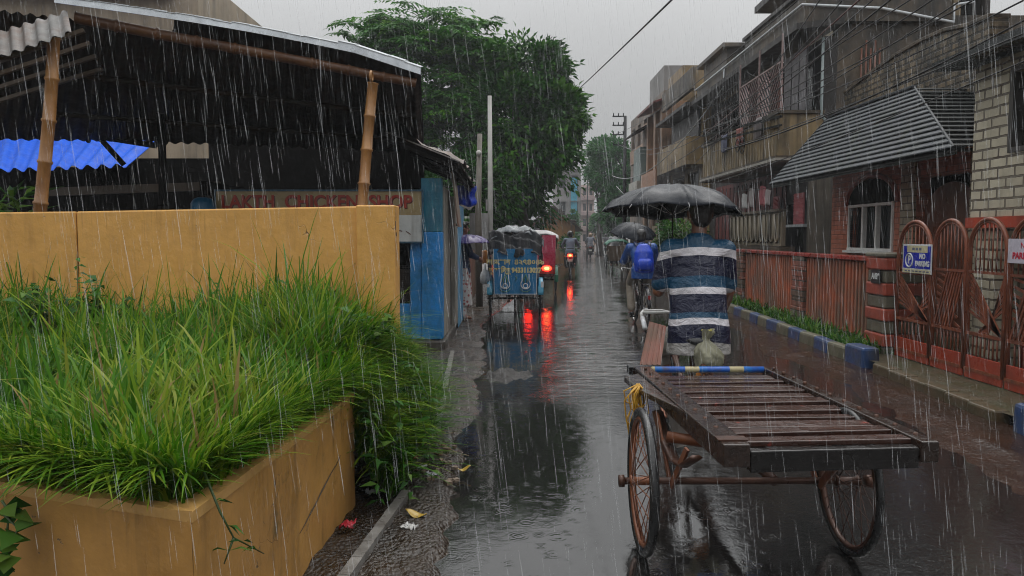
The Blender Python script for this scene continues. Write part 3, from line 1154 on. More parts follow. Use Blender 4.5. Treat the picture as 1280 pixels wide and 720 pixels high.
# ================================================================== chicken shop and row
bl_p = mat('peeling blue paint', (.010, .27, .78), (.012, .17, .40), rough=.42, ns=8, streak=(.012, .10, .15), amt=.75, bump=.5, bs=22, sx=3, sz=1.2, dist=.012)
teal = mat('peeling teal paint', (.015, .20, .30), (.015, .12, .22), rough=.5, ns=5, streak=(.02, .07, .08), amt=.6, bump=.5, bs=22)
cs = thing('chicken_shop', 'blue painted chicken shop with peeling corner pillar and wire cage window', 'shop', (-1.4, 9.9, 0))
m = MB(); m.bx(-1.17, -.9, 9.9, 10.12, .16, 1.55); m.build('pillar', bl_p, cs, .012)
m = MB(); m.bx(-1.168, -.902, 9.902, 10.118, 1.55, 2.24); m.build('pillar_head', teal, cs, .01)
m = MB(); m.bx(-1.32, -1.172, 9.93, 10.1, .16, 1.42); m.build('wall', bl_p, cs, .01)
m = MB(); m.bx(-4.0, -1.322, 9.96, 10.1, .16, .62); m.build('wall', bl_p, cs, .01)
m = MB(); m.bx(-4.0, -.86, 9.82, 14.0, -.05, .15); m.build('plinth', mat('grimy plinth', (.07, .06, .05), (.035, .03, .026), rough=.4, ns=5, bump=.5, bs=25), cs, .02)
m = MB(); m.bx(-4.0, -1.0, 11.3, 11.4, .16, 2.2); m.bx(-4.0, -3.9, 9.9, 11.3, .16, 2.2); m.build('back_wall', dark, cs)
m = MB()
wire = mat('cage wire', (.05, .045, .04), rough=.4, metal=.6, bump=0)
for i in range(15):
    xx = -1.62 + .021 * i
    m.tube([(xx, 9.99, .64), (xx, 9.99, 1.12)], .0028, 4)
for i in range(20):
    m.tube([(-1.62, 9.985, .64 + .0252 * i), (-1.325, 9.985, .64 + .0252 * i)], .0028, 4)
m.build('cage_wire', wire, cs)
m = MB(); m.box((-1.45, 10.3, .85), (.3, .3, .4)); m.build('cage_crate', mat('crate brown', (.045, .03, .02)), cs)
# side along the street: shutters, planks
pan = mat('grey shutter board', (.27, .25, .215), (.17, .16, .14), rough=.55, ns=3, streak=(.05, .05, .045), amt=.6, bump=.3)
pan_b = mat('pale blue plank', (.05, .28, .52), (.10, .28, .44), rough=.5, ns=6, streak=(.2, .19, .16), amt=.5, bump=.3)
m = MB(); m.bx(-.93, -.90, 10.13, 11.2, .16, 2.15); m.build('shutter', pan, cs)
m = MB(); m.bx(-.95, -.92, 11.2, 11.6, .16, 2.1); m.build('dark_gap', dark, cs)  # dark sheet painted as the shade between the shutters
m = MB(); m.bx(-.92, -.86, 11.6, 12.15, .05, 2.1); m.build('shutter', pan, cs)
m = MB(); m.bx(-.925, -.855, 12.16, 13.7, .05, 2.0); m.build('shutter', pan_b, cs)
m = MB()
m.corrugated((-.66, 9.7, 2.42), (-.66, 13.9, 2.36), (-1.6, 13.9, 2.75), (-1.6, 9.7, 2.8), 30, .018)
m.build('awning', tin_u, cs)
m = MB()
for yy in (9.75, 10.9, 12.2, 13.6):
    m.beam((-.7, yy, 2.36), (-1.55, yy, 2.7), .04, .05)
m.beam((-.74, 9.7, 2.35), (-.74, 13.9, 2.3), .05, .05)
m.build('awning_frame', dark, cs)
m = MB(); m.box((-.80, 11.15, 2.02), (.02, .62, .78), ry=R(-6)); m.box((-.80, 11.15, 1.66), (.022, .64, .03), ry=R(-6))
hbd = solo(m, 'hanging_board', mat('faded signboard', (.30, .27, .22), (.22, .10, .07), rough=.5, ns=2.2, streak=(.1, .09, .08), amt=.4), 'faded unreadable signboard tilted under the shop awning', 'signboard', (-.8, 11.15, 1.6))
# rags and scrap on the awning
for i, (yy, zz) in enumerate(((9.85, 2.6), (10.9, 2.62), (12.4, 2.55))):
    m = MB()
    m.grid(lambda u, w: (-.62 - .7 * u, yy + .8 * w, zz - .14 + .30 * u + .06 * nz2(u * 2 + i, w * 2, 2, 2)), 12, 12)
    solo(m, 'roof_scrap', mat('brown scrap sheet', (.13, .085, .055), (.06, .045, .04), rough=.45, ns=4), ('brown scrap sheet on the shop awning at the corner pillar', 'brown scrap sheet on the middle of the shop awning', 'brown scrap sheet on the awning above the blue planks')[i], 'scrap sheet', (-1, yy, zz), 'scrap sheets on the awning')

# sign
cream = mat('sign cream', (.36, .28, .13), (.26, .20, .11), rough=.3, ns=2.5, bump=.05)
white = mat('sign white', (.68, .70, .68), (.42, .46, .47), rough=.3, ns=2.5, streak=(.25, .26, .25), amt=.4, bump=.05)
redp = mat('sign red', (.42, .035, .015), rough=.35, bump=0)
redd = mat('sign red shade', (.10, .012, .01), rough=.4, bump=0)
metal_d = mat('dark iron', (.03, .03, .032), rough=.35, metal=.6, bump=.1)
sg = thing('shop_sign', 'cream signboard lettered CHICKEN SHOP in red, above the cage window', 'signboard', (-2.4, 9.8, 1.4))
x0, x1, zt, zb = at(270, 240, 9.8).x, at(527, 240, 9.8).x, 2.065, 1.43
m = MB(); m.bx(x0, x1, 9.80, 9.83, zb, zt - .30); m.build('lower_panel', white, sg)
m = MB(); m.bx(x0, x1, 9.80, 9.83, zt - .299, zt); m.build('upper_panel', cream, sg)
m = MB()
for (a, b, c, d) in ((x0 - .02, x1 + .02, zt, zt + .022), (x0 - .02, x1 + .02, zb - .022, zb), (x0 - .022, x0, zb, zt), (x1, x1 + .022, zb, zt)):
    m.bx(a, b, 9.785, 9.84, c, d)
m.build('frame', mat('sign frame blue', (.03, .10, .16), rough=.3, bump=0), sg)
text_part('LAKTH  CHICKEN  SHOP', .225, ((x0 + x1) / 2 - .02, 9.799, zt - .150), (1, 0, 0), (0, 0, 1), redd, sg, 'letter_shade', off=.006, ext=.0005, sx=.97)
text_part('LAKTH  CHICKEN  SHOP', .225, ((x0 + x1) / 2 - .032, 9.797, zt - .138), (1, 0, 0), (0, 0, 1), redp, sg, 'lettering', off=.006, ext=.001, sx=.97)
m = MB()
m.add([(x1 - .62, 9.797, zb + .24), (x1 - .36, 9.797, zb + .26), (x1 - .40, 9.797, zb + .33), (x1 - .62, 9.797, zb + .31)], [(0, 1, 2, 3)])
m.build('painted_green', mat('sign green', (.42, .5, .2), rough=.3, bump=0), sg)
m = MB(); m.beam((x1 - .33, 9.797, zb + .15), (x1 - .25, 9.797, zb + .13), .004, .012); m.beam((x1 - .2, 9.797, zb + .13), (x1 - .14, 9.797, zb + .09), .004, .01); m.build('painted_mark', redd, sg)

# blue tarp hung beyond the shop
m = MB()
m.grid(lambda u, w: (-.98 + .34 * u + .02 * math.sin(w * 9), 13.5 + .12 * u + .04 * math.sin(u * 14 + w * 2), 2.03 + .34 * w + .02 * math.sin(u * 7)), 24, 10)
o = solo(m, 'blue_tarp', mat('tarp blue', (.008, .05, .50), (.01, .035, .30), rough=.3, ns=9, bump=.3, bs=20), 'bright blue tarpaulin scrap hung from the end of the awning', 'tarpaulin', (-.8, 13.5, 2.0))
sm = o.modifiers.new('th', 'SOLIDIFY'); sm.thickness = .004
m = MB()
m.grid(lambda u, w: (-.9 + .14 * u, 13.75 + .04 * math.sin(u * 11), 1.25 + .6 * w), 8, 8)
tt = NT('green striped cloth')
vv = tt.coord((1, 1, 1))
sx_ = tt.n('ShaderNodeSeparateXYZ'); tt.l(vv, sx_.inputs[0])
st_ = tt.math('GREATER_THAN', tt.math('FRACT', tt.math('MULTIPLY', sx_.outputs['Z'], 9)), .5)
tt.out(tt.mix(st_, (.10, .26, .05), (.45, .48, .40)), .6)
o = solo(m, 'striped_cloth', tt.m, 'green and white striped cloth hanging past the blue planks', 'cloth', (-.85, 13.75, 1.2))
o.modifiers.new('th', 'SOLIDIFY').thickness = .004

# stall beyond, poles, boards
brn = mat('brown mud wall', (.17, .11, .07), (.09, .06, .042), rough=.55, ns=3, streak=(.04, .03, .025), amt=.5, bump=.5)
gy = mat('grey board', (.30, .29, .28), (.2, .195, .19), rough=.5, ns=4, streak=(.08, .075, .07), amt=.5)
stl = thing('roadside_stall', 'brown mud walled stall with grey boards, beside the thin poles', 'stall', (-1.3, 17, 0))
m = MB(); m.bx(-3.0, -.95, 16.4, 16.6, 0, 1.55); m.bx(-1.1, -.95, 16.6, 20, 0, 1.5); m.build('wall', brn, stl)
m = MB(); m.bx(-.93, -.52, 16.9, 16.93, 1.2, 2.0); m.build('board', gy, stl)
m = MB(); m.bx(-1.45, -1.0, 16.3, 16.33, 1.2, 1.95); m.build('board', mat('grey tan board', (.22, .2, .16)), stl)
m = MB(); m.corrugated((-3.2, 16.0, 2.1), (-.85, 16.0, 2.05), (-.85, 19.5, 2.35), (-3.2, 19.5, 2.4), 16, .02); m.build('roof', tin_u, stl)
conc = mat('pole concrete', (.42, .41, .39), (.33, .32, .30), rough=.45, ns=6, bump=.2)
th = thing('utility_pole', 'slim pale concrete pole standing in front of the dark tree', 'pole', (at(613, 300, 17).x, 17, 0))
m = MB(); xx = at(613, 300, 17).x; m.tube([(xx, 17, 0), (xx, 17, 2.2), (xx - .01, 17, 4.55)], [.065, .058, .045], 12); m.build('shaft', conc, th)
m = MB(); m.bx(xx - .1, xx - .055, 16.95, 17.05, 2.05, 2.3); m.build('meter_box', gy, th)
th = thing('wooden_pole', 'darker wooden pole beside the slim pale one', 'pole', (at(599, 300, 16).x, 16, 0))
m = MB(); xx = at(599, 300, 16).x; m.tube([(xx, 16, 0), (xx - .02, 16, 2), (xx + .02, 16, 3.6)], [.075, .065, .05], 10); m.build('shaft', mat('pole wood', (.16, .14, .115), (.09, .08, .065)), th)
m = MB(); m.ball((xx, 15.93, 3.2), .06); m.build('lamp', mat('lamp shell', (.5, .48, .45)), th)
# ================================================================== trees
bark = mat('wet bark', (.06, .045, .035), (.03, .024, .02), rough=.5, ns=6, bump=.6, bs=18, sz=.3)
feather_m = mat_leaf('feathery leaves', (.016, .080, .009), (.040, .16, .012), (.12, .27, .022), .45, .35)
broad_m = mat_leaf('broad leaves', (.010, .050, .007), (.026, .105, .011), (.08, .21, .02), .4, .25)
far_m = mat_leaf('street tree leaves', (.012, .075, .014), (.025, .12, .02), (.055, .17, .03), .4, .3)


def crown_np(c, rad, ncl, nlf, L, W, seed, style, cr=.2, zmin=None, shell=.5):
    rg = np.random.default_rng(seed)
    c = np.array(c, float); rad = np.array(rad, float)
    d = rg.normal(size=(ncl, 3)); d /= np.linalg.norm(d, axis=1, keepdims=True)
    r = rg.uniform(shell, 1.0, ncl) ** .6
    lum = np.array([1 + (.62 if style == 'feather' else .42) * mnoise.noise(V((x * 1.9 + seed, y * 1.9, z * 1.9))) for x, y, z in d])
    cc = c + d * (r * lum)[:, None] * rad
    if zmin is not None:
        cc[:, 2] = np.maximum(cc[:, 2], zmin + rg.uniform(0, .5, ncl))
    P, D, U, S, Vv = [], [], [], [], []
    for i in range(ncl):
        k = int(nlf * rg.uniform(.5, 1.4))
        s_ = cr * rad.mean() * rg.uniform(.6, 1.35)
        if style == 'feather':
            # flat sprays: fronds radiating from a twig, leaflets hang
            nf = max(3, k // 12)
            for f in range(nf):
                a = rg.uniform(0, 2 * np.pi)
                fd = np.array([np.cos(a), np.sin(a), rg.uniform(-.15, .35)])
                ln = s_ * rg.uniform(.8, 1.5)
                t = np.linspace(.1, 1, 12)
                p = cc[i] + fd * (t * ln)[:, None] + np.array([0, 0, -1]) * (.35 * ln * t ** 2)[:, None] + rg.normal(0, .05, 3)
                sd = np.array([-fd[1], fd[0], 0])
                sg = np.where(np.arange(12) % 2, 1, -1)[:, None]
                P.append(p); D.append(sd * sg + fd * .7 + rg.normal(0, .15, (12, 3)) + np.array([0, 0, -.2])); U.append(np.tile([0, 0, 1.], (12, 1)) + rg.normal(0, .2, (12, 3)))
                S.append(rg.uniform(.7, 1.25, 12)); Vv.append(np.clip(.35 + rg.normal(.06, .24) + rg.normal(0, .1, 12), 0, 1))
        else:
            p = cc[i] + rg.normal(0, 1, (k, 3)) * s_ * np.array([.55, .55, .42])
            o = p - cc[i] + (cc[i] - c) * .25
            P.append(p); D.append(o + rg.normal(0, .35 * s_, (k, 3)) + np.array([0, 0, -.02 * s_])); U.append(rg.normal(0, .5, (k, 3)) + np.array([0, 0, 1.]))
            S.append(rg.uniform(.65, 1.3, k)); Vv.append(np.clip(.38 + rg.normal(.05, .22) + rg.normal(0, .15, k), 0, 1))
    P, D, U, S, Vv = map(np.concatenate, (P, D, U, S, Vv))
    vs, lp, va = leaves_np(P, D, U, S * L, S * W, Vv, .22)
    return vs, lp, va, cc


def tree(name, label, base, crowns, leafm, trunk_r, cat='tree', group=None, limbs=14, top=None, bmat=None):
    b = V(base)
    th = thing(name, label, cat, b, group)
    Vs, Ls, Va, CC = [], [], [], []
    o = 0
    for k in crowns:
        vs, lp, va, cc = crown_np(**k)
        Vs.append(vs - np.array(b)); Ls.append(lp + o); Va.append(va); CC.append(cc); o += len(vs)
    ob = attr_mesh('crown', np.concatenate(Vs), 3, np.concatenate(Ls), np.concatenate(Va), leafm)
    ob.parent = th
    CC = np.concatenate(CC)
    fork = V(top) if top else V((b.x, b.y, b.z + (CC[:, 2].mean() - b.z) * .55))
    m = MB()
    n = 7
    m.tube([b.lerp(fork, i / n) + V((.06 * math.sin(i * 1.7), .05 * math.cos(i * 1.3), 0)) * (i > 0) for i in range(n + 1)], [trunk_r * (1.35 - .7 * min(1, i / 2) * .5 - .35 * i / n) for i in range(n + 1)], 10)
    rr = random.Random(len(label))
    for i in rr.sample(range(len(CC)), min(limbs, len(CC))):
        e = V(CC[i])
        mid = fork.lerp(e, .5) + V((rr.uniform(-.2, .2), rr.uniform(-.2, .2), rr.uniform(.05, .4)))
        m.tube([fork - V((0, 0, .15)), fork.lerp(mid, .5) + V((0, 0, .1)), mid, e], [trunk_r * .5, trunk_r * .36, trunk_r * .22, .012], 6)
    m.build('trunk', bmat or bark, th)
    return th


T = lambda px, py, Y: tuple(at(px, py, Y))
tree('feathery_tree', 'tall feathery leaved tree with flat sprays, rising behind the tin shed', (-2.9, 26, 0), [
    dict(c=T(520, 100, 26), rad=(2.55, 2.3, 2.1), ncl=165, nlf=120, L=.24, W=.085, seed=3, style='feather', cr=.25),
    dict(c=T(480, 60, 26), rad=(1.5, 1.5, 1.0), ncl=80, nlf=110, L=.23, W=.085, seed=4, style='feather', cr=.36),
    dict(c=T(575, 60, 26.5), rad=(1.3, 1.3, 1.2), ncl=75, nlf=110, L=.23, W=.085, seed=5, style='feather', cr=.4),
    dict(c=T(568, 165, 24.5), rad=(1.1, 1.0, 1.7), ncl=90, nlf=110, L=.23, W=.08, seed=9, style='feather', cr=.4)], feather_m, .26)
tree('broadleaf_tree', 'big dense dark broadleaf tree leaning over the parked rickshaws', (.35, 24.6, 0), [
    dict(c=T(648, 165, 24.5), rad=(1.75, 1.8, 2.6), ncl=135, nlf=95, L=.22, W=.105, seed=21, style='broad', cr=.19, shell=.25),
    dict(c=T(660, 92, 24.5), rad=(1.15, 1.2, 1.1), ncl=70, nlf=85, L=.20, W=.105, seed=22, style='broad', cr=.26),
    dict(c=T(703, 150, 24), rad=(.62, .9, 1.1), ncl=50, nlf=85, L=.20, W=.105, seed=23, style='broad', cr=.28),
    dict(c=T(612, 238, 23.5), rad=(1.1, 1.2, .95), ncl=75, nlf=85, L=.19, W=.10, seed=24, style='broad', cr=.27, zmin=1.7)], broad_m, .24, limbs=18)
tree('shade_tree', 'low dark bushy tree in the gloom behind the stall and poles', (-2.2, 22.5, 0), [
    dict(c=T(570, 245, 22.5), rad=(1.5, 1.0, 1.35), ncl=95, nlf=85, L=.19, W=.09, seed=31, style='broad', cr=.24, zmin=.5),
    dict(c=T(618, 235, 26.8), rad=(2.0, .8, 2.0), ncl=110, nlf=85, L=.22, W=.12, seed=32, style='broad', cr=.22, zmin=.3)], broad_m, .16)
tree('street_tree', 'tall green street tree beyond the houses where the street fades into the rain', (6.6, 58, 0), [
    dict(c=T(768, 212, 58), rad=(1.95, 2.0, 2.4), ncl=130, nlf=80, L=.30, W=.16, seed=41, style='broad', cr=.24),
    dict(c=T(778, 262, 56), rad=(1.7, 1.6, 1.7), ncl=80, nlf=80, L=.30, W=.16, seed=42, style='broad', cr=.26),
    dict(c=T(752, 192, 60), rad=(1.0, 1.0, 1.0), ncl=30, nlf=70, L=.30, W=.16, seed=43, style='broad', cr=.4)], far_m, .28)
tree('distant_tree', 'small hazy tree at the far end of the street below the tall street tree', (9.6, 84, 0), [
    dict(c=T(758, 280, 84), rad=(1.3, 1.3, 1.5), ncl=60, nlf=70, L=.34, W=.2, seed=51, style='broad', cr=.3)], far_m, .2)
tree('garden_shrub', 'bright green leafy shrub showing between the two umbrellas and the striped back', (4.35, 20.5, 0), [
    dict(c=T(846, 296, 20.5), rad=(.62, .55, .38), ncl=34, nlf=60, L=.13, W=.065, seed=61, style='broad', cr=.4),
    dict(c=T(846, 318, 20.5), rad=(.5, .5, .4), ncl=20, nlf=60, L=.13, W=.065, seed=62, style='broad', cr=.4)], weed_m, .04, cat='shrub', limbs=8)
tree('roadside_bush', 'green bush in front of the ochre hut at the bend', (2.95, 39.5, 0), [
    dict(c=T(712, 306, 39.5), rad=(.4, .4, .5), ncl=26, nlf=55, L=.15, W=.08, seed=71, style='broad', cr=.36, zmin=.15)], far_m, .05, cat='bush', limbs=6)
tree('wall_creeper', 'green growth at the foot of the tall grey building with the blue strip', (5.6, 70, 0), [
    dict(c=T(717, 283, 70), rad=(.45, .5, 1.3), ncl=26, nlf=55, L=.3, W=.16, seed=72, style='broad', cr=.3, zmin=.3)], far_m, .08, cat='bush', limbs=6)

# weeds along the red fence
N = 5200
y = RNG.uniform(8.9, 19, N)
x = np.array([XR(b) + .22 for b in y]) + RNG.uniform(-.12, .28, N)
cl = np.array([nz2(0, b, 1.6, 14) for b in y])
ok = RNG.random(N) < np.clip(.35 + cl, .05, 1)
x, y = x[ok], y[ok]
n = len(x)
vs, lp, va = blades(np.stack([x, y, np.full(n, .1)], 1), RNG.uniform(.08, .32, n), RNG.uniform(.014, .040, n), RNG.uniform(0, 6.28, n), RNG.uniform(.3, 1.5, n), RNG.random(n))
o = attr_mesh('weeds', vs, 3, lp, va, weed_m)
tag(o, 'low green weeds growing between the painted kerb stones and the red fence', 'weeds', kind='stuff')

# ================================================================== far left side of the street
ochre = mat('ochre mud plaster', (.36, .19, .075), (.25, .13, .06), rough=.55, ns=1.6, streak=(.1, .07, .04), amt=.5, bump=.4)
hut = thing('ochre_hut', 'ochre walled hut with ragged dark tiled roof beyond the dark tree', 'hut', (2.3, 42, 0))
m = MB(); m.wallgrid('y', 41, 41.2, .9, 3.35, 0, 2.05, [(1.5, 2.1, 0, 1.6)]); m.bx(3.15, 3.35, 41.2, 45, 0, 2.05); m.bx(.9, 1.1, 41.2, 45, 0, 2.05)
m.add([(.9, 41.1, 2.05), (3.35, 41.1, 2.05), (2.2, 41.1, 2.95)], [(0, 1, 2)]); m.build('wall', ochre, hut)
m = MB(); m.slab([(3.75, 40.6, 1.75), (3.75, 45.4, 1.75), (2.2, 45.4, 3.05), (2.2, 40.6, 3.05)], (0, 0, .07)); m.slab([(.5, 40.6, 1.75), (2.2, 40.6, 3.05), (2.2, 45.4, 3.05), (.5, 45.4, 1.75)], (0, 0, .07))
for i in range(14):
    m.box((random.uniform(.8, 3.4), 40.62, 0), (.3, .05, .06)); 
    q = m.v[-8:]
    xx = sum(a[0] for a in q) / 8
    zz = 3.05 - abs(xx - 2.2) * .84 + .06
    m.v[-8:] = [(a[0], a[1], a[2] + zz) for a in q]
m.build('roof', mat('old dark tiles', (.05, .04, .035), (.1, .075, .06), rough=.5, ns=9, bump=.5), hut)
m = MB(); m.bx(1.5, 2.1, 41.12, 41.16, 0, 1.6); m.build('door', dark, hut)
wl = MB(); wl.bx(.35, .5, 27, 40, 0, 1.35)
for i in range(5):
    wl.bx(.30, .55, 27 + i * 3.1, 27.3 + i * 3.1, 0, 1.45)
solo(wl, 'low_wall', brn, 'low brown roadside wall running on past the pink rickshaw', 'wall', (.42, 33, 0))
m = MB()
for i in range(9):
    yy = 30.5 + i * .9
    m.tube([(XL(yy) - .35, yy, 0), (XL(yy) - .37, yy, 1.35 + .1 * (i % 3))], .03, 6)
m.beam((XL(30.5) - .36, 30.5, .5), (XL(37.7) - .36, 37.7, .5), .03, .05); m.beam((XL(30.5) - .36, 30.5, 1.1), (XL(37.7) - .36, 37.7, 1.1), .03, .05)
solo(m, 'bamboo_fence', mat('greenish bamboo', (.13, .14, .08), (.08, .08, .05), rough=.5), 'weathered stick fence along the road beside the motorcyclist', 'fence', (1.6, 34, 0))

greyb = mat('grey concrete', (.26, .25, .24), (.2, .19, .185), rough=.6, ns=.6, streak=(.12, .115, .11), amt=.5, sx=1.2, sz=.12)
glass = mat('dark window glass', (.012, .014, .017), rough=.1, bump=0)


def block(name, label, x0, x1, y0, y1, h, m_, rows, cols, winm=glass, extra=None, side_cols=3, face=-1, trim=None):
    th = thing(name, label, 'building', ((x0 + x1) / 2, (y0 + y1) / 2, 0))
    holes, ww = [], (x1 - x0) / cols
    fh = h / rows
    for r in range(rows):
        for c in range(cols):
            holes.append((x0 + ww * (c + .25), x0 + ww * (c + .75), fh * (r + .32), fh * (r + .78)))
    m = MB()
    m.wallgrid('y', y0, y0 + .25, x0, x1, 0, h, holes)
    sh_ = []
    wy = (y1 - y0) / side_cols
    for r in range(rows):
        for c in range(side_cols):
            sh_.append((y0 + wy * (c + .25), y0 + wy * (c + .75), fh * (r + .32), fh * (r + .78)))
    X = x1 if face > 0 else x0
    m.wallgrid('x', X - .25 if face > 0 else X, X if face > 0 else X + .25, y0 + .25, y1, 0, h, sh_)
    Xo = x0 if face > 0 else x1
    m.bx(Xo if face > 0 else Xo - .25, Xo + .25 if face > 0 else Xo, y0 + .25, y1, 0, h)
    m.bx(x0 + .25, x1 - .25, y0 + .25, y1, h - .3, h - .1)
    m.build('wall', m_, th)
    for q in holes:
        f = MB(); f.bx(q[0], q[1], y0 + .14, y0 + .17, q[2], q[3]); f.build('window', winm, th)
        f = MB(); f.bx(q[0] - .15, q[1] + .15, y0 - .45, y0 - .01, q[3] + .08, q[3] + .16); f.build('sunshade', trim or m_, th)
    for q in sh_:
        f = MB()
        xx = X - .17 if face > 0 else X + .14
        f.bx(xx, xx + .03, q[0], q[1], q[2], q[3]); f.build('window', winm, th)
    return th


t1 = block('grey_building', 'tall grey building with a bright blue painted strip, far down the street', 5.3, 8.2, 92, 100, 9.3, greyb, 3, 2, face=1, side_cols=3)
m = MB(); m.bx(7.0, 7.75, 91.8, 91.97, 2.3, 8.4); m.build('painted_strip', mat('turquoise paint', (.04, .36, .52), rough=.5, ns=1, bump=0), t1)
m = MB(); m.bx(5.3, 8.25, 91.7, 100.2, 9.3, 9.42); m.build('roof_slab', greyb, t1)
t2 = block('pink_apartment_block', 'pale pinkish apartment block with balconies closing the far end of the street', 9.2, 11.9, 112, 122, 8.9, mat('pale pink plaster', (.48, .36, .33), (.4, .31, .29), rough=.6, ns=.7), 4, 3, face=1)
for r in range(1, 4):
    m = MB(); m.bx(9.1, 12.0, 111.2, 111.98, 8.9 / 4 * r, 8.9 / 4 * r + .55); m.build('balcony', mat('balcony pink', (.40, .29, .28), rough=.6), t2)
block('distant_house', 'low hazy house across the very end of the street', 13.5, 20, 150, 160, 4.5, greyb, 2, 4)
block('distant_shop_row', 'hazy tan building beside the pink apartment block at the end of the street', 12.6, 16.2, 128, 138, 4.0, ochre, 1, 3)
th = thing('lamp_post', 'thin tall post in front of the pink apartment block', 'pole', (at(734, 300, 75).x, 75, 0))
m = MB(); xx = at(734, 300, 75).x; m.tube([(xx, 75, 0), (xx, 75, 6.8)], [.09, .06], 8); m.build('shaft', metal_d, th)
m = MB(); m.tube([(xx, 75, 6.7), (xx + .5, 75, 6.95), (xx + .9, 75, 6.95)], .04, 6); m.build('arm', metal_d, th)
# ================================================================== right side architecture
red_p = mat('brick red paint', (.34, .055, .028), (.22, .04, .022), rough=.42, ns=4, streak=(.05, .018, .014), amt=.55, bump=.3, bs=30)
pinkw = mat_brick('salmon brick wall', (.56, .19, .115), (.48, .155, .09), (.28, .10, .06), 'x', .26, .085, .010, .7, streak=(.12, .045, .035), amt=.25)
oldc = mat('black mouldy concrete', (.15, .11, .068), (.03, .025, .02), rough=.5, ns=1.5, streak=(.008, .008, .008), amt=.72, bump=.4, bs=18, sx=3, sz=.25)
oldy = mat('stained ochre plaster', (.36, .26, .13), (.19, .145, .08), rough=.5, ns=2, streak=(.014, .013, .011), amt=.72, bump=.4, bs=20, sx=7, sz=.3)
darkw = mat('dark wet wall', (.036, .027, .022), (.014, .012, .011), rough=.5, ns=2, streak=(.012, .011, .01), amt=.6, bump=.3)
maroon = mat('maroon wall', (.22, .035, .028), (.12, .025, .022), rough=.5, ns=3, streak=(.03, .012, .012), amt=.6)
pvc = mat('white pipe', (.62, .66, .68), (.5, .52, .54), rough=.3, ns=8, bump=0)
iron = mat('black iron grille', (.025, .024, .024), rough=.4, metal=.5, bump=0)

# ---- red slatted compound fence
FX = 4.62
fn = thing('red_fence', 'low compound fence of weathered red vertical slats between brick piers', 'fence', (FX, 13, 0))
slat_m = mat('weathered red slats', (.56, .13, .05), (.22, .075, .045), rough=.45, ns=2.2, streak=(.15, .115, .085), amt=.85, bump=.35, bs=35, sx=14, sz=.45)
pier_m = mat_brick('mossy pier blocks', (.13, .115, .085), (.34, .075, .045), (.03, .028, .024), 'x', 5.0, .16, .012, .9, streak=(.03, .035, .02), amt=.5)
pier_my = mat_brick('mossy pier blocks front', (.13, .115, .085), (.34, .075, .045), (.03, .028, .024), 'y', 5.0, .16, .012, .9, streak=(.03, .035, .02), amt=.5)


def slatpanel(y0, y1):
    m = MB()
    n = int((y1 - y0) / .105)
    d = (y1 - y0) / n
    for i in range(n):
        yy = y0 + d * i
        m.bx(FX + .035, FX + .08, yy, yy + d * .98, .18, 1.17)
        m.bx(FX, FX + .034, yy + d * .22, yy + d * .76, .18, 1.165)
    m.build('slat_panel', slat_m, fn, .008)


slatpanel(9.62, 12.05); slatpanel(12.55, 15.2)
for y0 in (12.06, 15.21):
    m = MB()
    for k in range(7):
        o = .012 if k % 2 else 0
        m.bx(FX - .05 - o, FX + .16, y0 - o, y0 + .47 + o, .05 + k * .161, .05 + k * .161 + .159)
    m.build('pier', pier_m, fn, .012)
m = MB(); m.bx(FX - .06, FX + .15, 9.4, 15.75, 1.175, 1.235); m.build('cap', mat('red cap', (.30, .03, .02), (.16, .03, .022), rough=.3, ns=5, streak=(.05, .03, .02), amt=.4), fn, .012)
m = MB(); m.bx(FX - .03, FX + .14, 9.6, 15.7, 0, .17); m.build('plinth', mat('mossy footing', (.10, .09, .06), (.06, .07, .03), rough=.45, ns=5, bump=.5), fn, .015)
# gate pillar with alternating quoins
gp = thing('gate_pillar', 'brick gate pillar with alternating red and grey blocks carrying the number plate', 'gate pillar', (4.5, 9.2, 0))
qr = mat('red quoin', (.36, .07, .04), (.24, .05, .03), rough=.42, ns=6, streak=(.05, .03, .025), amt=.5, bump=.5)
qg = mat('grey quoin', (.15, .135, .10), (.09, .085, .06), rough=.45, ns=6, streak=(.04, .04, .025), amt=.5, bump=.6)
for k in range(8):
    m = MB()
    o = .02 if k % 2 else 0
    m.bx(4.36 - o, 4.80 + o, 8.95 - o, 9.40 + o, .05 + k * .15, .05 + k * .15 + .144)
    m.build('block', qr if k % 2 else qg, gp, .018)
m = MB(); m.bx(4.33, 4.83, 8.92, 9.43, 1.252, 1.30); m.build('cap', qg, gp, .015)
m = MB(); m.bx(4.325, 4.338, 9.02, 9.24, .94, 1.10); npl = m.build('number_plate', mat('plate black', (.02, .02, .02), bump=0), gp)
text_part('A/89', .10, (4.3245, 9.13, 1.02), (0, -1, 0), (0, 0, 1), white, npl, 'lettering', off=.003)

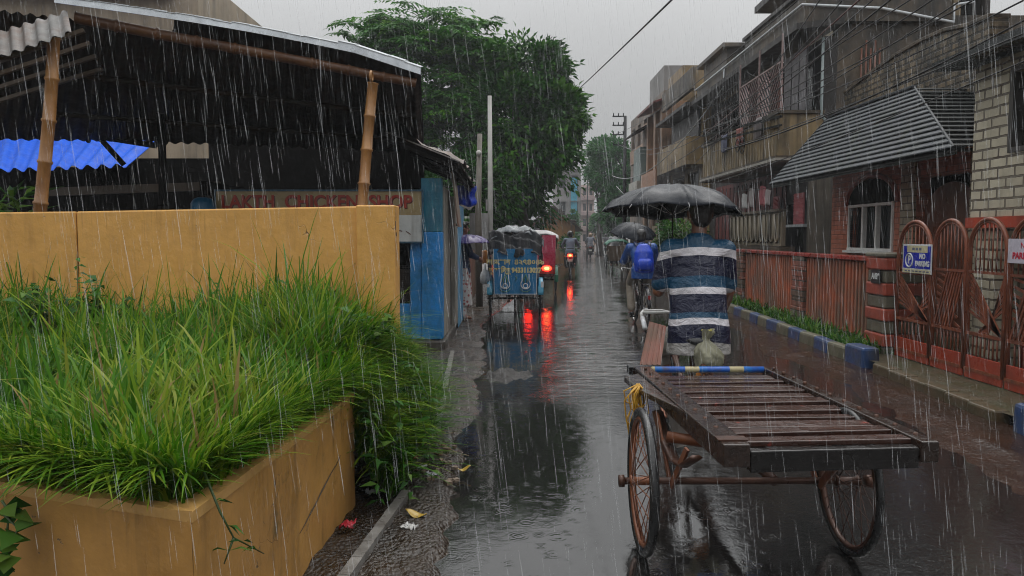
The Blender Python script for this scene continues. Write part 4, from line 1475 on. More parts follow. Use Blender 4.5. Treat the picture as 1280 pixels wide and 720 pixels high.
# ---- wrought gate
gate_m = mat('red brown gate paint', (.31, .085, .036), (.13, .042, .024), rough=.36, ns=9, streak=(.04, .018, .012), amt=.7, bump=.15)
gate_r = mat('red gate sheet', (.36, .05, .022), (.20, .034, .018), rough=.3, ns=4, streak=(.08, .02, .014), amt=.4, bump=.15)
GX = 4.46
spans = [(8.14, 8.88), (7.52, 8.12), (6.90, 7.50), (6.27, 6.88), (5.62, 6.25)]
labs = ['arched red brown gate leaf next to the brick pillar, carrying the blue NO PARKING sign', 'arched gate leaf second from the brick pillar, slats leaning towards the pillar', 'arched gate leaf third from the brick pillar, in front of the red grille', 'arched gate leaf carrying the white NO PARKING notice', 'gate leaf beyond the white NO PARKING notice']
for gi, (ya, yb) in enumerate(spans):
    yc = (ya + yb) / 2
    hw = (yb - ya) / 2 - .015
    z0, zs = .20, 1.66 - hw * 1.0
    gt = thing('gate_leaf', labs[gi], 'gate', (GX, yc, .1), 'arched gate leaves')
    m = MB()
    arch = [(GX, yc - hw, z0)] + [(GX, yc - hw * math.cos(math.pi * k / 16), zs + hw * math.sin(math.pi * k / 16)) for k in range(17)] + [(GX, yc + hw, z0)]
    m.tube(arch, .020, 8)
    arch2 = [(GX, yc - hw * .9, z0)] + [(GX, yc - hw * .9 * math.cos(math.pi * k / 14), zs + hw * .9 * math.sin(math.pi * k / 14)) for k in range(15)] + [(GX, yc + hw * .9, z0)]
    m.tube(arch2, .009, 6)
    m.beam((GX, yc - hw, .56), (GX, yc + hw, .56), .03, .03)
    m.beam((GX, yc - hw, z0 + .01), (GX, yc + hw, z0 + .01), .04, .03)
    m.beam((GX, yc - hw, zs - .22), (GX, yc + hw, zs - .22), .025, .025)
    m.build('frame', gate_m, gt)
    m = MB()
    nb = 8
    for k in range(1, nb):
        yy = yc - hw * .88 + 2 * hw * .88 * k / nb
        zt = zs + math.sqrt(max(0, (hw * .9) ** 2 - (yy - yc) ** 2))
        m.tube([(GX + .005, yy, zs - .22), (GX + .005, yy, zt)], .007, 6)
    m.build('bars', gate_m, gt)
    m = MB()
    for k in range(1, nb):
        yy = yc - hw * .88 + 2 * hw * .88 * k / nb
        m.tube([(GX + .005, yy, .34), (GX + .005, yy, .56)], .009, 6)
    m.build('pickets', gate_m, gt)
    # raking flat slats: a bundle that fans from one lower corner, crossed on the other half
    m = MB()
    sgn = 1 if gi % 2 == 0 else -1
    nsl = 7
    for k in range(nsl):
        u = k / (nsl - 1)
        ztop, zbot = zs - .23, .58
        if sgn > 0:
            a = (GX, yc + hw * .86, ztop - .02 - u * (ztop - zbot) * .62)
            b = (GX, yc - hw * .86 + 0 * u, max(zbot, ztop - .62 - u * (ztop - zbot) * .40))
        else:
            a = (GX, yc - hw * .86 + 2 * hw * .86 * (u * .55), ztop)
            b = (GX, yc + hw * (-.2 + 1.06 * u), zbot + .0)
        m.beam(a, b, .024, .014, (1, 0, 0))
    for k in range(6):
        u = k / 5
        if sgn > 0:
            m.beam((GX + .012, yc - hw * .86, zs - .25 - u * .30), (GX + .012, yc - hw * .1 + hw * .5 * u, .58), .022, .01, (1, 0, 0))
        else:
            m.beam((GX + .012, yc + hw * .86, zs - .25 - u * .35), (GX + .012, yc + hw * .2 - hw * .9 * u, .58 + .1 * (5 - k)), .024, .01, (1, 0, 0))
    m.build('slats', gate_m, gt)
    m = MB(); m.bx(GX - .012, GX + .012, yc - hw - .005, yc + hw + .005, .12, .345)
    m.build('kick_plate', gate_r, gt, .006)

blue_s = mat('enamel blue', (.006, .022, .38), rough=.25, bump=0)
yl_s = mat('sign cream yellow', (.6, .56, .35), rough=.3, bump=0)
whs = mat('enamel white', (.70, .72, .74), rough=.25, bump=0)
ns = thing('no_parking_sign', 'blue and white NO PARKING sign on the gate leaf beside the brick pillar', 'sign', (GX - .03, 8.35, 1.2))
p0, p1 = at(1133, 308, GX), at(1165, 341, GX)
SX = GX - .035
ya, yb = 8.70, 8.10
m = MB(); m.bx(SX, SX + .008, yb, ya, 1.09, 1.41); m.build('board', whs, ns, .003)
m = MB(); m.bx(SX - .002, SX - .0003, yb + .02, ya - .02, 1.145, 1.39); m.build('blue_field', blue_s, ns)
m = MB(); m.bx(SX - .004, SX - .0023, yb + .08, ya - .10, 1.32, 1.395); m.build('cream_label', yl_s, ns)
m = MB(); m.bx(SX - .004, SX - .0023, yb + .015, ya - .015, 1.095, 1.135); m.build('cream_label', yl_s, ns)
m = MB()
cpt = (SX - .0035, ya - .15, 1.232)
ring = [(cpt[0], cpt[1] + .075 * math.cos(a * math.pi / 14), cpt[2] + .072 * math.sin(a * math.pi / 14)) for a in range(28)]
m.tube(ring, .009, 6, closed=True); m.build('ring', whs, ns)
rx, ux = (0, -1, 0), (0, 0, 1)
text_part('P', .125, (SX - .0035, ya - .15, 1.235), rx, ux, whs, ns, 'letter_p', off=.004)
text_part('NO', .075, (SX - .0035, yb + .18, 1.278), rx, ux, whs, ns, off=.004)
text_part('PARKING', .075, (SX - .0035, yb + .18, 1.198), rx, ux, whs, ns, off=.004, sx=.92)
m = MB()
for k in range(7):
    m.bx(SX - .0052, SX - .0043, yb + .04 + k * .075, yb + .09 + k * .075, 1.108, 1.122)
for k in range(3):
    m.bx(SX - .0052, SX - .0043, yb + .2 + k * .07, yb + .25 + k * .07, 1.345, 1.372)
m.build('small_print', mat('print grey', (.12, .14, .2), bump=0), ns)
n2 = thing('no_parking_notice', 'white notice lettered NO PARKING in red on the gate', 'sign', (GX - .03, 6.7, 1.2))
m = MB(); m.bx(SX, SX + .006, 6.40, 6.86, 1.26, 1.475); m.build('board', mat('notice lilac white', (.62, .58, .66), rough=.3, bump=0), n2, .002)
rd_t = mat('notice red', (.55, .02, .05), bump=0)
text_part('NO', .075, (SX - .001, 6.63, 1.415), rx, ux, rd_t, n2)
text_part('PARKING', .078, (SX - .001, 6.63, 1.325), rx, ux, rd_t, n2, off=.003)

# ---- salmon house with slatted awning roof
ph = thing('salmon_house', 'salmon brick house with white framed window under a grey slatted roof', 'house', (6.4, 12, 0))
HX = 5.95
m = MB()
win = (12.05, 13.55, 1.30, 1.99)
door = (10.0, 11.35, 0, 2.35)
m.wallgrid('x', HX, HX + .22, 9.3, 14.35, 0, 2.72, [win, door])
m.build('wall', pinkw, ph)
m = MB(); m.bx(HX + .22, 9.5, 14.1, 14.35, 0, 3.2); m.bx(HX + .221, 9.5, 9.3, 9.5, 0, 3.2); m.build('wall', oldc, ph)
f = MB()
for a in (win[0] - .045, win[0] + .48, win[0] + .97, win[1]):
    f.bx(HX - .03, HX + .05, a, a + .05, win[2] - .05, win[3] + .05)
f.bx(HX - .035, HX + .05, win[0] - .05, win[1] + .05, win[2] - .05, win[2]); f.bx(HX - .035, HX + .05, win[0] - .05, win[1] + .05, win[3], win[3] + .045)
f.bx(HX - .09, HX + .05, win[0] - .1, win[1] + .1, win[2] - .09, win[2] - .052)
wf = f.build('window', mat('white window paint', (.8, .8, .78), (.66, .66, .64), rough=.35, ns=8, bump=.1), ph, .004)
f = MB(); f.bx(HX + .1, HX + .11, win[0], win[1], win[2], win[3]); f.build('pane', glass, wf)
f = MB()
for k in range(9):
    f.tube([(HX + .02, win[0] + .1 + k * .16, win[2]), (HX + .02, win[0] + .1 + k * .16, win[3])], .007, 5)
f.build('window_bar', iron, wf)
m = MB()
n = 18
arc = [(HX - .004, 12.8 + .85 * math.cos(math.pi * k / n), 2.03 + .42 * math.sin(math.pi * k / n)) for k in range(n + 1)]
m.slab(arc, (.003, 0, 0)); m.build('arch_panel', dark, ph)
m = MB()
arc = [(HX - .01, 12.8 + .9 * math.cos(math.pi * k / n), 2.03 + .47 * math.sin(math.pi * k / n)) for k in range(n + 1)]
m.tube(arc, .045, 6); m.build('arch_trim', red_p, ph)
qb = mat_brick('cream brick', (.42, .36, .26), (.34, .29, .2), (.06, .045, .03), 'x', .23, .105, .012, .9)
m = MB(); m.bx(HX - .04, HX + .1, 11.36, 11.75, 0, 2.6); m.build('quoin', qb, ph)
m = MB(); m.bx(HX - .04, HX + .1, 9.45, 9.98, 0, 2.6); m.build('quoin', qb, ph)
dm = mat('arched brown door', (.13, .045, .022), (.08, .03, .016), rough=.35, ns=3, bump=.2)
m = MB()
dpts = [(HX + .12, 10.0, 0), (HX + .12, 10.0, 1.75)] + [(HX + .12, 10.675 - .675 * math.cos(math.pi * k / 12), 1.75 + .5 * math.sin(math.pi * k / 12)) for k in range(1, 12)] + [(HX + .12, 11.35, 1.75), (HX + .12, 11.35, 0)]
m.slab(dpts, (.05, 0, 0)); dr = m.build('door', dm, ph)
m = MB(); m.ball((HX + .1, 10.15, 1.0), .035); m.build('handle', iron, dr)
m = MB(); m.bx(HX + .2, HX + .23, 10.0, 11.35, 0, 2.35); m.build('door_recess', dark, ph)
m = MB(); m.slab([(5.03, 8.75, 2.44), (5.03, 14.72, 2.44), (HX, 14.5, 2.72), (HX, 8.8, 2.72)], (0, 0, .03)); m.build('soffit', mat('red soffit', (.50, .14, .05), (.34, .10, .04), rough=.4, ns=4), ph)
m = MB(); m.bx(4.97, 4.995, 8.7, 14.76, 2.415, 2.475); m.build('fascia', mat('dark green fascia', (.03, .042, .04), rough=.4), ph)
# roof: overlapping grey slats in courses
slate = mat('grey roof slats', (.085, .095, .108), (.05, .056, .064), rough=.38, ns=7, streak=(.07, .08, .06), amt=.4, bump=.3, bs=35)
ea, eb = V((4.93, 8.66, 2.46)), V((4.93, 14.8, 2.46))
ra, rb = at(1143, 112, 11.15), at(1036, 149, 13.9)
m = MB()
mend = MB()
nc = 15
for k in range(nc):
    u0, u1 = k / nc, (k + 1.06) / nc
    a0, b0 = ea.lerp(ra, u0), eb.lerp(rb, u0)
    a1, b1 = ea.lerp(ra, u1), eb.lerp(rb, u1)
    lift = V((-.014, 0, .028))
    m.slab([a0 + lift, b0 + lift, b1, a1], V((0, 0, .018)))
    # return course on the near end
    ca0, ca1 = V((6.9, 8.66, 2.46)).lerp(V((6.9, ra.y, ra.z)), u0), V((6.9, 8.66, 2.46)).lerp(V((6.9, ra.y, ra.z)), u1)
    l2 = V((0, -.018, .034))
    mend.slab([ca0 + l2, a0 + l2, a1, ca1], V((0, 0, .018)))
m.build('roof', slate, ph, .004)
mend.build('roof_end', mat('shade darkened slats', (.035, .038, .038), (.02, .022, .02), rough=.6, spec=.15), ph, .004)  # end face slats coloured darker to paint in the shade on that side
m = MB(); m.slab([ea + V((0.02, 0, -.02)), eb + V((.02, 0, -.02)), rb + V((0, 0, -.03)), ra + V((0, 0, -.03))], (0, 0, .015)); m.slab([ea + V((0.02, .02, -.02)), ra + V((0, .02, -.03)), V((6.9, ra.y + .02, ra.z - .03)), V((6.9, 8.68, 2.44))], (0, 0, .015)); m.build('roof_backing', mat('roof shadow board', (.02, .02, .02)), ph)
m = MB(); U_ = V((0, 0, .045)); m.beam(ra + U_, rb + U_, .08, .04); m.beam(ea + U_ * .5, ra + U_ * .5, .03, .05); m.beam(eb + U_ * .5, rb + U_ * .5, .03, .05); m.build('ridge', mat('dark ridge cap', (.05, .055, .06), (.03, .034, .038), rough=.55, spec=.2), ph, .01)
# rough masonry parapet behind the roof
ston = mat_brick('crumbling masonry', (.33, .25, .15), (.2, .16, .11), (.05, .045, .04), 'x', .24, .10, .02, 1.4, streak=(.012, .012, .011), amt=.85)
m = MB()
tp = [at(1050, 118, 15.0), at(1085, 95, 14.0), at(1120, 70, 13.0), at(1150, 52, 12.2), at(1172, 40, 11.6), at(1195, 34, 11.0), at(1215, 22, 10.5)]
yy0 = 15.0
prev = None
for i in range(len(tp) - 1):
    a, b = tp[i], tp[i + 1]
    za, zb_ = a.z, b.z
    m.slab([(6.4, a.y, 2.6), (6.4, b.y, 2.6), (6.4, b.y, zb_), (6.4, a.y, za)], (.25, 0, 0))
m.build('parapet', ston, ph)
m = MB()
for i in range(len(tp) - 1):
    a, b = tp[i], tp[i + 1]
    m.slab([(6.37, a.y, a.z + .002), (6.37, b.y, b.z + .002), (6.37, b.y, b.z + .06), (6.37, a.y, a.z + .06)], (.31, 0, 0))
m.build('coping', oldc, ph, .01)
m = MB(); m.bx(6.7, 9.4, 9.6, 14.0, 3.0, 3.15); m.build('roof_slab', oldc, ph)

# ---- cream brick house nearest
bhx = 4.98
ch = thing('cream_brick_house', 'cream brick house with dark barred window over a red lintel, beside the gate', 'house', (6.2, 7, 0))
cb = mat_brick('cream facing brick', (.58, .53, .40), (.48, .43, .32), (.075, .055, .04), 'x', .27, .105, .014, 1.0, streak=(.2, .17, .12), amt=.2)
m = MB(); m.wallgrid('x', bhx, bhx + .24, 4.2, 8.38, 1.70, 3.30, [(6.3, 7.72, 2.38, 3.12)]); m.build('wall', cb, ch)
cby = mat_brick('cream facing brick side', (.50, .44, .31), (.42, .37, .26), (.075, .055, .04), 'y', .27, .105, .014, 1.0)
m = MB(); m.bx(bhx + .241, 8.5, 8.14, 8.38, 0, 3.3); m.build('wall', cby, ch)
m = MB(); m.slab([(bhx - .32, 3.9, 3.31), (bhx - .32, 8.68, 3.31), (8.6, 8.68, 3.62), (8.6, 3.9, 3.62)], (0, 0, .1)); m.build('roof_overhang', mat('black wet slab', (.03, .034, .036), (.02, .022, .024), rough=.25, ns=4, streak=(.08, .08, .075), amt=.2), ch)
m = MB(); m.bx(bhx - .04, bhx + .25, 4.2, 8.40, 1.585, 1.697); m.build('lintel', mat('orange red lintel', (.45, .06, .025), (.3, .045, .022), rough=.4, ns=6, streak=(.08, .02, .01), amt=.4), ch)
f = MB()
for (a, b, c, d) in ((6.25, 6.31, 2.33, 3.17), (7.71, 7.77, 2.33, 3.17), (6.98, 7.03, 2.38, 3.12)):
    f.bx(bhx - .02, bhx + .1, a, b, c, d)
f.bx(bhx - .021, bhx + .1, 6.311, 7.709, 2.33, 2.379); f.bx(bhx - .021, bhx + .1, 6.311, 7.709, 3.121, 3.17)
wf = f.build('window', mat('dark window frame', (.06, .055, .05)), ch)
f = MB(); f.bx(bhx + .12, bhx + .13, 6.3, 7.72, 2.38, 3.12); f.build('pane', glass, wf)
f = MB()
for k in range(12):
    f.tube([(bhx + .03, 6.4 + k * .11, 2.38), (bhx + .03, 6.4 + k * .11, 3.12)], .008, 5)
for k in range(3):
    f.tube([(bhx + .03, 6.3, 2.55 + k * .2), (bhx + .03, 7.72, 2.55 + k * .2)], .006, 5)
f.build('window_bar', iron, wf)
m = MB(); m.bx(bhx + .9, bhx + 1.0, 4.2, 8.1, 0, 1.6); m.build('back_wall', mat('dark cream court wall', (.22, .17, .12), (.12, .09, .06)), ch)
m = MB(); m.bx(bhx + .05, bhx + .2, 8.0, 8.36, 0, 1.58); m.build('pier', cb, ch)
m = MB(); m.bx(bhx + .02, bhx + .2, 6.35, 6.75, 0, 1.58); m.build('pier', cb, ch)
m = MB()
for k in range(11):
    m.tube([(bhx + .35, 6.85 + k * .11, 0.1), (bhx + .35, 6.85 + k * .11, 1.58)], .016, 6)
for zz in (.5, .8, 1.1, 1.4):
    m.tube([(bhx + .35, 6.8, zz), (bhx + .35, 8.0, zz)], .012, 6)
m.build('red_grille', mat('bright red grille', (.45, .05, .025), (.3, .04, .02), rough=.35), ch)
# upper storey set back
m = MB(); m.bx(7.2, 9.5, 5.5, 10.3, 3.2, 6.2); m.build('upper_storey', mat('red streaked plaster', (.15, .085, .06), (.09, .06, .045), rough=.5, ns=2.5, streak=(.26, .05, .025), amt=.5, sx=8, sz=.3, bump=.4), ch)

# ---- black stained old house
oh = thing('old_house', 'black stained two storey house with ribbed balcony and lattice grille', 'house', (7.5, 19, 0))
OX = 6.2
wins = [(16.1, 17.1, 3.9, 5.2), (17.7, 18.6, 3.2, 5.2), (19.2, 20.2, 3.9, 5.2), (20.9, 21.8, 3.2, 5.2), (22.3, 23.2, 3.9, 5.1), (16.4, 17.4, .9, 2.2), (18.2, 19.1, .2, 2.2), (20.0, 21.2, .9, 2.2)]
m = MB(); m.wallgrid('x', OX, OX + .25, 15.5, 24.2, 0, 5.45, wins); m.build('front_wall', darkw, oh)
m = MB(); m.bx(OX + .251, 12, 15.5, 15.75, 0, 5.85); m.build('side_wall', oldc, oh)
for i, q in enumerate(wins):
    f = MB(); f.bx(OX + .14, OX + .17, *q); f.build('window' if i not in (1, 3, 6) else 'door', mat('orange door', (.28, .06, .025), rough=.4) if i == 1 else glass, oh)
m = MB(); m.slab([(5.52, 15.2, 5.50), (5.52, 24.3, 5.50), (6.45, 24.3, 5.62), (6.45, 15.2, 5.62)], (0, 0, .12)); m.build('eave', darkw, oh)
m = MB(); m.bx(5.72, 5.86, 15.35, 19.2, 5.62, 6.26); m.bx(5.72, 5.86, 19.22, 24.1, 5.62, 6.02); m.bx(5.861, 8.6, 15.35, 15.49, 5.7, 6.2); m.build('parapet', oldc, oh)
m = MB(); m.bx(5.66, 5.92, 15.3, 19.25, 6.262, 6.34); m.build('parapet_coping', darkw, oh)
m = MB(); m.bx(5.9, 9.5, 15.45, 19.1, 6.9, 7.05); m.bx(9.4, 9.5, 15.6, 19.0, 5.9, 6.9); m.build('roof_canopy', darkw, oh)
for xx in (6.55, 7.6, 8.75):
    m = MB(); m.bx(xx, xx + .14, 15.55, 15.7, 5.86, 6.9); m.build('roof_post', oldy, oh)
m = MB(); m.tube([(5.66, 24, 5.98), (5.66, 15.3, 6.0), (7.2, 15.3, 5.93), (8.62, 15.3, 5.66), (8.62, 15.3, 6.0), (9.0, 15.3, 6.05), (9.0, 15.3, 5.8)], .028, 8); m.build('drain_pipe', pvc, oh)
m = MB(); m.tube([(5.7, 21, 5.98), (5.7, 21, 5.4)], .025, 8); m.build('drain_pipe', pvc, oh); m = MB(); m.tube([(6.13, 15.42, 5.4), (6.13, 15.42, 3.9), (6.5, 15.42, 3.4), (6.7, 15.42, 3.0)], .03, 8); m.build('drain_pipe', mat('grey green pipe', (.3, .36, .36), rough=.3, bump=0), oh)
# balcony
BX, by0, by1, bz0, bz1 = 5.3, 15.45, 21.5, 3.10, 3.93
m = MB(); m.bx(BX - .06, OX, by0 - .08, by1 + .06, bz0 - .13, bz0 - .005); m.build('balcony_slab', oldc, oh)
m = MB(); m.bx(BX - .075, BX - .045, by0 - .1, by1 + .08, bz0 - .10, bz0 - .05); m.bx(BX - .07, OX - .2, by0 - .105, by0 - .085, bz0 - .10, bz0 - .05); m.build('slab_edge', mat('pale slab edge', (.4, .38, .34), (.25, .23, .2), rough=.5), oh)
m = MB(); m.bx(BX, BX + .08, by0, by1, bz0, bz1); m.bx(BX + .081, OX, by0, by0 + .08, bz0, bz1)
for i in range(30):
    yy = by0 + .06 + i * .2
    m.bx(BX - .010, BX - .002, yy, yy + .13, bz0 + .02, bz1 - .04)
m.build('balcony_parapet', oldy, oh, .006)
m = MB(); m.bx(BX - .05, BX + .13, by0 - .05, by1 + .03, bz1 + .002, bz1 + .06); m.bx(BX + .131, OX, by0 - .05, by0 + .13, bz1 + .002, bz1 + .06); m.build('balcony_coping', oldc, oh)
# lattice grilles above balcony
latt = mat('faded pink lattice', (.33, .23, .22), (.2, .14, .13), rough=.5, ns=6, bump=0)
m = MB()


def lattice(m, y0, y1, z0, z1, step, x, chev=True):
    yc = (y0 + y1) / 2
    k = 0
    z = z0 - (y1 - y0) / 2
    while z < z1:
        for s_ in (-1, 1):
            a = [yc, z]; b = [yc + s_ * (y1 - y0) / 2, z + (y1 - y0) / 2]
            if a[1] < z0:
                t = (z0 - a[1]) / (b[1] - a[1]); a = [a[0] + (b[0] - a[0]) * t, z0]
            if b[1] > z1:
                t = (z1 - a[1]) / (b[1] - a[1]); b = [a[0] + (b[0] - a[0]) * t, z1]
            if t if False else (b[1] > a[1] + .02):
                m.beam((x, a[0], a[1]), (x, b[0], b[1]), .018, .018, (1, 0, 0))
        z += step


lattice(m, 15.5, 16.9, bz1 + .08, 4.95, .15, BX + .06)
lattice(m, 16.95, 18.3, bz1 + .08, 4.95, .15, BX + .06)
for yy in (15.5, 16.92, 18.32):
    m.beam((BX + .06, yy, bz1 + .06), (BX + .06, yy, 5.5), .03, .03)
m.beam((BX + .06, 15.5, 4.96), (BX + .06, 18.3, 4.96), .03, .03)
m.build('lattice_grille', latt, oh)
m = MB()
for i in range(22):
    yy = 18.45 + i * .14
    m.tube([(BX + .06, yy, bz1 + .06), (BX + .06, yy, 5.5)], .009, 5)
for zz in (4.3, 4.7, 5.1):
    m.tube([(BX + .06, 18.4, zz), (BX + .06, 21.5, zz)], .01, 5)
m.build('iron_grille', iron, oh)
m = MB()
for i in range(6):
    m.tube([(BX + .10 + i * .15, 15.5, bz1 + .06), (BX + .1 + i * .15, 15.5, 5.5)], .009, 5)
m.build('iron_grille', iron, oh)
m = MB(); m.bx(OX - .3, OX - .25, 15.7, 16.9, bz0, 5.3); m.build('curtain_panel', mat('grey curtain', (.2, .19, .2), (.12, .115, .12), rough=.6), oh)
# ground floor: maroon wall face, pink shutters, slotted lower balcony
m = MB(); m.bx(OX - .03, OX - .002, 17.45, 23.4, 0, 2.95); m.build('maroon_front', maroon, oh)
shm = mat('pink shutter', (.48, .13, .14), (.36, .09, .10), rough=.45, ns=5, bump=0)
for (a, b) in ((16.0, 16.55), (17.5, 17.85)):
    m = MB(); m.bx(OX - .16, OX - .13, a, b, 1.75, 2.40)
    for k in range(6):
        m.beam((OX - .17, a + .02, 1.78 + k * .1), (OX - .17, b - .02, 1.86 + k * .1), .012, .02, (1, 0, 0))
    m.build('shutter', shm, oh)
m = MB(); m.bx(OX - .2, OX - .1, 15.9, 17.9, 1.69, 1.745); m.build('sill', pvc, oh)
m = MB(); m.bx(OX - .30, OX + .30, 15.30, 15.42, 0, 2.9); m.build('wing_wall', mat('stained grey wall', (.24, .21, .17), (.15, .135, .11), rough=.5, ns=2.5, streak=(.05, .045, .04), amt=.6, sx=7, sz=.3), oh)
m = MB()
lb0, lb1 = 15.2, 18.7
m.bx(5.32, 5.40, lb0, lb1, 1.30, 1.98)
for i in range(11):
    yy = lb0 + .1 + i * .31
    pts = [(5.30, yy, 1.94), (5.30, yy, 1.48), (5.30, yy + .05, 1.40), (5.30, yy + .15, 1.37), (5.30, yy + .21, 1.43), (5.30, yy + .24, 1.5), (5.30, yy + .24, 1.94)]
    m.tube(pts, .022, 6)
m.build('lower_balcony', mat('grey ochre balcony', (.26, .215, .15), (.17, .145, .10), rough=.5, ns=3, streak=(.03, .027, .022), amt=.7, sx=6, sz=.4), oh)
m = MB(); m.bx(5.28, OX - .61, lb0, lb1, 1.2, 1.29); m.bx(5.26, 5.45, lb0, lb1 + .02, 1.985, 2.04); m.build('balcony_slab', oldc, oh)
m = MB(); m.bx(5.3, 5.5, lb0, 15.5, 0, 1.19); m.bx(5.3, 5.5, 18.3, 18.7, 0, 1.19); m.build('balcony_post', oldc, oh)
# clutter on the facade: meter boxes, looped service cable, a rag on the rail, lattice farther along
m = MB(); lattice(m, 21.6, 23.4, 3.2, 5.2, .2, OX - .12); m.build('lattice_grille', latt, oh)
for (yy, zz, s_) in ((15.42, 4.6, .3), (15.42, 3.6, .22)):
    m = MB(); m.box((6.9 + zz * .1, yy, zz), (s_, .1, s_ * 1.2)); m.build('meter_box', mat('meter box', (.09, .085, .08), (.05, .045, .04), rough=.4), oh, .01)
for i in range(5):
    m = MB()
    a, b = V((5.6, 23.5 - i * 1.2, 5.44)), V((5.6, 21.3 - i * 1.35, 5.42))
    m.tube([a.lerp(b, k / 10) - V((0, 0, (.25 + .12 * (i % 3)) * math.sin(math.pi * k / 10))) for k in range(11)], .011, 5)
    m.build('service_cable', iron, oh)
m = MB()
for i in range(16):
    yy = 17.5 + i * .38
    m.tube([(OX - .08, yy, .3), (OX - .08, yy, 2.85)], .012, 5)
m.build('window_bars', iron, oh)
for i, (yy, cc) in enumerate(((16.3, (.25, .22, .22)), (17.6, (.3, .1, .08)), (18.9, (.12, .13, .2)))):
    m = MB()
    m.grid(lambda u, w: (BX - .07 + .02 * math.sin(u * 9), yy + .55 * u, bz1 + .06 - .42 * w + .02 * math.sin(u * 6 + i)), 10, 8)
    o = solo(m, 'hanging_cloth', mat('rail rag %d' % i, cc, rough=.6, ns=8), ('grey rag slung over the upper balcony parapet at its near end', 'reddish rag slung over the upper balcony parapet', 'dark blue rag slung over the upper balcony parapet')[i], 'laundry', (BX, yy, bz1 - .3), 'rags on the upper balcony')
    o.modifiers.new('th', 'SOLIDIFY').thickness = .008
# laundry
cl = [('white_rag', (.55, .55, .55)), ('striped_cloth', (.45, .42, .42)), ('towel', (.42, .36, .36)), ('pink_cloth', (.42, .12, .14))]
for i, (yy, (nm_, cc)) in enumerate(zip((18.9, 18.35, 17.2, 17.55), cl)):
    m = MB()
    m.grid(lambda u, w: (5.62 + .03 * math.sin(u * 9 + i) * (1 - w), yy - .42 * u - .02 * math.sin(w * 8), 2.17 + (.34 + .1 * (i % 2)) * w + .02 * math.sin(u * 5)), 12, 8)
    o = solo(m, 'hanging_cloth', mat('cloth ' + nm_, cc, tuple(x * .75 for x in cc), rough=.6, ns=9, bump=.1), ('small white rag on the balcony line, farthest from the pink shutters', 'grey white cloth drying on the balcony line', 'pale towel drying on the balcony line nearest the pink shutters', 'pinkish cloth drying on the balcony line')[i], 'laundry', (5.62, yy, 2.2), 'laundry on the balcony line')
    o.modifiers.new('th', 'SOLIDIFY').thickness = .006
m = MB(); m.tube([(5.62, 15.7, 2.62), (5.62, 17.4, 2.55), (5.62, 19.5, 2.62)], .006, 5); solo(m, 'clothes_line', iron, 'clothes line strung above the lower balcony of the old house', 'clothes line', (5.62, 17.5, 2.55))
m = MB(); px_ = at(1052, 60, 15.9).x; m.tube([(px_, 15.9, 5.84), (px_ - .03, 15.9, 6.4), (px_ - .05, 15.9, 7.4)], [.06, .06, .055], 8); solo(m, 'bamboo_pole', mat('green bamboo pole', (.22, .2, .1), (.15, .13, .07), rough=.45), 'yellowish bamboo pole standing up from the side roof of the old house', 'pole', (px_, 15.9, 5.84))
m = MB()
for k in range(5):
    m.tube([(6.9 + .09 * k, 15.44, 3.4), (6.9 + .09 * k, 15.44, 5.2 + .15 * (k % 2))], .018, 6)
m.build('rusty_pipe', mat('rusty pipe', (.22, .07, .035), (.1, .04, .025), rough=.45), oh)
m = MB(); m.bx(7.6, 8.3, 20, 20.8, 6.0, 7.3); m.slab([(7.2, 19.6, 7.3), (8.7, 19.6, 7.3), (8.7, 21.2, 7.3), (7.2, 21.2, 7.3)], (0, 0, .12)); m.build('stair_head', mat('cream stair head', (.45, .4, .3)), oh)

# ---- row beyond
yh = thing('ochre_terrace_house', 'ochre terrace house with long stained balcony, next after the old house', 'house', (7, 27, 0))
ochr2 = mat('ochre terrace plaster', (.42, .29, .13), (.24, .17, .09), rough=.5, ns=1.5, streak=(.018, .016, .013), amt=.8, sx=6, sz=.35)
pinkp = mat('pinkish terrace plaster', (.48, .28, .165), (.30, .18, .115), rough=.5, ns=1.5, streak=(.035, .03, .025), amt=.72, sx=4, sz=.3)
wns = [(25.0, 26.2, 4.5, 5.6), (26.9, 28.1, 4.5, 5.6), (24.9, 26.4, 2.0, 3.6), (26.9, 28.6, 2.0, 3.6), (25, 26.3, 0, 1.5)]
m = MB(); m.wallgrid('x', 6.0, 6.25, 24.4, 29.2, 0, 6.1, wns); m.bx(6.25, 10, 24.4, 24.65, 0, 6.1); m.bx(6.25, 10, 28.95, 29.2, 0, 6.1); m.bx(6.25, 9.9, 24.7, 28.9, 5.9, 6.05); m.build('wall', ochr2, yh)
for q in wns:
    f = MB(); f.bx(6.13, 6.16, *q); f.build('window', glass, yh)
m = MB(); m.bx(5.45, 6.0, 24.3, 29.1, 3.75, 3.88); m.bx(5.45, 5.53, 24.3, 29.1, 3.885, 4.62); m.bx(5.531, 6.0, 24.3, 24.38, 3.885, 4.62); m.build('balcony', ochr2, yh)
m = MB(); m.bx(5.4, 6.4, 24.2, 29.2, 5.55, 5.66); m.build('eave', darkw, yh)
m = MB(); m.bx(5.6, 5.72, 24.3, 29.1, 6.1, 6.75); m.build('parapet', oldc, yh)
m = MB()
for i in range(30):
    m.tube([(5.45, 24.5 + .155 * i, 1.9), (5.45, 24.5 + .155 * i, 3.74)], .012, 5)
for z in (2.3, 2.8, 3.3):
    m.tube([(5.45, 24.4, z), (5.45, 29.1, z)], .012, 5)
m.build('iron_grille', iron, yh)
m = MB(); m.bx(5.3, 5.5, 24.3, 29.1, 1.2, 1.88); m.build('lower_parapet', oldy, yh)
m = MB(); m.bx(7.0, 8.8, 25.5, 28.5, 6.1, 7.6); m.slab([(6.8, 25.2, 7.6), (9, 25.2, 7.6), (9, 28.8, 7.6), (6.8, 28.8, 7.6)], (0, 0, .12)); m.build('roof_room', oldc, yh)
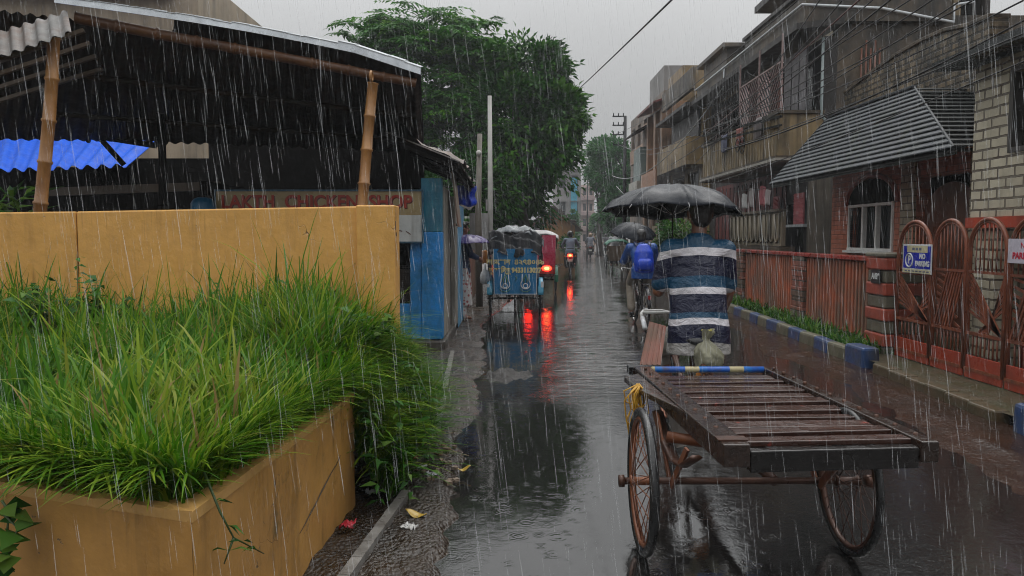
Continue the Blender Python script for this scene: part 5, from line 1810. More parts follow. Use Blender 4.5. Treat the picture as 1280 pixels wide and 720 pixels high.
m = MB(); m.bx(5.9, 5.95, 24.6, 28.7, 4.63, 5.5); m.build('balcony_screen', darkw, yh)

ph2 = thing('pinkish_terrace_house', 'narrow pinkish cream terrace house with tall pilasters, halfway down the row', 'house', (7.3, 32.5, 0))
wns = [(30.0, 30.9, 4.3, 5.9), (31.6, 32.4, 4.3, 5.9), (33.4, 34.6, 4.3, 5.6), (30.0, 31.2, 1.6, 3.0), (32.4, 33.8, 1.6, 3.0), (34.4, 35.4, 1.6, 3.0)]
m = MB(); m.wallgrid('x', 5.85, 6.1, 29.4, 36, 0, 6.6, wns); m.bx(6.1, 10, 29.4, 29.65, 0, 6.6); m.bx(6.1, 10, 35.75, 36, 0, 6.6); m.bx(6.1, 9.9, 29.7, 35.7, 6.3, 6.45); m.build('wall', pinkp, ph2)
for q in wns:
    f = MB(); f.bx(5.98, 6.01, *q); f.build('window', glass, ph2)
m = MB(); m.bx(5.5, 5.85, 29.6, 30.0, 3.3, 6.5); m.bx(5.5, 5.85, 31.0, 31.4, 3.3, 6.5); m.bx(5.5, 5.85, 32.7, 33.0, 3.3, 6.5); m.build('pilaster', pinkp, ph2)
m = MB(); m.bx(5.25, 5.85, 29.5, 32.8, 3.2, 3.3); m.bx(5.25, 5.35, 29.5, 32.8, 3.305, 4.05); m.build('balcony', mat('orange pink balcony', (.42, .22, .13), (.32, .18, .12), rough=.55), ph2)
m = MB(); m.slab([(5.1, 29.3, 6.5), (5.1, 33.1, 6.5), (5.9, 33.1, 6.75), (5.9, 29.3, 6.75)], (0, 0, .07)); m.build('eave', maroon, ph2)
m = MB(); m.slab([(5.0, 33.3, 5.9), (5.0, 36.2, 5.9), (5.9, 36.2, 6.4), (5.9, 33.3, 6.4)], (0, 0, .06)); m.build('awning', tin_u, ph2)
m = MB(); m.bx(5.4, 5.84, 34.0, 35.8, 3.2, 5.4); m.build('bay', mat('greenish bay', (.2, .27, .25), (.15, .2, .19), rough=.4), ph2)
m = MB(); m.bx(5.2, 5.6, 33.6, 35.9, 3.1, 3.9); m.build('balcony', mat('white balcony', (.5, .48, .42)), ph2)
m = MB(); m.bx(6.3, 8.3, 29.8, 32.5, 6.6, 8.0); m.build('roof_room', ochr2, ph2)

for o_ in ph2.children:
    o_.location.x += .22
b3 = block('brown_building', 'three storey brown building at the far end of the terrace row', 7.2, 11.5, 37, 47, 8.4, mat('brown terrace plaster', (.27, .2, .15), (.16, .125, .1), rough=.55, ns=1.0, streak=(.04, .034, .028), amt=.7, sx=2, sz=.2), 3, 3, face=-1, side_cols=5)
m = MB()
for z in (2.75, 5.55):
    m.bx(6.85, 7.19, 37.6, 45, z, z + .12); m.bx(6.85, 6.93, 37.6, 45, z + .125, z + .8)
m.build('balcony', pinkp, b3)
m = MB(); m.bx(7.6, 9.6, 39, 43, 8.4, 10.0); m.build('roof_room', greyb, b3)
lw = MB(); lw.bx(5.0, 5.2, 15.9, 20.0, 0, 1.15); lw.bx(4.98, 5.24, 15.9, 20.0, 1.152, 1.22)
solo(lw, 'compound_wall', darkw, 'dark wet compound wall continuing past the red fence', 'wall', (5.1, 19, 0))
lw = MB(); lw.bx(5.0, 5.2, 21.2, 35, 0, 1.1)
for i in range(6):
    lw.bx(4.95, 5.25, 21.2 + i * 2.7, 21.5 + i * 2.7, 0, 1.35)
solo(lw, 'compound_wall', oldc, 'grey compound wall in front of the terrace houses', 'wall', (5.1, 28, 0))

# ---- power pole with cross arms, wires
pp = thing('power_pole', 'dark power pole with three cross arms before the street tree', 'pole', (at(780, 300, 38).x, 38, 0))
pxx = at(780, 300, 38).x
ztop = at(780, 145, 38).z
m = MB(); m.tube([(pxx, 38, 0), (pxx, 38, ztop)], [.11, .075], 10); m.build('shaft', metal_d, pp)
for z, l in ((ztop - .02, .62), (ztop - .45, .62), (ztop - .9, .62), (ztop - 1.4, .6)):
    m = MB(); m.beam((pxx - l, 38, z), (pxx + .06, 38, z), .05, .06)
    for k in range(3):
        m.tube([(pxx - l + .05 + k * .24, 38, z + .03), (pxx - l + .05 + k * .24, 38, z + .16)], .025, 6)
    m.build('cross_arm', metal_d, pp)
m = MB(); m.beam((pxx - .5, 38, ztop - 1.9), (pxx, 38, ztop - 2.7), .04, .04); m.build('stay', metal_d, pp)
# iron bracket on the balcony that carries the service lines
br = thing('wire_bracket', 'black iron wire bracket reaching out in front of the ribbed balcony', 'bracket', (5.28, 17.5, 3.7))
m = MB(); m.beam((4.75, 19.3, 3.98), (5.3, 15.3, 3.85), .05, .05); m.beam((4.8, 19.3, 3.80), (5.3, 15.3, 3.68), .04, .04)
for yy, xx in ((19.2, 4.76), (18.5, 4.86), (17.2, 5.03)):
    m.tube([(xx, yy, 3.95), (xx, yy, 4.12)], .03, 6)
m.build('arm', iron, br)
m = MB()
m.ring((5.22, 17.6, 3.55), .18, .012); m.ring((5.2, 17.9, 3.58), .15, .01); m.build('coil', iron, br)
wire_m = mat('black cable', (.02, .02, .021), rough=.4, bump=0)
wire_r = mat('red cable', (.12, .035, .025), rough=.4, bump=0)
wire_w = mat('pale cable', (.42, .44, .45), rough=.4, bump=0)


def wire(a, b, sag, r, mm, label, group='overhead wires'):
    a, b = V(a), V(b)
    m = MB()
    m.tube([a.lerp(b, i / 18) - V((0, 0, sag * 4 * (i / 18) * (1 - i / 18))) for i in range(19)], r, 5)
    solo(m, 'overhead_wire', mm, label, 'wire', a, group)


P_ = V((pxx - .3, 38, ztop))
wire(at(715, 119, 25.5), at(960, -118, 4.6), .02, .011, wire_m, 'lone black wire crossing the open sky above the street', None)
many = 'thin dark service wire slung across the old house towards the top of the picture'
wire((4.76, 19.2, 4.12), at(1235, -10, 6.4), .12, .008, wire_m, many)
wire((4.86, 18.5, 4.12), at(1180, -10, 7.0), .12, .008, wire_m, many)
wire((4.7, 23, 3.6), at(1125, -10, 7.5), .10, .010, wire_m, many)
wire((5.03, 17.2, 4.10), at(1290, -5, 6.2), .15, .008, wire_m, many)
wire((pxx - .55, 38, ztop - .9), at(1010, -10, 9.5), .25, .009, wire_m, 'dark wire running from the upper cross arm of the power pole over the terrace', 'wires from the power pole')
wire((pxx - .3, 38, ztop - 1.4), (4.76, 19.2, 4.1), .35, .010, wire_m, 'dark wire from the power pole to the outer end of the balcony bracket', 'wires from the power pole')
wire((pxx - .1, 38, ztop - 1.4), (4.86, 18.5, 4.1), .55, .010, wire_m, 'slacker dark wire from the power pole to the middle of the balcony bracket', 'wires from the power pole')
for (sx0, sy0, tx0, ty0, yy_) in ((868, 205, 1060, -8, 8.8), (900, 178, 1215, -8, 6.8), (862, 160, 1150, -8, 7.6), (890, 190, 1284, 40, 6.1), (935, 120, 1100, -8, 8.4), (905, 165, 1030, -8, 9.2), (870, 235, 1284, 75, 6.3)):
    wire(at(sx0, sy0, 20), at(tx0, ty0, yy_), .08, .008, wire_m, many)
wire((5.2, 22, 4.2), at(1085, -10, 8.2), .06, .010, wire_r, 'reddish cable running up across the lattice grille of the old house')
wire((pxx - .6, 38, ztop - 2.9), at(905, 108, 20), .9, .016, wire_w, 'thick pale cable drooping from the power pole along the terrace')
wire((pxx - .4, 38, ztop - 3.4), at(880, 240, 21.5), .7, .014, wire_w, 'lower pale cable drooping in front of the terrace behind the umbrella')
wire(at(905, 300, 9.5) + V((0, 0, 1.1)), at(1290, 20, 6.0), .1, .009, wire_m, 'dark wire passing over the slatted roof towards the cream brick house')
# ================================================================== vehicles
rubber = mat('wet tyre rubber', (.018, .018, .019), rough=.3, ns=12, bump=.3, bs=70)
rust = mat('rusty iron', (.24, .085, .035), (.13, .045, .022), rough=.42, ns=9, bump=.4, bs=60, metal=.2)
rust_d = mat('dark rusty iron', (.10, .04, .022), (.05, .025, .018), rough=.38, ns=9, bump=.4, metal=.3)
chrome = mat('worn chrome', (.5, .5, .5), rough=.25, metal=.9, bump=0)
blackp = mat('black paint', (.018, .018, .02), rough=.28, ns=8, bump=.1)


def wheel(th, c, r, tr=.02, rimm=None, spm=None, nsp=28, hubw=.09, spr=.0022, tyre=None):
    c = V(c)
    m = MB(); m.ring(c, r - tr, tr, n=44, m=8)
    wh = m.build('wheel', tyre or rubber, th)
    m = MB()
    m.ring(c, r - 2 * tr - .008, .011, n=44, m=6, sq=1.5)
    m.build('rim', rimm or rust, wh)
    m = MB()
    for k in range(nsp):
        a = 2 * math.pi * k / nsp
        s_ = 1 if k % 2 else -1
        a2 = a + (.55 if (k // 2) % 2 else -.55)
        m.tube([c + V((s_ * hubw * .42, .026 * math.cos(a2), .026 * math.sin(a2))), c + V((0, (r - 2 * tr - .01) * math.cos(a), (r - 2 * tr - .01) * math.sin(a)))], spr, 4)
    m.build('spokes', spm or chrome, wh)
    m = MB(); m.tube([c + V((-hubw * .5, 0, 0)), c + V((-hubw * .42, 0, 0)), c + V((-hubw * .3, 0, 0)), c + V((hubw * .3, 0, 0)), c + V((hubw * .42, 0, 0)), c + V((hubw * .5, 0, 0))], [.02, .032, .02, .02, .032, .02], 12)
    m.build('hub', rimm or rust, wh)
    return wh


def wood_mat(name, c1, c2, wetr=.10, axis=(1.2, 14, 14)):
    if name in _M:
        return _M[name]
    t = NT(name)
    v = t.coord()
    g_ = t.noise(t.coord(axis), 3.2, 6, .65, .6)
    col = t.mix(t.ramp(g_, .3, .7), c1, c2)
    blot = t.ramp(t.noise(v, 5, 5), .5, .72)
    col = t.mix(blot, col, tuple(x * .45 for x in c1))
    col = t.mix(t.ramp(t.noise(v, 13, 4), .68, .74, 0, .55), col, (.30, .045, .03))
    wet = t.ramp(t.noise(v, 8.5, 5, .65), .44, .56)
    ro = t.ramp(wet, 0, 1, .30, wetr)
    n1 = t.bump(g_, .35, .004)
    n2 = t.bump(t.math('MULTIPLY', t.noise(v, 38, 4, .6), t.ramp(wet, 0, 1, .35, 1)), .55, .006, n1)
    _M[name] = t.out(col, ro, n2)
    return _M[name]


slat_w = wood_mat('wet red brown planks', (.062, .026, .017), (.024, .012, .010))
rail_w = wood_mat('wet dark rail', (.038, .022, .016), (.016, .011, .009), .06, (14, 1.0, 14))
end_w = wood_mat('black end beam', (.012, .010, .009), (.007, .006, .006), .12)

ct = thing('cycle_cart', 'flatbed cycle cart with a wet red brown slatted wooden deck and rusty spoked wheels', 'cycle cart', (1.22, 3.7, 0))
TL = (.745, .86)
XLr0, XLr1 = at(905, 556, 2.9).x, at(797, 459, 4.78).x
ZR, ZF = at(905, 553, 2.9).z, at(797, 459, 4.78).z
XRr0, XRr1 = at(1168, 545, 2.98).x, at(963, 459, 4.78).x
# side rails
lr0, lr1 = V((XLr0 + .045, 2.88, ZR - .06)), V((XLr1 + .03, 4.80, ZF - .045))
rr0, rr1 = V((XRr0 - .035, 2.94, ZR - .06)), V((XRr1 - .01, 4.80, ZF - .045))
m = MB(); m.beam(lr0 + V((0, 0, .012)), lr1, .105, .092); m.build('side_rail', rail_w, ct, .006)
m = MB(); m.beam(rr0 + V((0, 0, .01)), rr1, .07, .085); m.build('side_rail', rail_w, ct, .006)
m = MB(); m.beam((lr0.x + .054, 2.915, ZR - .075), (rr0.x - .039, 2.975, ZR - .075), .05, .085); m.build('end_beam', end_w, ct, .005)
m = MB(); m.beam((lr0.x + .054, 3.0, ZR - .026), (rr0.x - .039, 3.05, ZR - .026), .075, .022); m.build('plank', slat_w, ct, .004)
for k in range(10):
    yy = 3.16 + .155 * k + random.uniform(-.016, .016)
    u = (yy - 2.9) / 1.88
    xa = lr0.lerp(lr1, u).x + .054; xb = rr0.lerp(rr1, u).x - .039
    zz = ZR + (ZF - ZR) * u - .034 + random.uniform(-.006, .006)
    m = MB(); m.beam((xa, yy + random.uniform(-.01, .01), zz), (xb, yy + .045 + random.uniform(-.01, .01), zz + random.uniform(-.004, .004)), .092 + random.uniform(-.026, .014), .024, (random.uniform(-.02, .02), random.uniform(-.07, .07), 1))
    m.build('plank', slat_w, ct, .004)
for xx in (.25, .72):
    m = MB(); p = lr0.lerp(rr0, xx); q = lr1.lerp(rr1, xx); m.beam((p.x, 2.95, ZR - .085), (q.x, 4.75, ZF - .085), .05, .055); m.build('joist', end_w, ct, .004)
# bolt heads and a split iron strap on the rails
m = MB()
for k in range(11):
    for (p0, p1) in ((lr0, lr1), (rr0, rr1)):
        q = p0.lerp(p1, .06 + .088 * k)
        m.tube([(q.x, q.y, q.z + .040), (q.x, q.y, q.z + .060)], .010, 6)
m.build('bolt_heads', rust_d, ct)
m = MB(); q = lr0.lerp(lr1, .04); m.bx(q.x - .058, q.x + .058, q.y - .03, q.y + .03, q.z + .058, q.z + .064); m.build('iron_strap', rust_d, ct)
# painted front bar
def bands(name, cols, x0, x1):
    t = NT(name)
    s = t.n('ShaderNodeSeparateXYZ'); t.l(t.coord(), s.inputs[0])
    f = t.math('FRACT', t.math('MULTIPLY', s.outputs['X'], 3.6))
    r = t.n('ShaderNodeValToRGB'); r.color_ramp.interpolation = 'CONSTANT'
    e = r.color_ramp.elements
    e[0].color = (*cols[0], 1); e[1].color = (*cols[1], 1); e[1].position = .5
    x = e.new(.82); x.color = (*cols[2], 1)
    t.l(f, r.inputs[0])
    c = t.mix(t.ramp(t.noise(t.coord(), 20, 4), .5, .7, 0, .7), r.outputs[0], (.08, .06, .05))
    return t.out(c, .3)


m = MB(); zf = ZF - .012; m.tube([(lr1.x + .055, 4.76, zf), ((lr1.x + rr1.x) / 2, 4.765, zf), (rr1.x - .04, 4.76, zf)], .02, 8)
m.build('front_bar', bands('blue white bar paint', ((.015, .10, .42), (.42, .36, .2), (.02, .14, .45)), 0, 1), ct)
# left shelf plate and leg struts
m = MB(); m.slab([(lr0.x - .05 - .03, 3.55, ZR - .012), (lr0.lerp(lr1, .33).x - .055, 3.45, ZR - .012), (lr0.lerp(lr1, .93).x - .055, 4.62, ZF - .01), (lr1.x - .155, 4.50, ZF - .01), (lr1.x - .145, 4.15, ZF - .005)], (0, 0, -.028)); m.build('side_shelf', rail_w, ct, .004)
LWX, RWX, WY, WR = .615, 1.585, 3.56, .345
for wx in (LWX, RWX):
    wheel(ct, (wx, WY, WR), WR, .022 if wx < 1 else .018, rust if wx < 1 else rust_d, rust if wx < 1 else rust_d, 32, .12, .0026 if wx < 1 else .002)  # right wheel takes the darker rust in place of shade under the deck
m = MB(); m.tube([(LWX - .10, WY, WR), (RWX + .06, WY, WR)], .017, 10); m.build('axle', rust_d, ct)
for wx, s_ in ((LWX, 1), (RWX, -1)):
    m = MB()
    m.tube([(wx - .085 * s_, WY, WR), (wx - .11 * s_, WY, WR)], .03, 8)
    m.build('axle_nut', rust_d, ct)
for wx, s_ in ((LWX, 1), (RWX, -1)):
    for yy in (WY - .32, WY + .36):
        m = MB(); m.slab([(wx + s_ * .13, yy - .03, ZR - .12), (wx + s_ * .13, yy + .03, ZR - .12), (wx + s_ * .13, WY + .035, WR - .03), (wx + s_ * .13, WY - .035, WR - .03)], (.012 * s_, 0, 0))
        m.build('strut', rust, ct, .003)
    m = MB(); m.tube([(wx + s_ * .15, WY - .42, ZR - .13), (wx + s_ * .15, WY - .2, ZR - .23), (wx + s_ * .15, WY, WR + .10), (wx + s_ * .15, WY + .2, ZR - .23), (wx + s_ * .15, WY + .42, ZR - .13)], [(.03, .012)] * 5, 6, side=(1, 0, 0)); m.build('leaf_spring', rust_d, ct)
m = MB(); m.beam((lr0.x + .08, 3.25, .535), (1.50, 3.28, .545), .03, .05); m.build('cross_bar', rust, ct, .004)
m = MB(); m.slab([(.80, 3.95, .62), (1.02, 3.9, .60), (.98, 3.8, .47), (.84, 3.86, .42)], (.0, .012, 0)); m.build('tin_guard', mat('pale tin guard', (.34, .33, .31), (.2, .15, .12), rough=.35, ns=7), ct)
m = MB(); m.tube([(.76, 3.7, .52), (.95, 3.62, .51), (1.05, 3.6, .5)], .028, 8); m.build('brake_bar', rust, ct)
# front frame
SXc = 1.24
bb = V((SXc, 5.35, .33)); st0 = V((SXc, 5.16, .80)); hd0, hd1 = V((SXc, 5.86, .62)), V((SXc, 5.80, .86)); fw = V((SXc, 6.12, .345))
m = MB()
for a, b, r in ((bb, st0, .02), (V((SXc, 5.18, .74)), hd1, .02), (bb, hd0, .022), (hd0 - V((0, -.01, .03)), hd1 + V((0, -.01, .05)), .024), (bb, V((SXc, WY, WR)), .026), (V((SXc, 5.18, .72)), V((SXc, 4.7, .60)), .02)):
    m.tube([a, b], r, 8)
m.build('frame', rust_d, ct)
m = MB()
for s_ in (-1, 1):
    m.tube([hd0 + V((0, 0, -.02)), hd0 + V((s_ * .045, .03, -.05)), fw + V((s_ * .05, 0, 0))], .012, 6)
m.build('fork', rust_d, ct)
wheel(ct, fw, .345, .02, rust, rust, 28, .1)
m = MB(); m.ring(bb + V((.05, 0, 0)), .085, .008, n=28); m.build('chain_ring', rust_d, ct)
for s_, a in ((-1, 2.2), (1, 2.2 - math.pi)):
    e = bb + V((s_ * .08, .16 * math.cos(a), .16 * math.sin(a)))
    m = MB(); m.tube([bb + V((s_ * .07, 0, 0)), e], .011, 6); m.box(e + V((s_ * .055, 0, 0)), (.09, .07, .025)); m.build('pedal', rust_d, ct)
m = MB(); m.tube([(SXc - .30, 5.50, .905), (SXc - .30, 5.56, .935), (SXc - .27, 5.66, .945), (SXc - .12, 5.74, .94), (SXc, 5.79, .91), (SXc + .12, 5.74, .94), (SXc + .27, 5.66, .945), (SXc + .30, 5.5, .925)], .013, 8)
m.tube([(SXc - .29, 5.60, .94), (SXc + .02, 5.62, .94)], .011, 6)
hbar = m.build('handlebar', mat('pale handlebar', (.6, .6, .58), (.4, .4, .38), rough=.25, ns=12, bump=0), ct)
m = MB(); m.tube([(SXc - .302, 5.38, .85), (SXc - .302, 5.44, .885), (SXc - .30, 5.51, .91)], .018, 8); m.build('grip', whs, hbar)
m = MB(); m.tube([(SXc, 4.98, .80), (SXc, 5.03, .815), (SXc, 5.15, .815), (SXc, 5.27, .81), (SXc, 5.33, .80)], [(.05, .02), (.10, .035), (.085, .035), (.035, .025), (.02, .015)], 12, side=(1, 0, 0)); m.build('saddle', blackp, ct)
m = MB(); m.box((lr1.x - .05, 4.86, ZF - .03), (.06, .09, .05)); m.tube([(lr1.x - .05, 4.82, ZF - .05), (lr1.x - .03, 4.83, ZF - .2)], .012, 6); m.build('corner_bracket', blackp, ct, .006)
# reddish board standing at the front of the deck
pb = [at(800, 456, 4.92), at(826, 456, 4.92), at(833, 408, 5.12), at(812, 402, 5.12)]
m = MB(); m.slab(pb, (0, .012, 0))
for k in range(4):
    a, b = pb[0].lerp(pb[1], .12 + .25 * k), pb[3].lerp(pb[2], .12 + .25 * k)
    m.beam(a - V((0, .006, 0)), b - V((0, .006, 0)), .018, .008, (0, 1, 0))
solo(m, 'leaning_board', mat('faded red board', (.26, .085, .055), (.17, .11, .075), rough=.45, ns=4, streak=(.12, .07, .05), amt=.5), 'faded red ribbed board standing at the front corner of the cart beside the rider', 'board', pb[0])
# yellow rope bundle
m = MB()
rc = V((lr1.x - .135, 4.12, .70))
rr_ = random.Random(5)
for k in range(13):
    w_ = rr_.uniform(.015, .05); ln = rr_.uniform(.10, .24); ox = rr_.uniform(-.035, .03); oy = rr_.uniform(-.05, .05)
    m.tube([rc + V((ox * .3, oy * .3, -.01)), rc + V((ox - w_, oy, -ln * .4)), rc + V((ox - w_ * .7, oy, -ln * .9)), rc + V((ox, oy, -ln)), rc + V((ox + w_ * .6, oy, -ln * .8)), rc + V((ox + w_ * .4, oy * .5, -ln * .3)), rc + V((ox * .2, 0, 0))], .0042, 5)
for k in range(5):
    m.tube([rc + V((rr_.uniform(-.02, .02), rr_.uniform(-.03, .03), -.05)), rc + V((rr_.uniform(-.06, .0), rr_.uniform(-.05, .03), -.2)), rc + V((rr_.uniform(-.05, .02), rr_.uniform(-.04, .04), -rr_.uniform(.26, .33)))], .0036, 5)
m.ring(rc + V((0, 0, -.04)), .022, .008, n=12)
solo(m, 'rope_bundle', mat('yellow nylon rope', (.60, .33, .03), (.45, .24, .02), rough=.4, ns=20, bump=.3, bs=120), 'tangle of yellow nylon rope tied to the front of the cart above its wheel', 'rope', rc - V((0, 0, .3)))
# pale cloth bag behind the saddle
bc = at(884, 436, 4.98)
m = MB()
bz = bc.z


def bagfn(u, w):
    a = u * 2 * math.pi
    t = w
    r = (.022 + .070 * math.sin(min(1, t * 1.18 + .12) * math.pi) ** .7) if t < .82 else .020 + .10 * (t - .82)
    f = min(1, t * 1.3)
    r *= 1 + .20 * math.sin(a * 7 + t * 5) * f * f + .13 * math.sin(a * 3 + 1.3) + .16 * nz2(math.cos(a) * 2 + 5, math.sin(a) * 2 + t * 3, 1.2, 7)
    return (bc.x + r * math.cos(a) * 1.05 + .012 * math.sin(t * 7), 4.99 + r * math.sin(a) * .75, bz - .15 + .27 * t + .012 * math.sin(a * 2) * (t > .85))


m.grid(bagfn, 70, 34)
bag = thing('cloth_bag', 'pale knotted cloth bag hanging behind the rider above the cart bar', 'bag', (bc.x, 4.98, bz - .155))
m.build('sack', mat('pale wet cloth', (.27, .26, .18), (.15, .145, .10), rough=.5, ns=10, bump=.3, bs=40), bag)
m = MB(); m.ring((0, 0, 0), .034, .007, n=16)
m.v = [(bc.x + b, 5.02 + c, bz + .118 + a) for a, b, c in m.v]
m.build('tie', mat('yellow tie', (.5, .45, .12), rough=.4, bump=0), bag)
m = MB(); m.grid(lambda u, w: (bc.x - .075 + .09 * u, 4.955 - .01 * math.sin(u * 8), bz - .16 - .08 * w + .02 * math.sin(u * 11)), 10, 6)
o = solo(m, 'orange_rag', mat('orange rag', (.55, .20, .03), rough=.5, bump=0), 'orange rag knotted on the blue cart bar below the pale bag', 'rag', (bc.x - .03, 4.95, bz - .24))
o.modifiers.new('th', 'SOLIDIFY').thickness = .006


# ------------------------------------------------------------------ bicycle (local, rides towards +Y)
def bicycle(name, label, loc, rz=0, group=None, fm=None):
    th = thing(name, label, 'bicycle', (0, 0, 0), group)
    fm = fm or blackp
    rw, fw_ = V((0, -.52, .34)), V((0, .55, .34))
    bb_, se, h0, h1 = V((0, -.05, .29)), V((0, -.22, .84)), V((0, .36, .66)), V((0, .33, .84))
    for c in (rw, fw_):
        wheel(th, c, .34, .019, chrome, chrome, 24, .09)
    m = MB()
    for a, b, r in ((bb_, se, .016), (se - V((0, -.02, .10)), h1 - V((0, 0, .04)), .015), (bb_, h0, .017), (h0, h1 + V((0, 0, .08)), .018)):
        m.tube([a, b], r, 8)
    for s_ in (-1, 1):
        m.tube([bb_ + V((s_ * .03, 0, 0)), rw + V((s_ * .055, 0, 0))], .009, 6)
        m.tube([se - V((0, -.03, .1)), rw + V((s_ * .055, 0, 0))], .008, 6)
        m.tube([h0, fw_ + V((s_ * .05, 0, 0))], .011, 6)
    m.build('frame', fm, th)
    for c in (rw, fw_):
        m = MB(); m.tube([c + V((0, .365 * math.cos(a), .365 * math.sin(a))) for a in np.linspace(.3, 3.0, 14)], [(.03, .004)] * 14, 6, side=(1, 0, 0)); m.build('mudguard', fm, th)
    m = MB(); m.tube([(-.27, .20, .92), (-.27, .34, .96), (-.1, .38, .94), (0, .35, .92), (.1, .38, .94), (.27, .34, .96), (.27, .20, .92)], .011, 8); m.build('handlebar', chrome, th)
    m = MB(); m.tube([(0, -.36, .86), (0, -.30, .885), (0, -.2, .88), (0, -.08, .87)], [(.06, .02), (.095, .035), (.06, .03), (.02, .015)], 10, side=(1, 0, 0)); m.build('saddle', blackp, th)
    m = MB()
    for x in (-.06, 0, .06):
        m.tube([(x, -.82, .74), (x, -.30, .74)], .006, 5)
    for y in (-.8, -.6, -.4):
        m.tube([(-.07, y, .74), (.07, y, .74)], .006, 5)
    for s_ in (-1, 1):
        m.tube([(s_ * .065, -.7, .74), (s_ * .055, -.52, .34)], .006, 5)
    m.build('carrier', fm, th)
    m = MB(); m.ring(bb_ + V((.045, 0, 0)), .085, .006, n=24); m.build('chain_ring', chrome, th)
    for s_, a in ((-1, -.9), (1, -.9 + math.pi)):
        e = bb_ + V((s_ * .07, .165 * math.cos(a), .165 * math.sin(a)))
        m = MB(); m.tube([bb_ + V((s_ * .06, 0, 0)), e], .009, 6); m.box(e + V((s_ * .05, 0, 0)), (.085, .07, .02)); m.build('pedal', fm, th)
    m = MB(); m.box((0, -.875, .55), (.05, .015, .06)); m.build('reflector', mat('red reflector', (.35, .01, .01), rough=.15, bump=0), th)
    th.location = loc
    th.rotation_euler = (0, 0, rz)
    return th


# ------------------------------------------------------------------ cycle rickshaws
signblue = mat('rickshaw blue panel', (.008, .15, .36), (.012, .17, .36), rough=.28, ns=3, bump=.05, streak=(.01, .05, .10), amt=.4)
ltblue = mat('light blue mudguard', (.06, .34, .50), (.04, .24, .38), rough=.3, ns=6, bump=0)
lett = mat('sign yellow cream', (.72, .62, .28), rough=.35, bump=0)


def rickshaw(name, label, loc, hood_m, body_m, fender_m, group, rz=0, tall=1.0):
    th = thing(name, label, 'rickshaw', (0, 0, 0), group)
    for x in (-.46, .46):
        wheel(th, (x, 0, .34), .34, .022, blackp, chrome, 28, .1)
        m = MB()
        ang = np.linspace(.15, 2.9, 16)
        m.tube([V((x, .385 * math.cos(a), .34 + .385 * math.sin(a))) for a in ang], [(.055, .006)] * 16, 8, side=(1, 0, 0))
        m.build('mudguard', fender_m, th)
    m = MB(); m.tube([(-.52, 0, .34), (.52, 0, .34)], .02, 8); m.beam((-.36, -.1, .42), (.36, -.1, .42), .03, .03); m.build('axle', blackp, th)
    m = MB()
    for x in (-.33, .33):
        m.beam((x, -.35, .40), (x, .55, .46), .03, .04)
        m.tube([(x, -.3, .42), (x, -.1, .5), (x, .2, .42)], .014, 6)
    m.tube([(0, 0, .34), (0, .75, .3), (0, 1.25, .62)], .02, 8); m.tube([(0, .75, .3), (0, .55, .86)], .018, 8); m.tube([(0, .6, .75), (0, 1.23, .82)], .018, 8); m.tube([(0, 1.2, .9), (0, 1.28, .6)], .02, 8)
    for s_ in (-1, 1):
        m.tube([(0, 1.27, .66), (s_ * .05, 1.5, .34)], .011, 6)
    m.build('chassis', blackp, th)
    wheel(th, (0, 1.5, .34), .34, .02, blackp, chrome, 24, .09)
    m = MB(); m.tube([(-.28, 1.0, .95), (-.28, 1.16, .98), (0, 1.2, .95), (.28, 1.16, .98), (.28, 1.0, .95)], .012, 6); m.build('handlebar', chrome, th)
    m = MB(); m.tube([(0, .42, .87), (0, .5, .89), (0, .66, .88), (0, .7, .87)], [(.05, .02), (.09, .035), (.04, .03), (.02, .015)], 10, side=(1, 0, 0)); m.build('saddle', blackp, th)
    # seat tub
    m = MB(); m.slab([(-.40, -.30, .44), (.40, -.30, .44), (.40, .42, .44), (-.40, .42, .44)], (0, 0, .03))
    m.slab([(-.40, .05, .47), (.40, .05, .47), (.40, .08, .76), (-.40, .08, .76)], (0, -.02, 0)); m.build('body', body_m, th)
    m = MB(); m.box((0, -.10, .80), (.76, .40, .09)); m.build('seat', maroon, th, .02)
    for s_ in (-1, 1):
        m = MB(); m.slab([(s_ * .41, -.30, .46), (s_ * .41, .12, .46), (s_ * .41, .12, .90), (s_ * .43, -.05, 1.0), (s_ * .44, -.32, 1.12)], (.012 * s_, 0, 0)); m.build('side_panel', body_m, th)
    return th


def hood(th, hood_m, z0, z1, tatty=True, w=.5):
    m = MB()
    # hoops
    for y, z in ((-.36, z1 - .03), (.02, z1), (.36, z1 - .05)):
        m.tube([(-w + .03, -.1, z0 - .3), (-w + .01, y * .6 - .05, z0 + .02), (-w * .8, y, z - .1), (-w * .45, y, z - .02), (0, y, z), (w * .45, y, z - .02), (w * .8, y, z - .1), (w - .01, y * .6 - .05, z0 + .02), (w - .03, -.1, z0 - .3)], .011, 6)
    m.build('hood_hoop', blackp, th)

    def fn(u, q):
        x = (u - .5) * 2
        prof = (1 - abs(x) ** 3.2)
        y = -.42 + .84 * q
        crumple = (.05 * nz2(u * 5, q * 4, 1.3, 17) + .02 * nz2(u * 12, q * 9, 1.5, 18)) if tatty else .012 * nz2(u * 5, q * 4, 1, 3)
        z = z0 + .05 + (z1 - z0 - .02) * prof + crumple - .05 * math.cos(q * 6.28) * 0 - .10 * max(0, abs(q - .5) - .38) / .12
        return (x * (w + .02) + .02 * crumple, y, z)
    m = MB(); m.grid(fn, 36, 24)
    h = m.build('hood', hood_m, th)
    h.modifiers.new('th', 'SOLIDIFY').thickness = .004
    return h


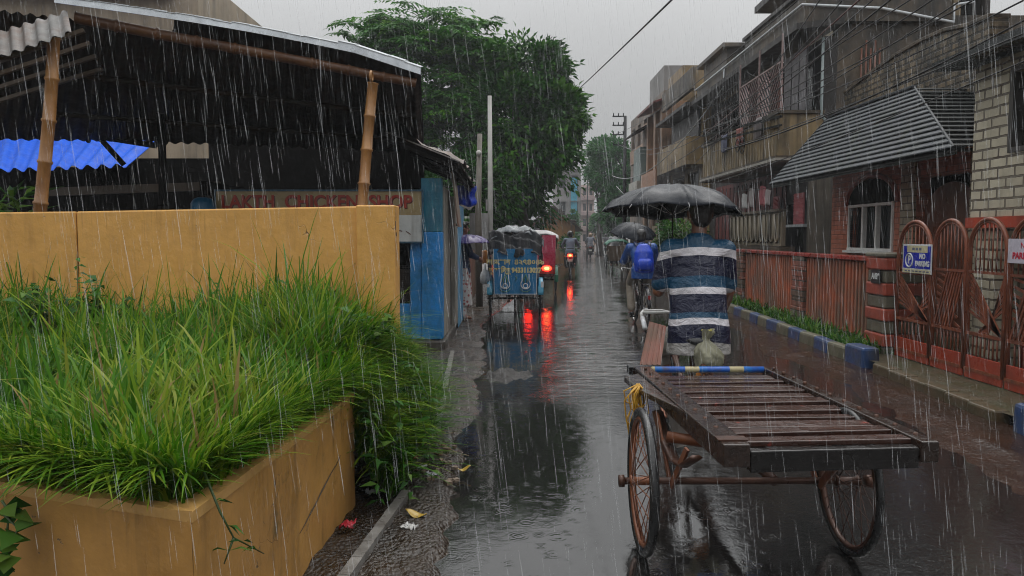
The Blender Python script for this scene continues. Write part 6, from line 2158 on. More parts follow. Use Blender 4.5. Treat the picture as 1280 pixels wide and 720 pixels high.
BRX, BRY = at(644, 300, 14.3).x, 14.3
tarp_g = mat('wet grey tarpaulin', (.20, .215, .23), (.11, .12, .13), rough=.3, ns=6, bump=.3, bs=14, dist=.03)
hood_k = mat('black hood cloth', (.018, .018, .02), (.03, .03, .034), rough=.4, ns=8, bump=.4, bs=20, dist=.02)
rk = rickshaw('cycle_rickshaw', 'blue backed cycle rickshaw with yellow Bengali lettering and a tattered grey tarpaulin hood', (0, 0, 0), tarp_g, signblue, ltblue, 'cycle rickshaws')
m = MB(); m.slab([(-.385, -.42, .44), (.385, -.42, .44), (.40, -.46, 1.27), (-.40, -.46, 1.27)], (0, .02, 0)); bp = m.build('back_panel', signblue, rk)
m = MB()
for a, b in (((-.385, -.43, .45), (.385, -.43, .45)), ((.38, -.43, .45), (.395, -.468, 1.26)), ((-.38, -.43, .45), (-.395, -.468, 1.26))):
    m.beam(a, b, .012, .008, (0, 1, 0))
m.build('border', whs, bp)


def pz(z):
    return -.423 - (z - .44) * .048


text_part('নামেবাদ  ৪২৭৪০৪৯', .13, (0, pz(1.03) - .004, 1.03), (1, 0, 0), (0, .0, 1), lett, bp, off=.004)
text_part('শুভবিন্দু 9433113027', .122, (0, pz(.88) - .004, .88), (1, 0, 0), (0, 0, 1), lett, bp, off=.006, sx=.88)
m = MB()
for cx in (-.185, .185):
    pts = [(cx + .085 * math.cos(a), pz(.63) - .006, .63 + .085 * math.sin(a)) for a in np.linspace(-3.9, .75, 18)]
    pts = [(pts[0][0] + .0, pts[0][1], pts[0][2] + .13)] + pts + [(pts[-1][0], pts[-1][1], pts[-1][2] + .13)]
    m.tube(pts, .009, 6)
    m.tube([(cx + .04 * math.cos(a), pz(.6) - .006, .60 + .04 * math.sin(a)) for a in np.linspace(0, 6.28, 16)[:-1]], .010, 6, closed=True)
m.build('painted_motif', whs, bp)
m = MB()
for cx in (-.185, .185):
    m.tube([(cx - .02, pz(.66) - .006, .66), (cx - .035, pz(.72) - .006, .72), (cx + .005, pz(.79) - .006, .80), (cx + .035, pz(.72) - .006, .72), (cx + .02, pz(.66) - .006, .66)], .012, 6)
    m.tube([(cx + .11 * math.cos(a), pz(.6) - .004, .60 + .11 * math.sin(a)) for a in np.linspace(3.6, 5.8, 8)], .006, 5)
m.tube([(.0, pz(.78) - .004, .78), (.03, pz(.74) - .004, .74), (0, pz(.70) - .004, .70)], .006, 5)
m.build('painted_leaf', mat('motif green', (.10, .25, .10), rough=.35, bump=0), bp)
hd = hood(rk, tarp_g, 1.36, 1.63)
m = MB()
m.grid(lambda u, w: ((-.46 + .92 * u) * (1 + .05 * w), -.47 + .03 * math.sin(u * 19) + .06 * w, 1.17 + .05 * nz2(u * 6, 1, 1.4, 4) + .40 * w + .03 * math.sin(w * 14 + u * 9)), 40, 14); q = m.build('folded_hood', hood_k, rk); q.modifiers.new('th', 'SOLIDIFY').thickness = .01
for s_ in (-1, 1):
    m = MB(); m.grid(lambda u, w: (s_ * (.47 + .03 * math.sin(w * 7 + u * 5)), -.44 + .8 * u, 1.05 + .40 * w - .25 * u * (1 - w) + .04 * nz2(u * 4, w * 3, 1.5, 6)), 16, 10); q = m.build('hood_side', hood_k, rk); q.modifiers.new('th', 'SOLIDIFY').thickness = .006
m = MB()
m.tube([(.16, -.44, .40), (.16, -.2, .40)], .012, 6); m.tube([(-.3, -.2, .40), (-.3, -.2, .1), (.3, -.2, .1)], .01, 6); m.build('footrest', blackp, rk)
m = MB(); m.box((.49, -.37, .62), (.05, .03, .10)); m.box((-.49, -.37, .60), (.04, .03, .06)); m.build('painted_badge', whs, rk)
rk.location = (BRX, BRY, 0)

# bags hanging on its side
m = MB(); m.tube([(0, 0, 0), (0, 0, .02), (.01, 0, .12), (0, 0, .22), (0, 0, .27), (0, 0, .36)], [(.05, .05), (.10, .08), (.11, .09), (.08, .06), (.025, .02), (.012, .012)], 16)
for i, (a, b, c) in enumerate(m.v):
    k = 1 + .12 * math.sin(math.atan2(b, a) * 5 + c * 25)
    m.v[i] = (BRX - .56 + a * k, BRY - .15 + b * k, .62 + c)
solo(m, 'carrier_bag', mat('white plastic bag', (.58, .60, .62), rough=.3, ns=14, bump=.3, bs=30), 'white plastic carrier bag hanging at the side of the blue rickshaw', 'bag', (BRX - .56, BRY - .15, .62))
m = MB(); m.grid(lambda u, w: (BRX - .60 + .14 * u, BRY - .12 + .03 * math.sin(u * 7), .98 + .24 * w + .02 * math.sin(u * 5)), 8, 8)
o = solo(m, 'orange_cloth', mat('orange rag', (.55, .20, .03)), 'orange cloth draped at the side of the blue rickshaw above the white bag', 'cloth', (BRX - .56, BRY - .12, .98)); o.modifiers.new('th', 'SOLIDIFY').thickness = .008

# pink rickshaw ahead
PX, PY = at(673, 300, 20.5).x, 20.5
pinkc = mat('crimson pink vinyl', (.40, .025, .075), (.30, .02, .055), rough=.3, ns=9, bump=.3, bs=16)
redlamp = mat_glow('lit red lamp', (1.0, .02, .008), 11)
amber = mat_glow('lit lamp core', (1.0, .22, .05), 9)
pk = rickshaw('electric_rickshaw', 'crimson backed rickshaw with white topped hood and lit red tail lamp', (0, 0, 0), pinkc, pinkc, mat('green panel', (.02, .16, .09), rough=.3), 'cycle rickshaws')
m = MB(); m.slab([(-.42, -.42, .52), (.42, -.42, .52), (.42, -.48, 1.06), (-.42, -.48, 1.06)], (0, .02, 0)); m.slab([(-.42, -.48, 1.065), (.42, -.48, 1.065), (.44, -.46, 1.52), (-.44, -.46, 1.52)], (0, .02, 0)); m.build('back_panel', pinkc, pk)
hood(pk, mat('white hood top', (.55, .53, .52), (.42, .40, .4), rough=.4, ns=6), 1.46, 1.62, False)
m = MB(); m.box((.12, -.50, .62), (.60, .05, .22)); m.build('tail_panel', mat('red tail panel', (.30, .012, .01), rough=.25, bump=0), pk, .01)
m = MB(); m.ball((.20, -.53, .66), (.13, .03, .075)); lmp = m.build('tail_lamp', redlamp, pk)
m = MB(); m.ball((.20, -.552, .66), (.07, .02, .04)); m.build('bulb', amber, lmp)
m = MB(); m.ball((-.28, -.53, .66), (.10, .03, .075)); m.build('tail_lamp', redlamp, pk)
m = MB(); m.box((.46, -.2, .40), (.10, .6, .2)); m.build('green_step', mat('green panel', (.02, .16, .09)), pk, .02)
pk.location = (PX, PY, 0)

# green rickshaw far on the other side
GXr, GYr = at(771, 300, 33).x, 33
greenh = mat('green hood vinyl', (.02, .16, .09), (.015, .11, .065), rough=.35, ns=8)
gk = rickshaw('cycle_rickshaw', 'green hooded cycle rickshaw far ahead beyond the cyclist with the blue backpack', (0, 0, 0), greenh, mat('rickshaw brown back', (.16, .11, .07), rough=.4), blackp, 'cycle rickshaws')
m = MB(); m.slab([(-.40, -.42, .46), (.40, -.42, .46), (.41, -.45, 1.08), (-.41, -.45, 1.08)], (0, .02, 0)); m.build('back_panel', mat('rickshaw brown back'), gk)
hood(gk, greenh, 1.12, 1.34, False)
gk.location = (GXr, GYr, 0)


# ------------------------------------------------------------------ motorcycle (local, rides towards +Y)
def motorcycle(name, label, loc, lit=True, group=None, col=None, rz=0):
    th = thing(name, label, 'motorcycle', (0, 0, 0), group)
    pm = col or mat('dark red motorcycle paint', (.10, .012, .012), rough=.2, bump=0)
    for y in (-.62, .66):
        m = MB(); m.ring((0, y, .30), .255, .048, n=30, m=8); wh = m.build('wheel', rubber, th)
        m = MB(); m.ring((0, y, .30), .20, .014, n=24)
        for k in range(6):
            a = k * math.pi / 3; m.tube([(0, y, .30), (0, y + .2 * math.cos(a), .30 + .2 * math.sin(a))], .014, 5)
        m.build('rim', chrome, wh)
    m = MB()
    m.tube([(0, -.62, .30), (0, -.1, .34), (0, .2, .38), (0, .42, .72)], .03, 8)
    for s_ in (-1, 1):
        m.tube([(s_ * .09, -.62, .30), (s_ * .10, -.5, .66)], .025, 8)
        m.tube([(s_ * .08, .66, .30), (s_ * .09, .45, .86)], .022, 8)
    m.box((0, .05, .38), (.24, .42, .3)); m.build('chassis', blackp, th)
    m = MB(); m.tube([(0, .02, .80), (0, .10, .84), (0, .26, .88), (0, .40, .84), (0, .46, .80)], [(.08, .05), (.14, .09), (.15, .11), (.10, .08), (.05, .04)], 14, side=(1, 0, 0)); m.build('tank', pm, th)
    m = MB(); m.tube([(0, -.72, .84), (0, -.64, .83), (0, -.3, .80), (0, 0, .80), (0, .06, .80)], [(.07, .03), (.12, .05), (.14, .06), (.13, .05), (.06, .03)], 12, side=(1, 0, 0)); m.build('seat', blackp, th)
    m = MB(); m.tube([(0, -.90, .72), (0, -.80, .75), (0, -.5, .72), (0, -.2, .66)], [(.05, .04), (.11, .07), (.13, .09), (.10, .08)], 12, side=(1, 0, 0)); m.build('tail', pm, th)
    m = MB(); m.box((0, -.915, .74), (.20, .05, .11)); tl = m.build('tail_lamp', redlamp if lit else mat('dull red lens', (.18, .01, .01), rough=.2, bump=0), th, .012)
    if lit:
        m = MB(); m.ball((0, -.94, .74), (.055, .02, .035)); m.build('bulb', amber, tl)
    m = MB(); m.slab([(-.10, -.93, .50), (.10, -.93, .50), (.10, -.91, .60), (-.10, -.91, .60)], (0, .008, 0)); m.build('number_plate', mat('plate white', (.55, .55, .5), bump=0), th)
    m = MB(); m.slab([(-.09, -.90, .38), (.09, -.90, .38), (.10, -.78, .68), (-.10, -.78, .68)], (0, .01, 0)); m.tube([(0, -.62 + .33 * math.cos(a), .30 + .33 * math.sin(a)) for a in np.linspace(.4, 3.0, 10)], [(.06, .006)] * 10, 6, side=(1, 0, 0)); m.build('mudguard', blackp, th)
    m = MB(); m.tube([(-.36, .28, 1.02), (-.3, .36, 1.04), (-.08, .42, .98), (.08, .42, .98), (.3, .36, 1.04), (.36, .28, 1.02)], .013, 8); m.build('handlebar', chrome, th)
    for s_ in (-1, 1):
        m = MB(); m.tube([(s_ * .26, .36, 1.03), (s_ * .34, .38, 1.16)], .006, 5); m.ball((s_ * .36, .38, 1.18), (.055, .015, .035)); m.build('mirror', blackp, th)
        m = MB(); m.tube([(s_ * .12, -.80, .70), (s_ * .20, -.80, .70)], .01, 5); m.ball((s_ * .22, -.80, .70), .032); m.build('indicator', mat('amber lens', (.45, .15, .02), rough=.2, bump=0), th)
    m = MB(); m.tube([(.14, .1, .26), (.17, -.3, .28), (.18, -.55, .34), (.185, -.85, .40)], [.025, .03, .045, .04], 10); m.build('exhaust', chrome, th)
    m = MB(); m.ball((0, .56, .86), (.10, .08, .10)); m.build('headlamp', chrome, th)
    th.location = loc
    th.rotation_euler = (0, 0, rz)
    return th


MX, MY = at(713, 300, 31).x, 31
motorcycle('motorcycle', 'dark motorcycle with lit red tail lamp on the wet road, ridden away', (MX, MY, 0), True, 'motorcycles', rz=R(-5))
M2 = (at(738, 300, 52).x, 52, 0)
motorcycle('motorcycle', 'farther dark motorcycle with a pale load, near the end of the street', M2, False, 'motorcycles', mat('dark grey motorcycle paint', (.03, .03, .035), rough=.2, bump=0), rz=R(-6))
M3 = (at(757, 300, 66).x, 66, 0)
motorcycle('motorcycle', 'farthest motorcycle, small and hazy at the end of the street', M3, False, 'motorcycles', mat('dark grey motorcycle paint'), rz=R(-6))
CX2, CY2 = at(801, 300, 12.7).x, 12.7
bicycle('bicycle', 'black bicycle ridden by the person with the blue backpack', (CX2, CY2, 0), 0)


# ------------------------------------------------------------------ umbrellas
def umbrella(name, label, top, rim_r, rise, hand, mat_, group=None, nrib=8, seed=0, crook=True, folded=0.):
    """canopy apex at top; shaft runs to hand"""
    top, hand = V(top), V(hand)
    ax = (top - hand).normalized()
    X = ax.cross(V((0, 1, 0))).normalized()
    Y = ax.cross(X) * -1
    th = thing(name, label, 'umbrella', hand, group)
    P = lambda a, r, d: top + X * (math.cos(a) * r) + Y * (math.sin(a) * r) - ax * d
    m = MB()
    na, nr = nrib * 8, 12

    def fn(u, q):
        a = u * 2 * math.pi
        ph = (u * nrib) % 1
        chord = math.cos(math.pi / nrib) / math.cos((ph - .5) * 2 * math.pi / nrib)
        k = q ** 1.0
        r = rim_r * math.sin(k * 1.32) / math.sin(1.32) * (1 + (chord - 1) * (.6 + .55 * k))
        d = rise * (1 - math.cos(k * 1.32)) / (1 - math.cos(1.32))
        mid = 1 - abs(ph - .5) * 2
        d -= .035 * rise * 0 + .0
        d += .20 * rise * mid * (k ** 1.3) * (1 - k) * 2 - .10 * rise * mid * k ** 6
        d += .010 * nz2(u * 9 + seed, q * 3, 1.7, 3) * k
        return P(a, r, d)
    for k in range(nrib):
        m.grid(lambda u, q, k=k: fn((k + min(max(u, 1e-4), .9999)) / nrib, q), 8, nr)
    o = m.build('canopy', mat_, th)
    o.modifiers.new('th', 'SOLIDIFY').thickness = .0016
    m = MB()
    for k in range(nrib):
        a = k / nrib * 2 * math.pi
        pts = []
        for q in np.linspace(.03, 1.02, 9):
            p = fn(k / nrib, min(q, 1.0)) - ax * .006
            if q > 1:
                p = p + (p - top).normalized() * .015
            pts.append(p)
        m.tube(pts, .0028, 5)
        m.tube([top - ax * (rise * 1.05), fn(k / nrib, .55) - ax * .008], .0024, 5)
    m.build('ribs', chrome, th)
    m = MB(); m.tube([top + ax * .035, top - ax * .02, hand], [.004, .0055, .0055], 8); m.build('shaft', metal_d, th)
    m = MB()
    h0 = hand
    m.tube([h0 + ax * .03, h0 - ax * .05, h0 - ax * .10], [.011, .013, .012], 8); m.build('handle', blackp, th)
    return th


brolly = mat('wet black nylon', (.016, .019, .025), (.011, .013, .018), rough=.25, spec=.12, ns=5, bump=.2, bs=9, dist=.02)
U1 = (at(842, 231, 5.47), .50, .20)
HAND1 = V((1.125, 5.42, 1.20))
umbrella('umbrella', 'large wet black umbrella held over the rider in the striped shirt', U1[0], .50, .205, HAND1, brolly, 'black umbrellas', seed=3)
umbrella('umbrella', 'smaller black umbrella over the cyclist with the blue backpack', at(793, 279, 12.9), .40, .20, (CX2 - .12, 13.05, 1.17), brolly, 'black umbrellas', seed=8)
umbrella('umbrella', 'purple umbrella over the person standing by the shop', at(585, 293, 13.2), .36, .16, (at(580, 300, 13.4).x + .1, 13.2, 1.05), mat('purple nylon', (.06, .03, .16), (.045, .025, .12), rough=.3, bump=0), None, seed=5)
# ================================================================== people
def skinm(name, c):
    return mat(name, c, tuple(x * .8 for x in c), rough=.4, ns=9, bump=.1, bs=60)


def fuse(mb, name, mat_, parent, voxel, smooth=3):
    """join the overlapping tapered volumes into one continuous surface"""
    o = mb.build('tmp', None)
    md = o.modifiers.new('r', 'REMESH'); md.mode = 'VOXEL'; md.voxel_size = voxel; md.use_smooth_shade = True
    if smooth:
        ms = o.modifiers.new('s', 'SMOOTH'); ms.factor = .5; ms.iterations = smooth
    dg = bpy.context.evaluated_depsgraph_get()
    me = bpy.data.meshes.new_from_object(o.evaluated_get(dg))
    me.name = name
    bpy.data.objects.remove(o)
    me.polygons.foreach_set('use_smooth', np.ones(len(me.polygons), bool))
    me.materials.clear(); me.materials.append(mat_)
    ob = bpy.data.objects.new(name, me)
    COL.objects.link(ob)
    if parent:
        ob.parent = parent
    return ob


def limb(m, pts, rs, n=14):
    pts = [V(p) for p in pts]
    P, Q = [], []
    for i in range(len(pts) - 1):
        for k in range(5):
            t = k / 5
            P.append(pts[i].lerp(pts[i + 1], t)); Q.append(rs[i] * (1 - t) + rs[i + 1] * t)
    P.append(pts[-1]); Q.append(rs[-1])
    m.tube(P, Q, n)
    for p, r in zip(pts, rs):
        m.ball(p, r, 12, 8)


STAND = dict(pel=(0, 0, .93), che=(0, 0, 1.26), nek=(0, .0, 1.45), hed=(0, .03, 1.60), shL=(-.185, 0, 1.40), elL=(-.25, -.02, 1.13), haL=(-.23, .08, .88), hiL=(-.09, 0, .90), knL=(-.10, .03, .50), anL=(-.10, -.01, .085))
BIKE = dict(pel=(0, -.24, .96), che=(0, -.12, 1.27), nek=(0, -.07, 1.44), hed=(0, -.02, 1.59), shL=(-.19, -.09, 1.40), elL=(-.28, .06, 1.15), haL=(-.27, .27, .99), hiL=(-.10, -.20, .93), knL=(-.13, .20, .72), anL=(-.13, .06, .26))
MOTO = dict(pel=(0, -.28, .92), che=(0, -.20, 1.22), nek=(0, -.15, 1.39), hed=(0, -.10, 1.54), shL=(-.19, -.17, 1.35), elL=(-.32, .02, 1.13), haL=(-.33, .28, 1.04), hiL=(-.10, -.22, .90), knL=(-.20, .18, .72), anL=(-.17, .02, .30))


def person(name, label, pose, skin, shirt_m, pants_m, hair_m, loc=(0, 0, 0), rz=0, group=None, voxel=.014, shoe_m=None, sleeve=.62, pants_to=1.0, over=None, helmet=None, lungi=None, fat=1.0, face=False, boxy=False):
    p = {k: V(v) for k, v in pose.items()}
    for k in list(p):
        if k.endswith('L') and k[:-1] + 'R' not in p:
            q = p[k]
            p[k[:-1] + 'R'] = V((-q.x, q.y, q.z))
    if over:
        for k, v in over.items():
            p[k] = V(v)
    th = thing(name, label, 'person', (0, 0, 0), group)
    pel, che, nek, hed = p['pel'], p['che'], p['nek'], p['hed']
    up = (hed - nek).normalized()

    def torso(m, e, hem=0., flare=0., top=True):
        st = [(pel - V((0, 0, .10 + hem)), .15 + flare, .115 + flare), (pel, .162 + flare * .6, .12 + flare * .5), (pel.lerp(che, .35), .142 * fat, .10 * fat), (pel.lerp(che, .7), .155 * fat, .108 * fat), (che, .172, .112), (che.lerp(nek, .4), .178, .102), (che.lerp(nek, .72), .15, .082)]
        if boxy and e > 0:
            st = [(pel - V((0, 0, .10 + hem)), .195, .145), (pel, .188, .14), (pel.lerp(che, .35), .170, .13), (pel.lerp(che, .7), .170, .125), (che, .172, .118), (che.lerp(nek, .4), .165, .10), (che.lerp(nek, .72), .115, .08)]
        if top:
            st += [(che.lerp(nek, .95), .085, .062), (nek + up * .02, .058, .058)]
        m.tube([s_[0] for s_ in st], [(s_[1] + e, s_[2] + e) for s_ in st], 24, side=(1, 0, 0))
        for s_ in 'LR':
            sh = p['sh' + s_]
            limb(m, [che.lerp(nek, .55), sh], [.075 + e, .058 + e])

    # ---- body: one continuous surface
    m = MB()
    torso(m, 0)
    limb(m, [nek - up * .03, nek + up * .06, hed - up * .06], [.056, .052, .05])
    rot = up.rotation_difference(V((0, 0, 1))).inverted().to_matrix()
    m.ball(hed + up * .02 + V((0, -.012, 0)), (.075, .092, .098), 20, 14)
    m.ball(hed - up * .045 + V((0, .028, 0)), (.058, .066, .07), 16, 12)
    m.ball(hed - up * .10 + V((0, .062, 0)), (.03, .026, .024), 10, 8)
    m.tube([hed + V((0, .088, .02)), hed + V((0, .104, -.012)), hed + V((0, .112, -.035)), hed + V((0, .09, -.045))], [.010, .013, .018, .012], 8)
    for s_ in (-1, 1):
        m.ball(hed + V((s_ * .078, -.005, -.012)), (.014, .024, .034), 8, 8)
    fing = []
    for s_ in 'LR':
        sh, el, ha = p['sh' + s_], p['el' + s_], p['ha' + s_]
        limb(m, [sh, sh.lerp(el, .5), el, el.lerp(ha, .35), ha], [.056, .048, .041, .042, .029])
        d = (ha - el).normalized()
        sd = d.cross(V((0, 0, 1))).normalized()
        nn = sd.cross(d).normalized()
        limb(m, [ha, ha + d * .05, ha + d * .085], [.029, .036, .034], 10)
        for k in range(4):
            o = (k - 1.5) * .019
            ln = (.062, .074, .070, .055)[k]
            a = ha + d * .082 + sd * o
            limb(m, [a, a + d * ln * .45 - nn * .012, a + d * ln * .45 - nn * (.012 + ln * .45), a + d * ln * .1 - nn * (.02 + ln * .55)], [.0105, .0098, .009, .0085], 8)
        ts = -1 if s_ == 'R' else 1
        a = ha + d * .035 + sd * ts * .028
        limb(m, [a, a + d * .035 + sd * ts * .022 - nn * .012, a + d * .065 + sd * ts * .012 - nn * .032], [.015, .012, .0095], 8)
        hi, kn, an = p['hi' + s_], p['kn' + s_], p['an' + s_]
        limb(m, [hi, hi.lerp(kn, .4), kn, kn.lerp(an, .35), an], [.088, .078, .056, .055, .036])
        fd = V((0, 1, -.12)).normalized()
        limb(m, [an + V((0, -.03, -.035)), an + fd * .07 + V((0, 0, -.035)), an + fd * .15 + V((0, 0, -.038))], [.038, .036, .024], 10)
    body = fuse(m, 'body', skin, th, voxel)
    # ---- shirt
    m = MB()
    torso(m, .022, .05, .018)
    m.tube([nek - up * .03, nek + up * .015, nek + up * .03], [(.078, .076), (.07, .07), (.066, .066)], 16, side=(1, 0, 0))
    for s_ in 'LR':
        sh, el, ha = p['sh' + s_], p['el' + s_], p['ha' + s_]
        if sleeve <= 1:
            e = sh.lerp(el, sleeve)
            limb(m, [sh, sh.lerp(e, .6), e], [.076, .070, .066] if boxy else [.082, .078, .074])
        else:
            limb(m, [sh, sh.lerp(el, .5), el, el.lerp(ha, .85)], [.08, .07, .062, .046])
    s_o = fuse(m, 'shirt', shirt_m, th, max(.009, voxel * .8))
    # ---- trousers
    m = MB()
    m.tube([pel - V((0, 0, .13)), pel - V((0, 0, .05)), pel + V((0, 0, .06)), pel + V((0, 0, .11))], [(.155, .12), (.178, .138), (.168, .126), (.158, .116)], 20, side=(1, 0, 0))
    for s_ in 'LR':
        hi, kn, an = p['hi' + s_], p['kn' + s_], p['an' + s_]
        to = pants_to[s_] if isinstance(pants_to, dict) else pants_to
        if to > .5:
            e = kn.lerp(an, (to - .5) * 2)
            limb(m, [hi, hi.lerp(kn, .5), kn, e], [.108, .098, .082, .068])
        else:
            e = hi.lerp(kn, to * 2)
            limb(m, [hi, hi.lerp(e, .5), e], [.112, .108, .104])
    if lungi:
        a, b = lungi
        m.tube([pel + V((0, 0, .08)), pel - V((0, 0, .05)), pel - V((0, -.02, .3)), V((pel.x, pel.y + .03, b))], [(.15, .12), (.185, .15), (.19, .15), (.2, .16)], 24, side=(1, 0, 0))
    fuse(m, 'trousers', pants_m, th, max(.010, voxel * .9))
    # ---- hair or helmet
    m = MB()
    if helmet:
        m.ball(hed + V((0, .0, .03)), (.135, .155, .145), 20, 14)
        fuse(m, 'helmet', helmet, th, .014)
    else:
        m.ball(hed + up * .032 + V((0, -.026, 0)), (.086, .095, .098), 20, 14)
        m.ball(hed + V((0, -.055, -.03)), (.07, .055, .075), 16, 12)
        m.ball(hed + up * .09 + V((0, .03, 0)), (.062, .06, .035), 14, 10)
        for i, (a, b, c) in enumerate(m.v):
            k = .010 * nz2(a * 40, b * 40, 1, c * 30)
            m.v[i] = (a + k, b + k, c + k)
        fuse(m, 'hair', hair_m, th, .010, 1)
    for s_ in (-1, 1):
        m = MB(); m.ball(hed + V((s_ * .033, .083, .012)), .0125, 10, 8); m.build('eye', mat('eye', (.05, .04, .035), rough=.1, bump=0), th)
    m = MB(); m.tube([hed + V((-.025, .088, -.075)), hed + V((0, .096, -.076)), hed + V((.025, .088, -.075))], [.003, .006, .003], 6); m.build('mouth', mat('lip', (.15, .05, .045), bump=0), th)
    if shoe_m:
        for s_ in 'LR':
            an = p['an' + s_]
            m = MB(); fd = V((0, 1, -.12)).normalized()
            limb(m, [an + V((0, -.035, -.045)), an + fd * .07 + V((0, 0, -.045)), an + fd * .16 + V((0, 0, -.048))], [.043, .043, .032], 10)
            fuse(m, 'shoe', shoe_m, th, .012)
    th.location = loc
    th.rotation_euler = (0, 0, rz)
    return th, p


brown = skinm('brown skin', (.20, .085, .05))
hairb = mat('black hair', (.010, .009, .009), (.016, .014, .013), rough=.4, ns=30, bump=.5, bs=90)


def cloth(name, c, c2=None, bs=13, rough=.55):
    return mat(name, c, c2 or tuple(x * .8 for x in c), rough=rough, ns=5, bump=.55, bs=bs, dist=.03)


def striped_shirt():
    t = NT('striped polo')
    s = t.n('ShaderNodeSeparateXYZ')
    t.l(t.coord(), s.inputs[0])
    wob = t.math('MULTIPLY', t.math('SUBTRACT', t.noise(t.coord(), 3.2, 2), .5), .035)
    ax = t.math('MULTIPLY', t.math('POWER', t.math('ABSOLUTE', s.outputs['X']), 2.0), .55)
    z = t.math('ADD', t.math('ADD', s.outputs['Z'], wob), ax)
    f = t.ramp(z, .60, 1.60)
    r = t.n('ShaderNodeValToRGB')
    r.color_ramp.interpolation = 'CONSTANT'
    e = r.color_ramp.elements
    W, N_, T_, B_, G_ = (.74, .71, .75), (.007, .009, .036), (.005, .062, .13), (.012, .028, .16), (.44, .42, .40)
    stops = [(0, G_), (.16, G_), (.20, N_), (.318, W), (.362, T_), (.40, N_), (.522, W), (.566, T_), (.64, N_), (.772, W), (.828, T_), (.945, B_)]
    e[0].position, e[0].color = 0, (*G_, 1)
    e[1].position, e[1].color = stops[1][0], (*stops[1][1], 1)
    for p_, c in stops[2:]:
        x = e.new(p_); x.color = (*c, 1)
    t.l(f, r.inputs[0])
    v = t.coord()
    col = t.mix(t.ramp(t.noise(v, 7, 4), .3, .7, 0, .35), r.outputs[0], (.012, .016, .03))
    n1 = t.bump(t.noise(t.coord((1, 1, 1.6)), 7, 4, .6, .5), .7, .05)
    n2 = t.bump(t.noise(v, 240, 2), .15, .002, n1)
    return t.out(col, t.ramp(t.noise(v, 5, 3), .3, .7, .32, .55), n2)


DX, DY = 1.262, 5.18
rider = dict(pel=(0, -.02, .86), che=(.0, .05, 1.25), nek=(.01, .06, 1.485), hed=(.02, .08, 1.66), shL=(-.180, .05, 1.405), elL=(-.255, .10, 1.12), haL=(-.155, .30, 1.20), shR=(.185, .05, 1.40), elR=(.238, .13, 1.11), haR=(.25, .33, .95), hiL=(-.11, .0, .82), knL=(-.20, .36, .70), anL=(-.12, .24, .27), hiR=(.11, .0, .82), knR=(.22, .33, .74), anR=(.12, .26, .46))
person('person', 'cart rider seen from behind in a blue, teal and white striped polo shirt', rider, brown, striped_shirt(), cloth('grey checked shorts', (.36, .33, .29), (.26, .24, .22)), hairb, (DX, DY, 0), 0, None, .0085, None, .80, dict(L=.62, R=.32), fat=.98, boxy=True)
# cyclist with backpack
bluej = cloth('blue rain jacket', (.012, .075, .30), (.01, .05, .2), rough=.35)
c2, pp2 = person('person', 'cyclist in blue jacket and beige trousers with a bright blue backpack', BIKE, brown, bluej, cloth('beige trousers', (.33, .28, .22)), hairb, (CX2, CY2, 0), 0, None, .013, blackp, 1.5, .95, over=dict(haL=(-.12, .32, 1.12), elL=(-.27, .10, 1.08), che=(0, -.12, 1.20), nek=(0, -.05, 1.35), hed=(0, 0, 1.49), shL=(-.185, -.08, 1.31), shR=(.185, -.08, 1.31), elR=(.27, .06, 1.08)))
bpk = thing('backpack', 'bright blue backpack worn by the cyclist', 'backpack', (0, 0, 0))
bpm = mat('backpack blue', (.008, .055, .52), (.006, .04, .38), rough=.35, ns=8, bump=.3, bs=30)
m = MB(); m.tube([(0, -.31, .98), (0, -.32, 1.02), (0, -.325, 1.15), (0, -.30, 1.32), (0, -.26, 1.42), (0, -.24, 1.45)], [(.10, .06), (.155, .10), (.165, .11), (.15, .095), (.11, .07), (.06, .03)], 20, side=(1, 0, 0))
fuse(m, 'bag', bpm, bpk, .015)
m = MB(); m.tube([(0, -.40, 1.03), (0, -.41, 1.06), (0, -.415, 1.17), (0, -.40, 1.22)], [(.09, .02), (.115, .04), (.115, .04), (.09, .02)], 16, side=(1, 0, 0)); m.build('pocket', bpm, bpk)
for s_ in (-1, 1):
    m = MB(); m.tube([(s_ * .10, -.25, 1.42), (s_ * .12, -.12, 1.49), (s_ * .13, .02, 1.40), (s_ * .14, .0, 1.2), (s_ * .14, -.2, 1.04)], [(.025, .006)] * 5, 6, side=(1, 0, 0)); m.build('strap', mat('strap navy', (.01, .02, .08), bump=0), bpk)
m = MB(); m.tube([(-.03, -.24, 1.45), (0, -.24, 1.49), (.03, -.24, 1.45)], .007, 6); m.build('loop', mat('strap navy'), bpk)
bpk.location = (CX2, CY2, -.085)
m = MB(); m.tube([(0, 0, 0), (0, 0, .03), (.01, 0, .12), (0, 0, .2), (0, 0, .26)], [(.04, .03), (.08, .05), (.085, .055), (.05, .03), (.015, .012)], 14)
m.v = [(a + CX2 + .30, b + CY2 + .12, c + .72) for a, b, c in m.v]
solo(m, 'carrier_bag', mat('white plastic bag'), 'small pale carrier bag hanging from the handlebar of the bicycle', 'bag', (CX2 + .3, CY2 + .12, .72))
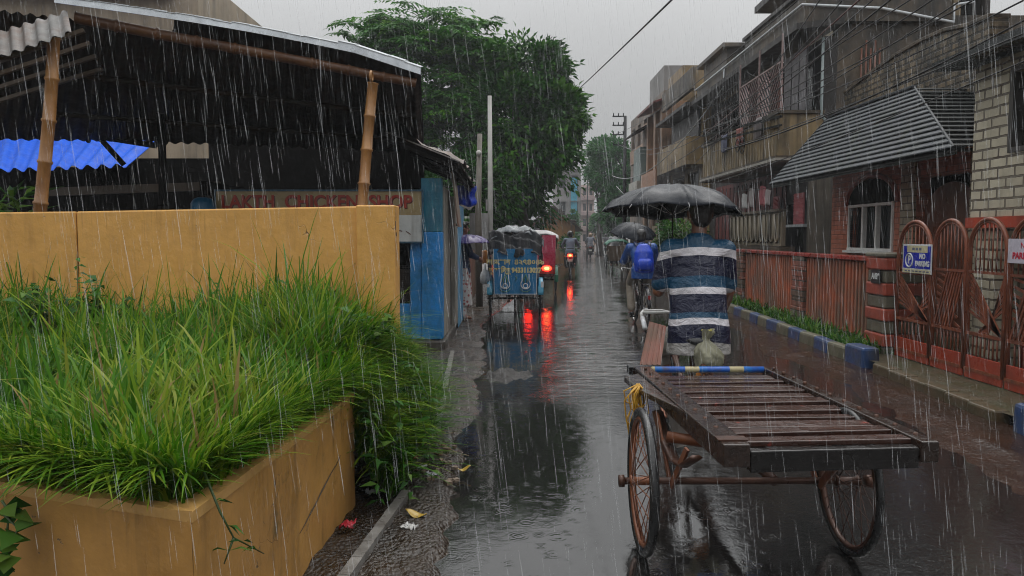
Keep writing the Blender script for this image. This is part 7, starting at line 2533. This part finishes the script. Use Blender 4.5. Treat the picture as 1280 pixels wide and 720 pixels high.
# motorcyclists
person('person', 'motorcyclist in grey blue shirt and dark helmet above the lit tail lamp', MOTO, brown, cloth('grey blue shirt', (.16, .20, .27)), cloth('black trousers', (.02, .02, .022)), hairb, (MX, MY, 0), R(-5), None, .018, blackp, 1.5, 1, helmet=mat('black helmet', (.02, .02, .022), rough=.15, bump=0))
person('person', 'hazy motorcyclist in grey raincoat near the end of the street', MOTO, brown, cloth('grey raincoat', (.12, .13, .16), rough=.35), cloth('black trousers', (.02, .02, .022)), hairb, M2, R(-6), None, .022, blackp, 1.5, 1, helmet=mat('tan helmet', (.3, .2, .12), rough=.2, bump=0))
person('person', 'farthest motorcyclist, a dark figure at the end of the street', MOTO, brown, cloth('dark raincoat', (.05, .05, .06), rough=.35), cloth('black trousers', (.02, .02, .022)), hairb, M3, R(-6), None, .022, blackp, 1.5, 1, helmet=mat('black helmet', (.02, .02, .022)))
# by the shop
SPX = at(577, 300, 13.5).x
pat = NT('patterned lungi')
vo = pat.n('ShaderNodeTexVoronoi'); vo.inputs['Scale'].default_value = 16
pat.l(pat.coord(), vo.inputs['Vector'])
pat.out(pat.mix(pat.ramp(vo.outputs['Distance'], .28, .42), (.26, .05, .05), (.46, .43, .42)), .6)
person('person', 'person in a dark blue shirt and patterned wrap standing beside the blue planks', STAND, brown, cloth('dark navy shirt', (.015, .03, .09)), pat.m, hairb, (SPX, 13.5, .03), R(-70), None, .015, None, 1.5, 1.0, lungi=(0, .25), over=dict(elR=(.26, .08, 1.15), haR=(.14, .26, 1.08)))
# rickshaw pullers
PULL = {k: (v[0], v[1] + .72, v[2]) for k, v in BIKE.items()}
for (nm_, lab, lx, ly, sc_, cc) in (('person', 'rickshaw puller on the saddle in front of the blue rickshaw hood', BRX, BRY, 0, (.10, .10, .12)), ('person', 'driver of the crimson rickshaw, hidden behind its hood', PX, PY, 0, (.2, .2, .22)), ('person', 'puller on the saddle of the far green rickshaw', GXr, GYr, 0, (.4, .4, .42))):
    person(nm_, lab, PULL, brown, cloth('puller shirt %d' % int(cc[0] * 100), cc), cloth('dark trousers', (.04, .04, .045)), hairb, (lx, ly, 0), 0, None, .02, None, 1.0, .9)
# ================================================================== litter on the verge
litm = [('crushed white paper cup', (.5, .5, .48)), ('red sweet wrapper', (.5, .03, .05)), ('yellow leaf', (.45, .30, .05)), ('brown leaf', (.14, .08, .03)), ('silver wrapper', (.45, .46, .48)), ('torn green wrapper', (.06, .2, .06))]
spots = [(527, 590, 'white crumpled paper scrap lying under the trailing weeds', 0), (517, 578, 'red wrapper lying among the twigs by the planter end', 1), (520, 651, 'yellow fallen leaf beside the grey kerb edge', 2), (580, 592, 'yellow fallen leaf on the gravelly verge at the road edge', 2), (465, 622, 'crumpled pale wrapper at the foot of the planter', 4), (435, 665, 'small bright red wrapper in the brown puddle by the planter', 1), (478, 590, 'dull yellow scrap under the hanging grass', 2), (548, 573, 'brown wet leaf among the litter by the weeds', 3), (556, 582, 'dark brown leaf nearest the gravel of the verge', 3), (535, 577, 'green torn wrapper among the litter by the weeds', 5), (512, 668, 'pale torn scrap lying past the kerb edge', 0), (540, 600, 'silvery wrapper on the litter patch', 4)]
for i, (px, py, lab, k) in enumerate(spots):
    Y = 1.46 * 960 / (py - 295)
    p = at(px, py, Y)
    rr = random.Random(i)
    m = MB()
    s_ = .035 + .02 * rr.random()
    if k in (2, 3):
        m.grid(lambda u, w: ((u - .5) * s_ * 2.2, (w - .5) * s_ * 1.3 * math.sin(math.pi * min(.98, max(.02, u))), .014 * math.cos(u * 5) + .012 * abs(w - .5) + .012), 8, 6)
    else:
        m.grid(lambda u, w: ((u - .5) * s_ * 1.6 + .01 * nz2(u * 4 + i, w * 4, 1.5), (w - .5) * s_ * 1.3 + .01 * nz2(u * 4, w * 4 + i, 1.5, 2), .016 + .022 * nz2(u * 3 + i, w * 3, 1.7, 3)), 9, 9)
    a = rr.uniform(0, 6.28)
    m.xf(Matrix.Translation((p.x, Y, .035)) @ Matrix.Rotation(a, 4, 'Z'))
    o = solo(m, 'fallen_leaf' if k in (2, 3) else 'litter_scrap', mat(litm[k][0], litm[k][1], rough=.35, bump=0), lab, 'leaf' if k in (2, 3) else 'litter', (p.x, Y, .035), 'litter on the verge')
    o.modifiers.new('th', 'SOLIDIFY').thickness = .0015
m = MB()
rr = random.Random(3)
for i in range(60):
    px, py = rr.uniform(470, 575), rr.uniform(560, 610)
    Y = 1.46 * 960 / (py - 295); p = at(px, py, Y); a = rr.uniform(0, 3.14); l = rr.uniform(.02, .09)
    if rr.random() < .5:
        m.tube([(p.x, Y, .045), (p.x + l * .5 * math.cos(a), Y + l * .5 * math.sin(a), .055), (p.x + l * math.cos(a), Y + l * math.sin(a), .045)], .003, 5)
    else:
        m.box((p.x, Y, .045), (rr.uniform(.015, .05), rr.uniform(.015, .04), .02), a)
o = m.build('leaf_litter', mat('twigs and grit', (.14, .085, .05), (.2, .16, .12), rough=.5, bump=.3)); tag(o, 'scatter of twigs, grit and rotting bits at the planter end', 'debris', kind='stuff')

# ================================================================== rain
N = 19000
Y = 1.25 + 15 * RNG.random(N) ** 1.3
X = RNG.uniform(-1, 1, N) * (.80 * Y + .8)
Z = RNG.random(N) * (1.75 + .42 * Y)
covered = (X < -.9) & (Y > 6.9) & (Y < 13.2) & (Z < 3.3)
covered |= (X < -.95) & (Y > 6.3) & (Y < 7.2) & (Z < 1.7)
covered |= (X < -.85) & (Y < 4.6) & (Z < .75)
covered |= (X > 5.0) & (Y > 8.7)
covered |= (X > 4.95) & (Y > 3)
keep = ~covered
X, Y, Z = X[keep], Y[keep], Z[keep]
n = len(X)
big = RNG.random(n)
Lr = RNG.uniform(.04, .14, n) * (1 + .9 * (big > .9))
r_ = RNG.uniform(.0005, .0011, n) * (1 + .5 * (big > .9)) * (.8 + .06 * Y)
tx = RNG.normal(-.11, .025, n); ty = RNG.normal(0, .03, n)
c = np.stack([X, Y, Z + .02], 1)
ax = np.stack([tx, ty, np.ones(n)], 1)
top = c + ax * (Lr * .5)[:, None]; bot = c - ax * (Lr * .5)[:, None]
bot[:, 2] = np.maximum(bot[:, 2], .002)
ring_ = [c - ax * (Lr * .2)[:, None] + np.stack([r_ * np.cos(a), r_ * np.sin(a), 0 * r_], 1) for a in (0, 2.094, 4.189)]
vs = np.stack([bot, *ring_, top], 1).reshape(-1, 3)
tri = np.array([0, 2, 1, 0, 3, 2, 0, 1, 3, 4, 1, 2, 4, 2, 3, 4, 3, 1])
lp = (np.arange(n)[:, None] * 5 + tri[None]).ravel()
# splash droplets low over the road
k = 1500
sy = 2.4 + 14 * RNG.random(k) ** 1.4
sx_ = np.array([random.uniform(XL(b), XR(b)) for b in sy])
szz = .004 + .05 * RNG.random(k) ** 3
sr = RNG.uniform(.0012, .0032, k)
cc = np.stack([sx_, sy, szz], 1)
off = np.array([[0, 0, -1], [1, 0, 0], [-.5, .87, 0], [-.5, -.87, 0], [0, 0, 1]])
v2 = (cc[:, None, :] + off[None] * sr[:, None, None]).reshape(-1, 3)
lp2 = (np.arange(k)[:, None] * 5 + tri[None]).ravel() + len(vs)
t = NT('rain water')
df = t.n('ShaderNodeBsdfTranslucent'); df.inputs[0].default_value = (.9, .93, .96, 1)
d2 = t.n('ShaderNodeBsdfDiffuse'); d2.inputs[0].default_value = (.9, .93, .96, 1)
m1 = t.n('ShaderNodeMixShader'); m1.inputs[0].default_value = .5
t.l(df.outputs[0], m1.inputs[1]); t.l(d2.outputs[0], m1.inputs[2])
tr = t.n('ShaderNodeBsdfTransparent')
m2 = t.n('ShaderNodeMixShader'); m2.inputs[0].default_value = RAIN_OPACITY = .16
t.l(tr.outputs[0], m2.inputs[1]); t.l(m1.outputs[0], m2.inputs[2])
t.l(m2.outputs[0], t.t.nodes['Material Output'].inputs['Surface'])
o = attr_mesh('rain', np.concatenate([vs, v2]), 3, np.concatenate([lp, lp2]), None, t.m, True)
tag(o, 'steady rain falling in pale streaks over the whole street', 'rain', kind='stuff')

# ================================================================== rain haze
m = MB(); m.bx(-60, 60, -8, 190, -1.2, 13)
hz = m.build('haze', None)
hm = bpy.data.materials.new('haze air')
hm.use_nodes = True
hn = hm.node_tree
hn.nodes.remove(hn.nodes['Principled BSDF'])
pv = hn.nodes.new('ShaderNodeVolumePrincipled')
pv.inputs['Color'].default_value = (.93, .96, 1, 1)
pv.inputs['Density'].default_value = .0014
hn.links.new(pv.outputs[0], hn.nodes['Material Output'].inputs['Volume'])
hz.data.materials.append(hm)
hz['kind'] = 'stuff'
hz['label'] = 'thin rain haze hanging over the street'
hz['category'] = 'haze'
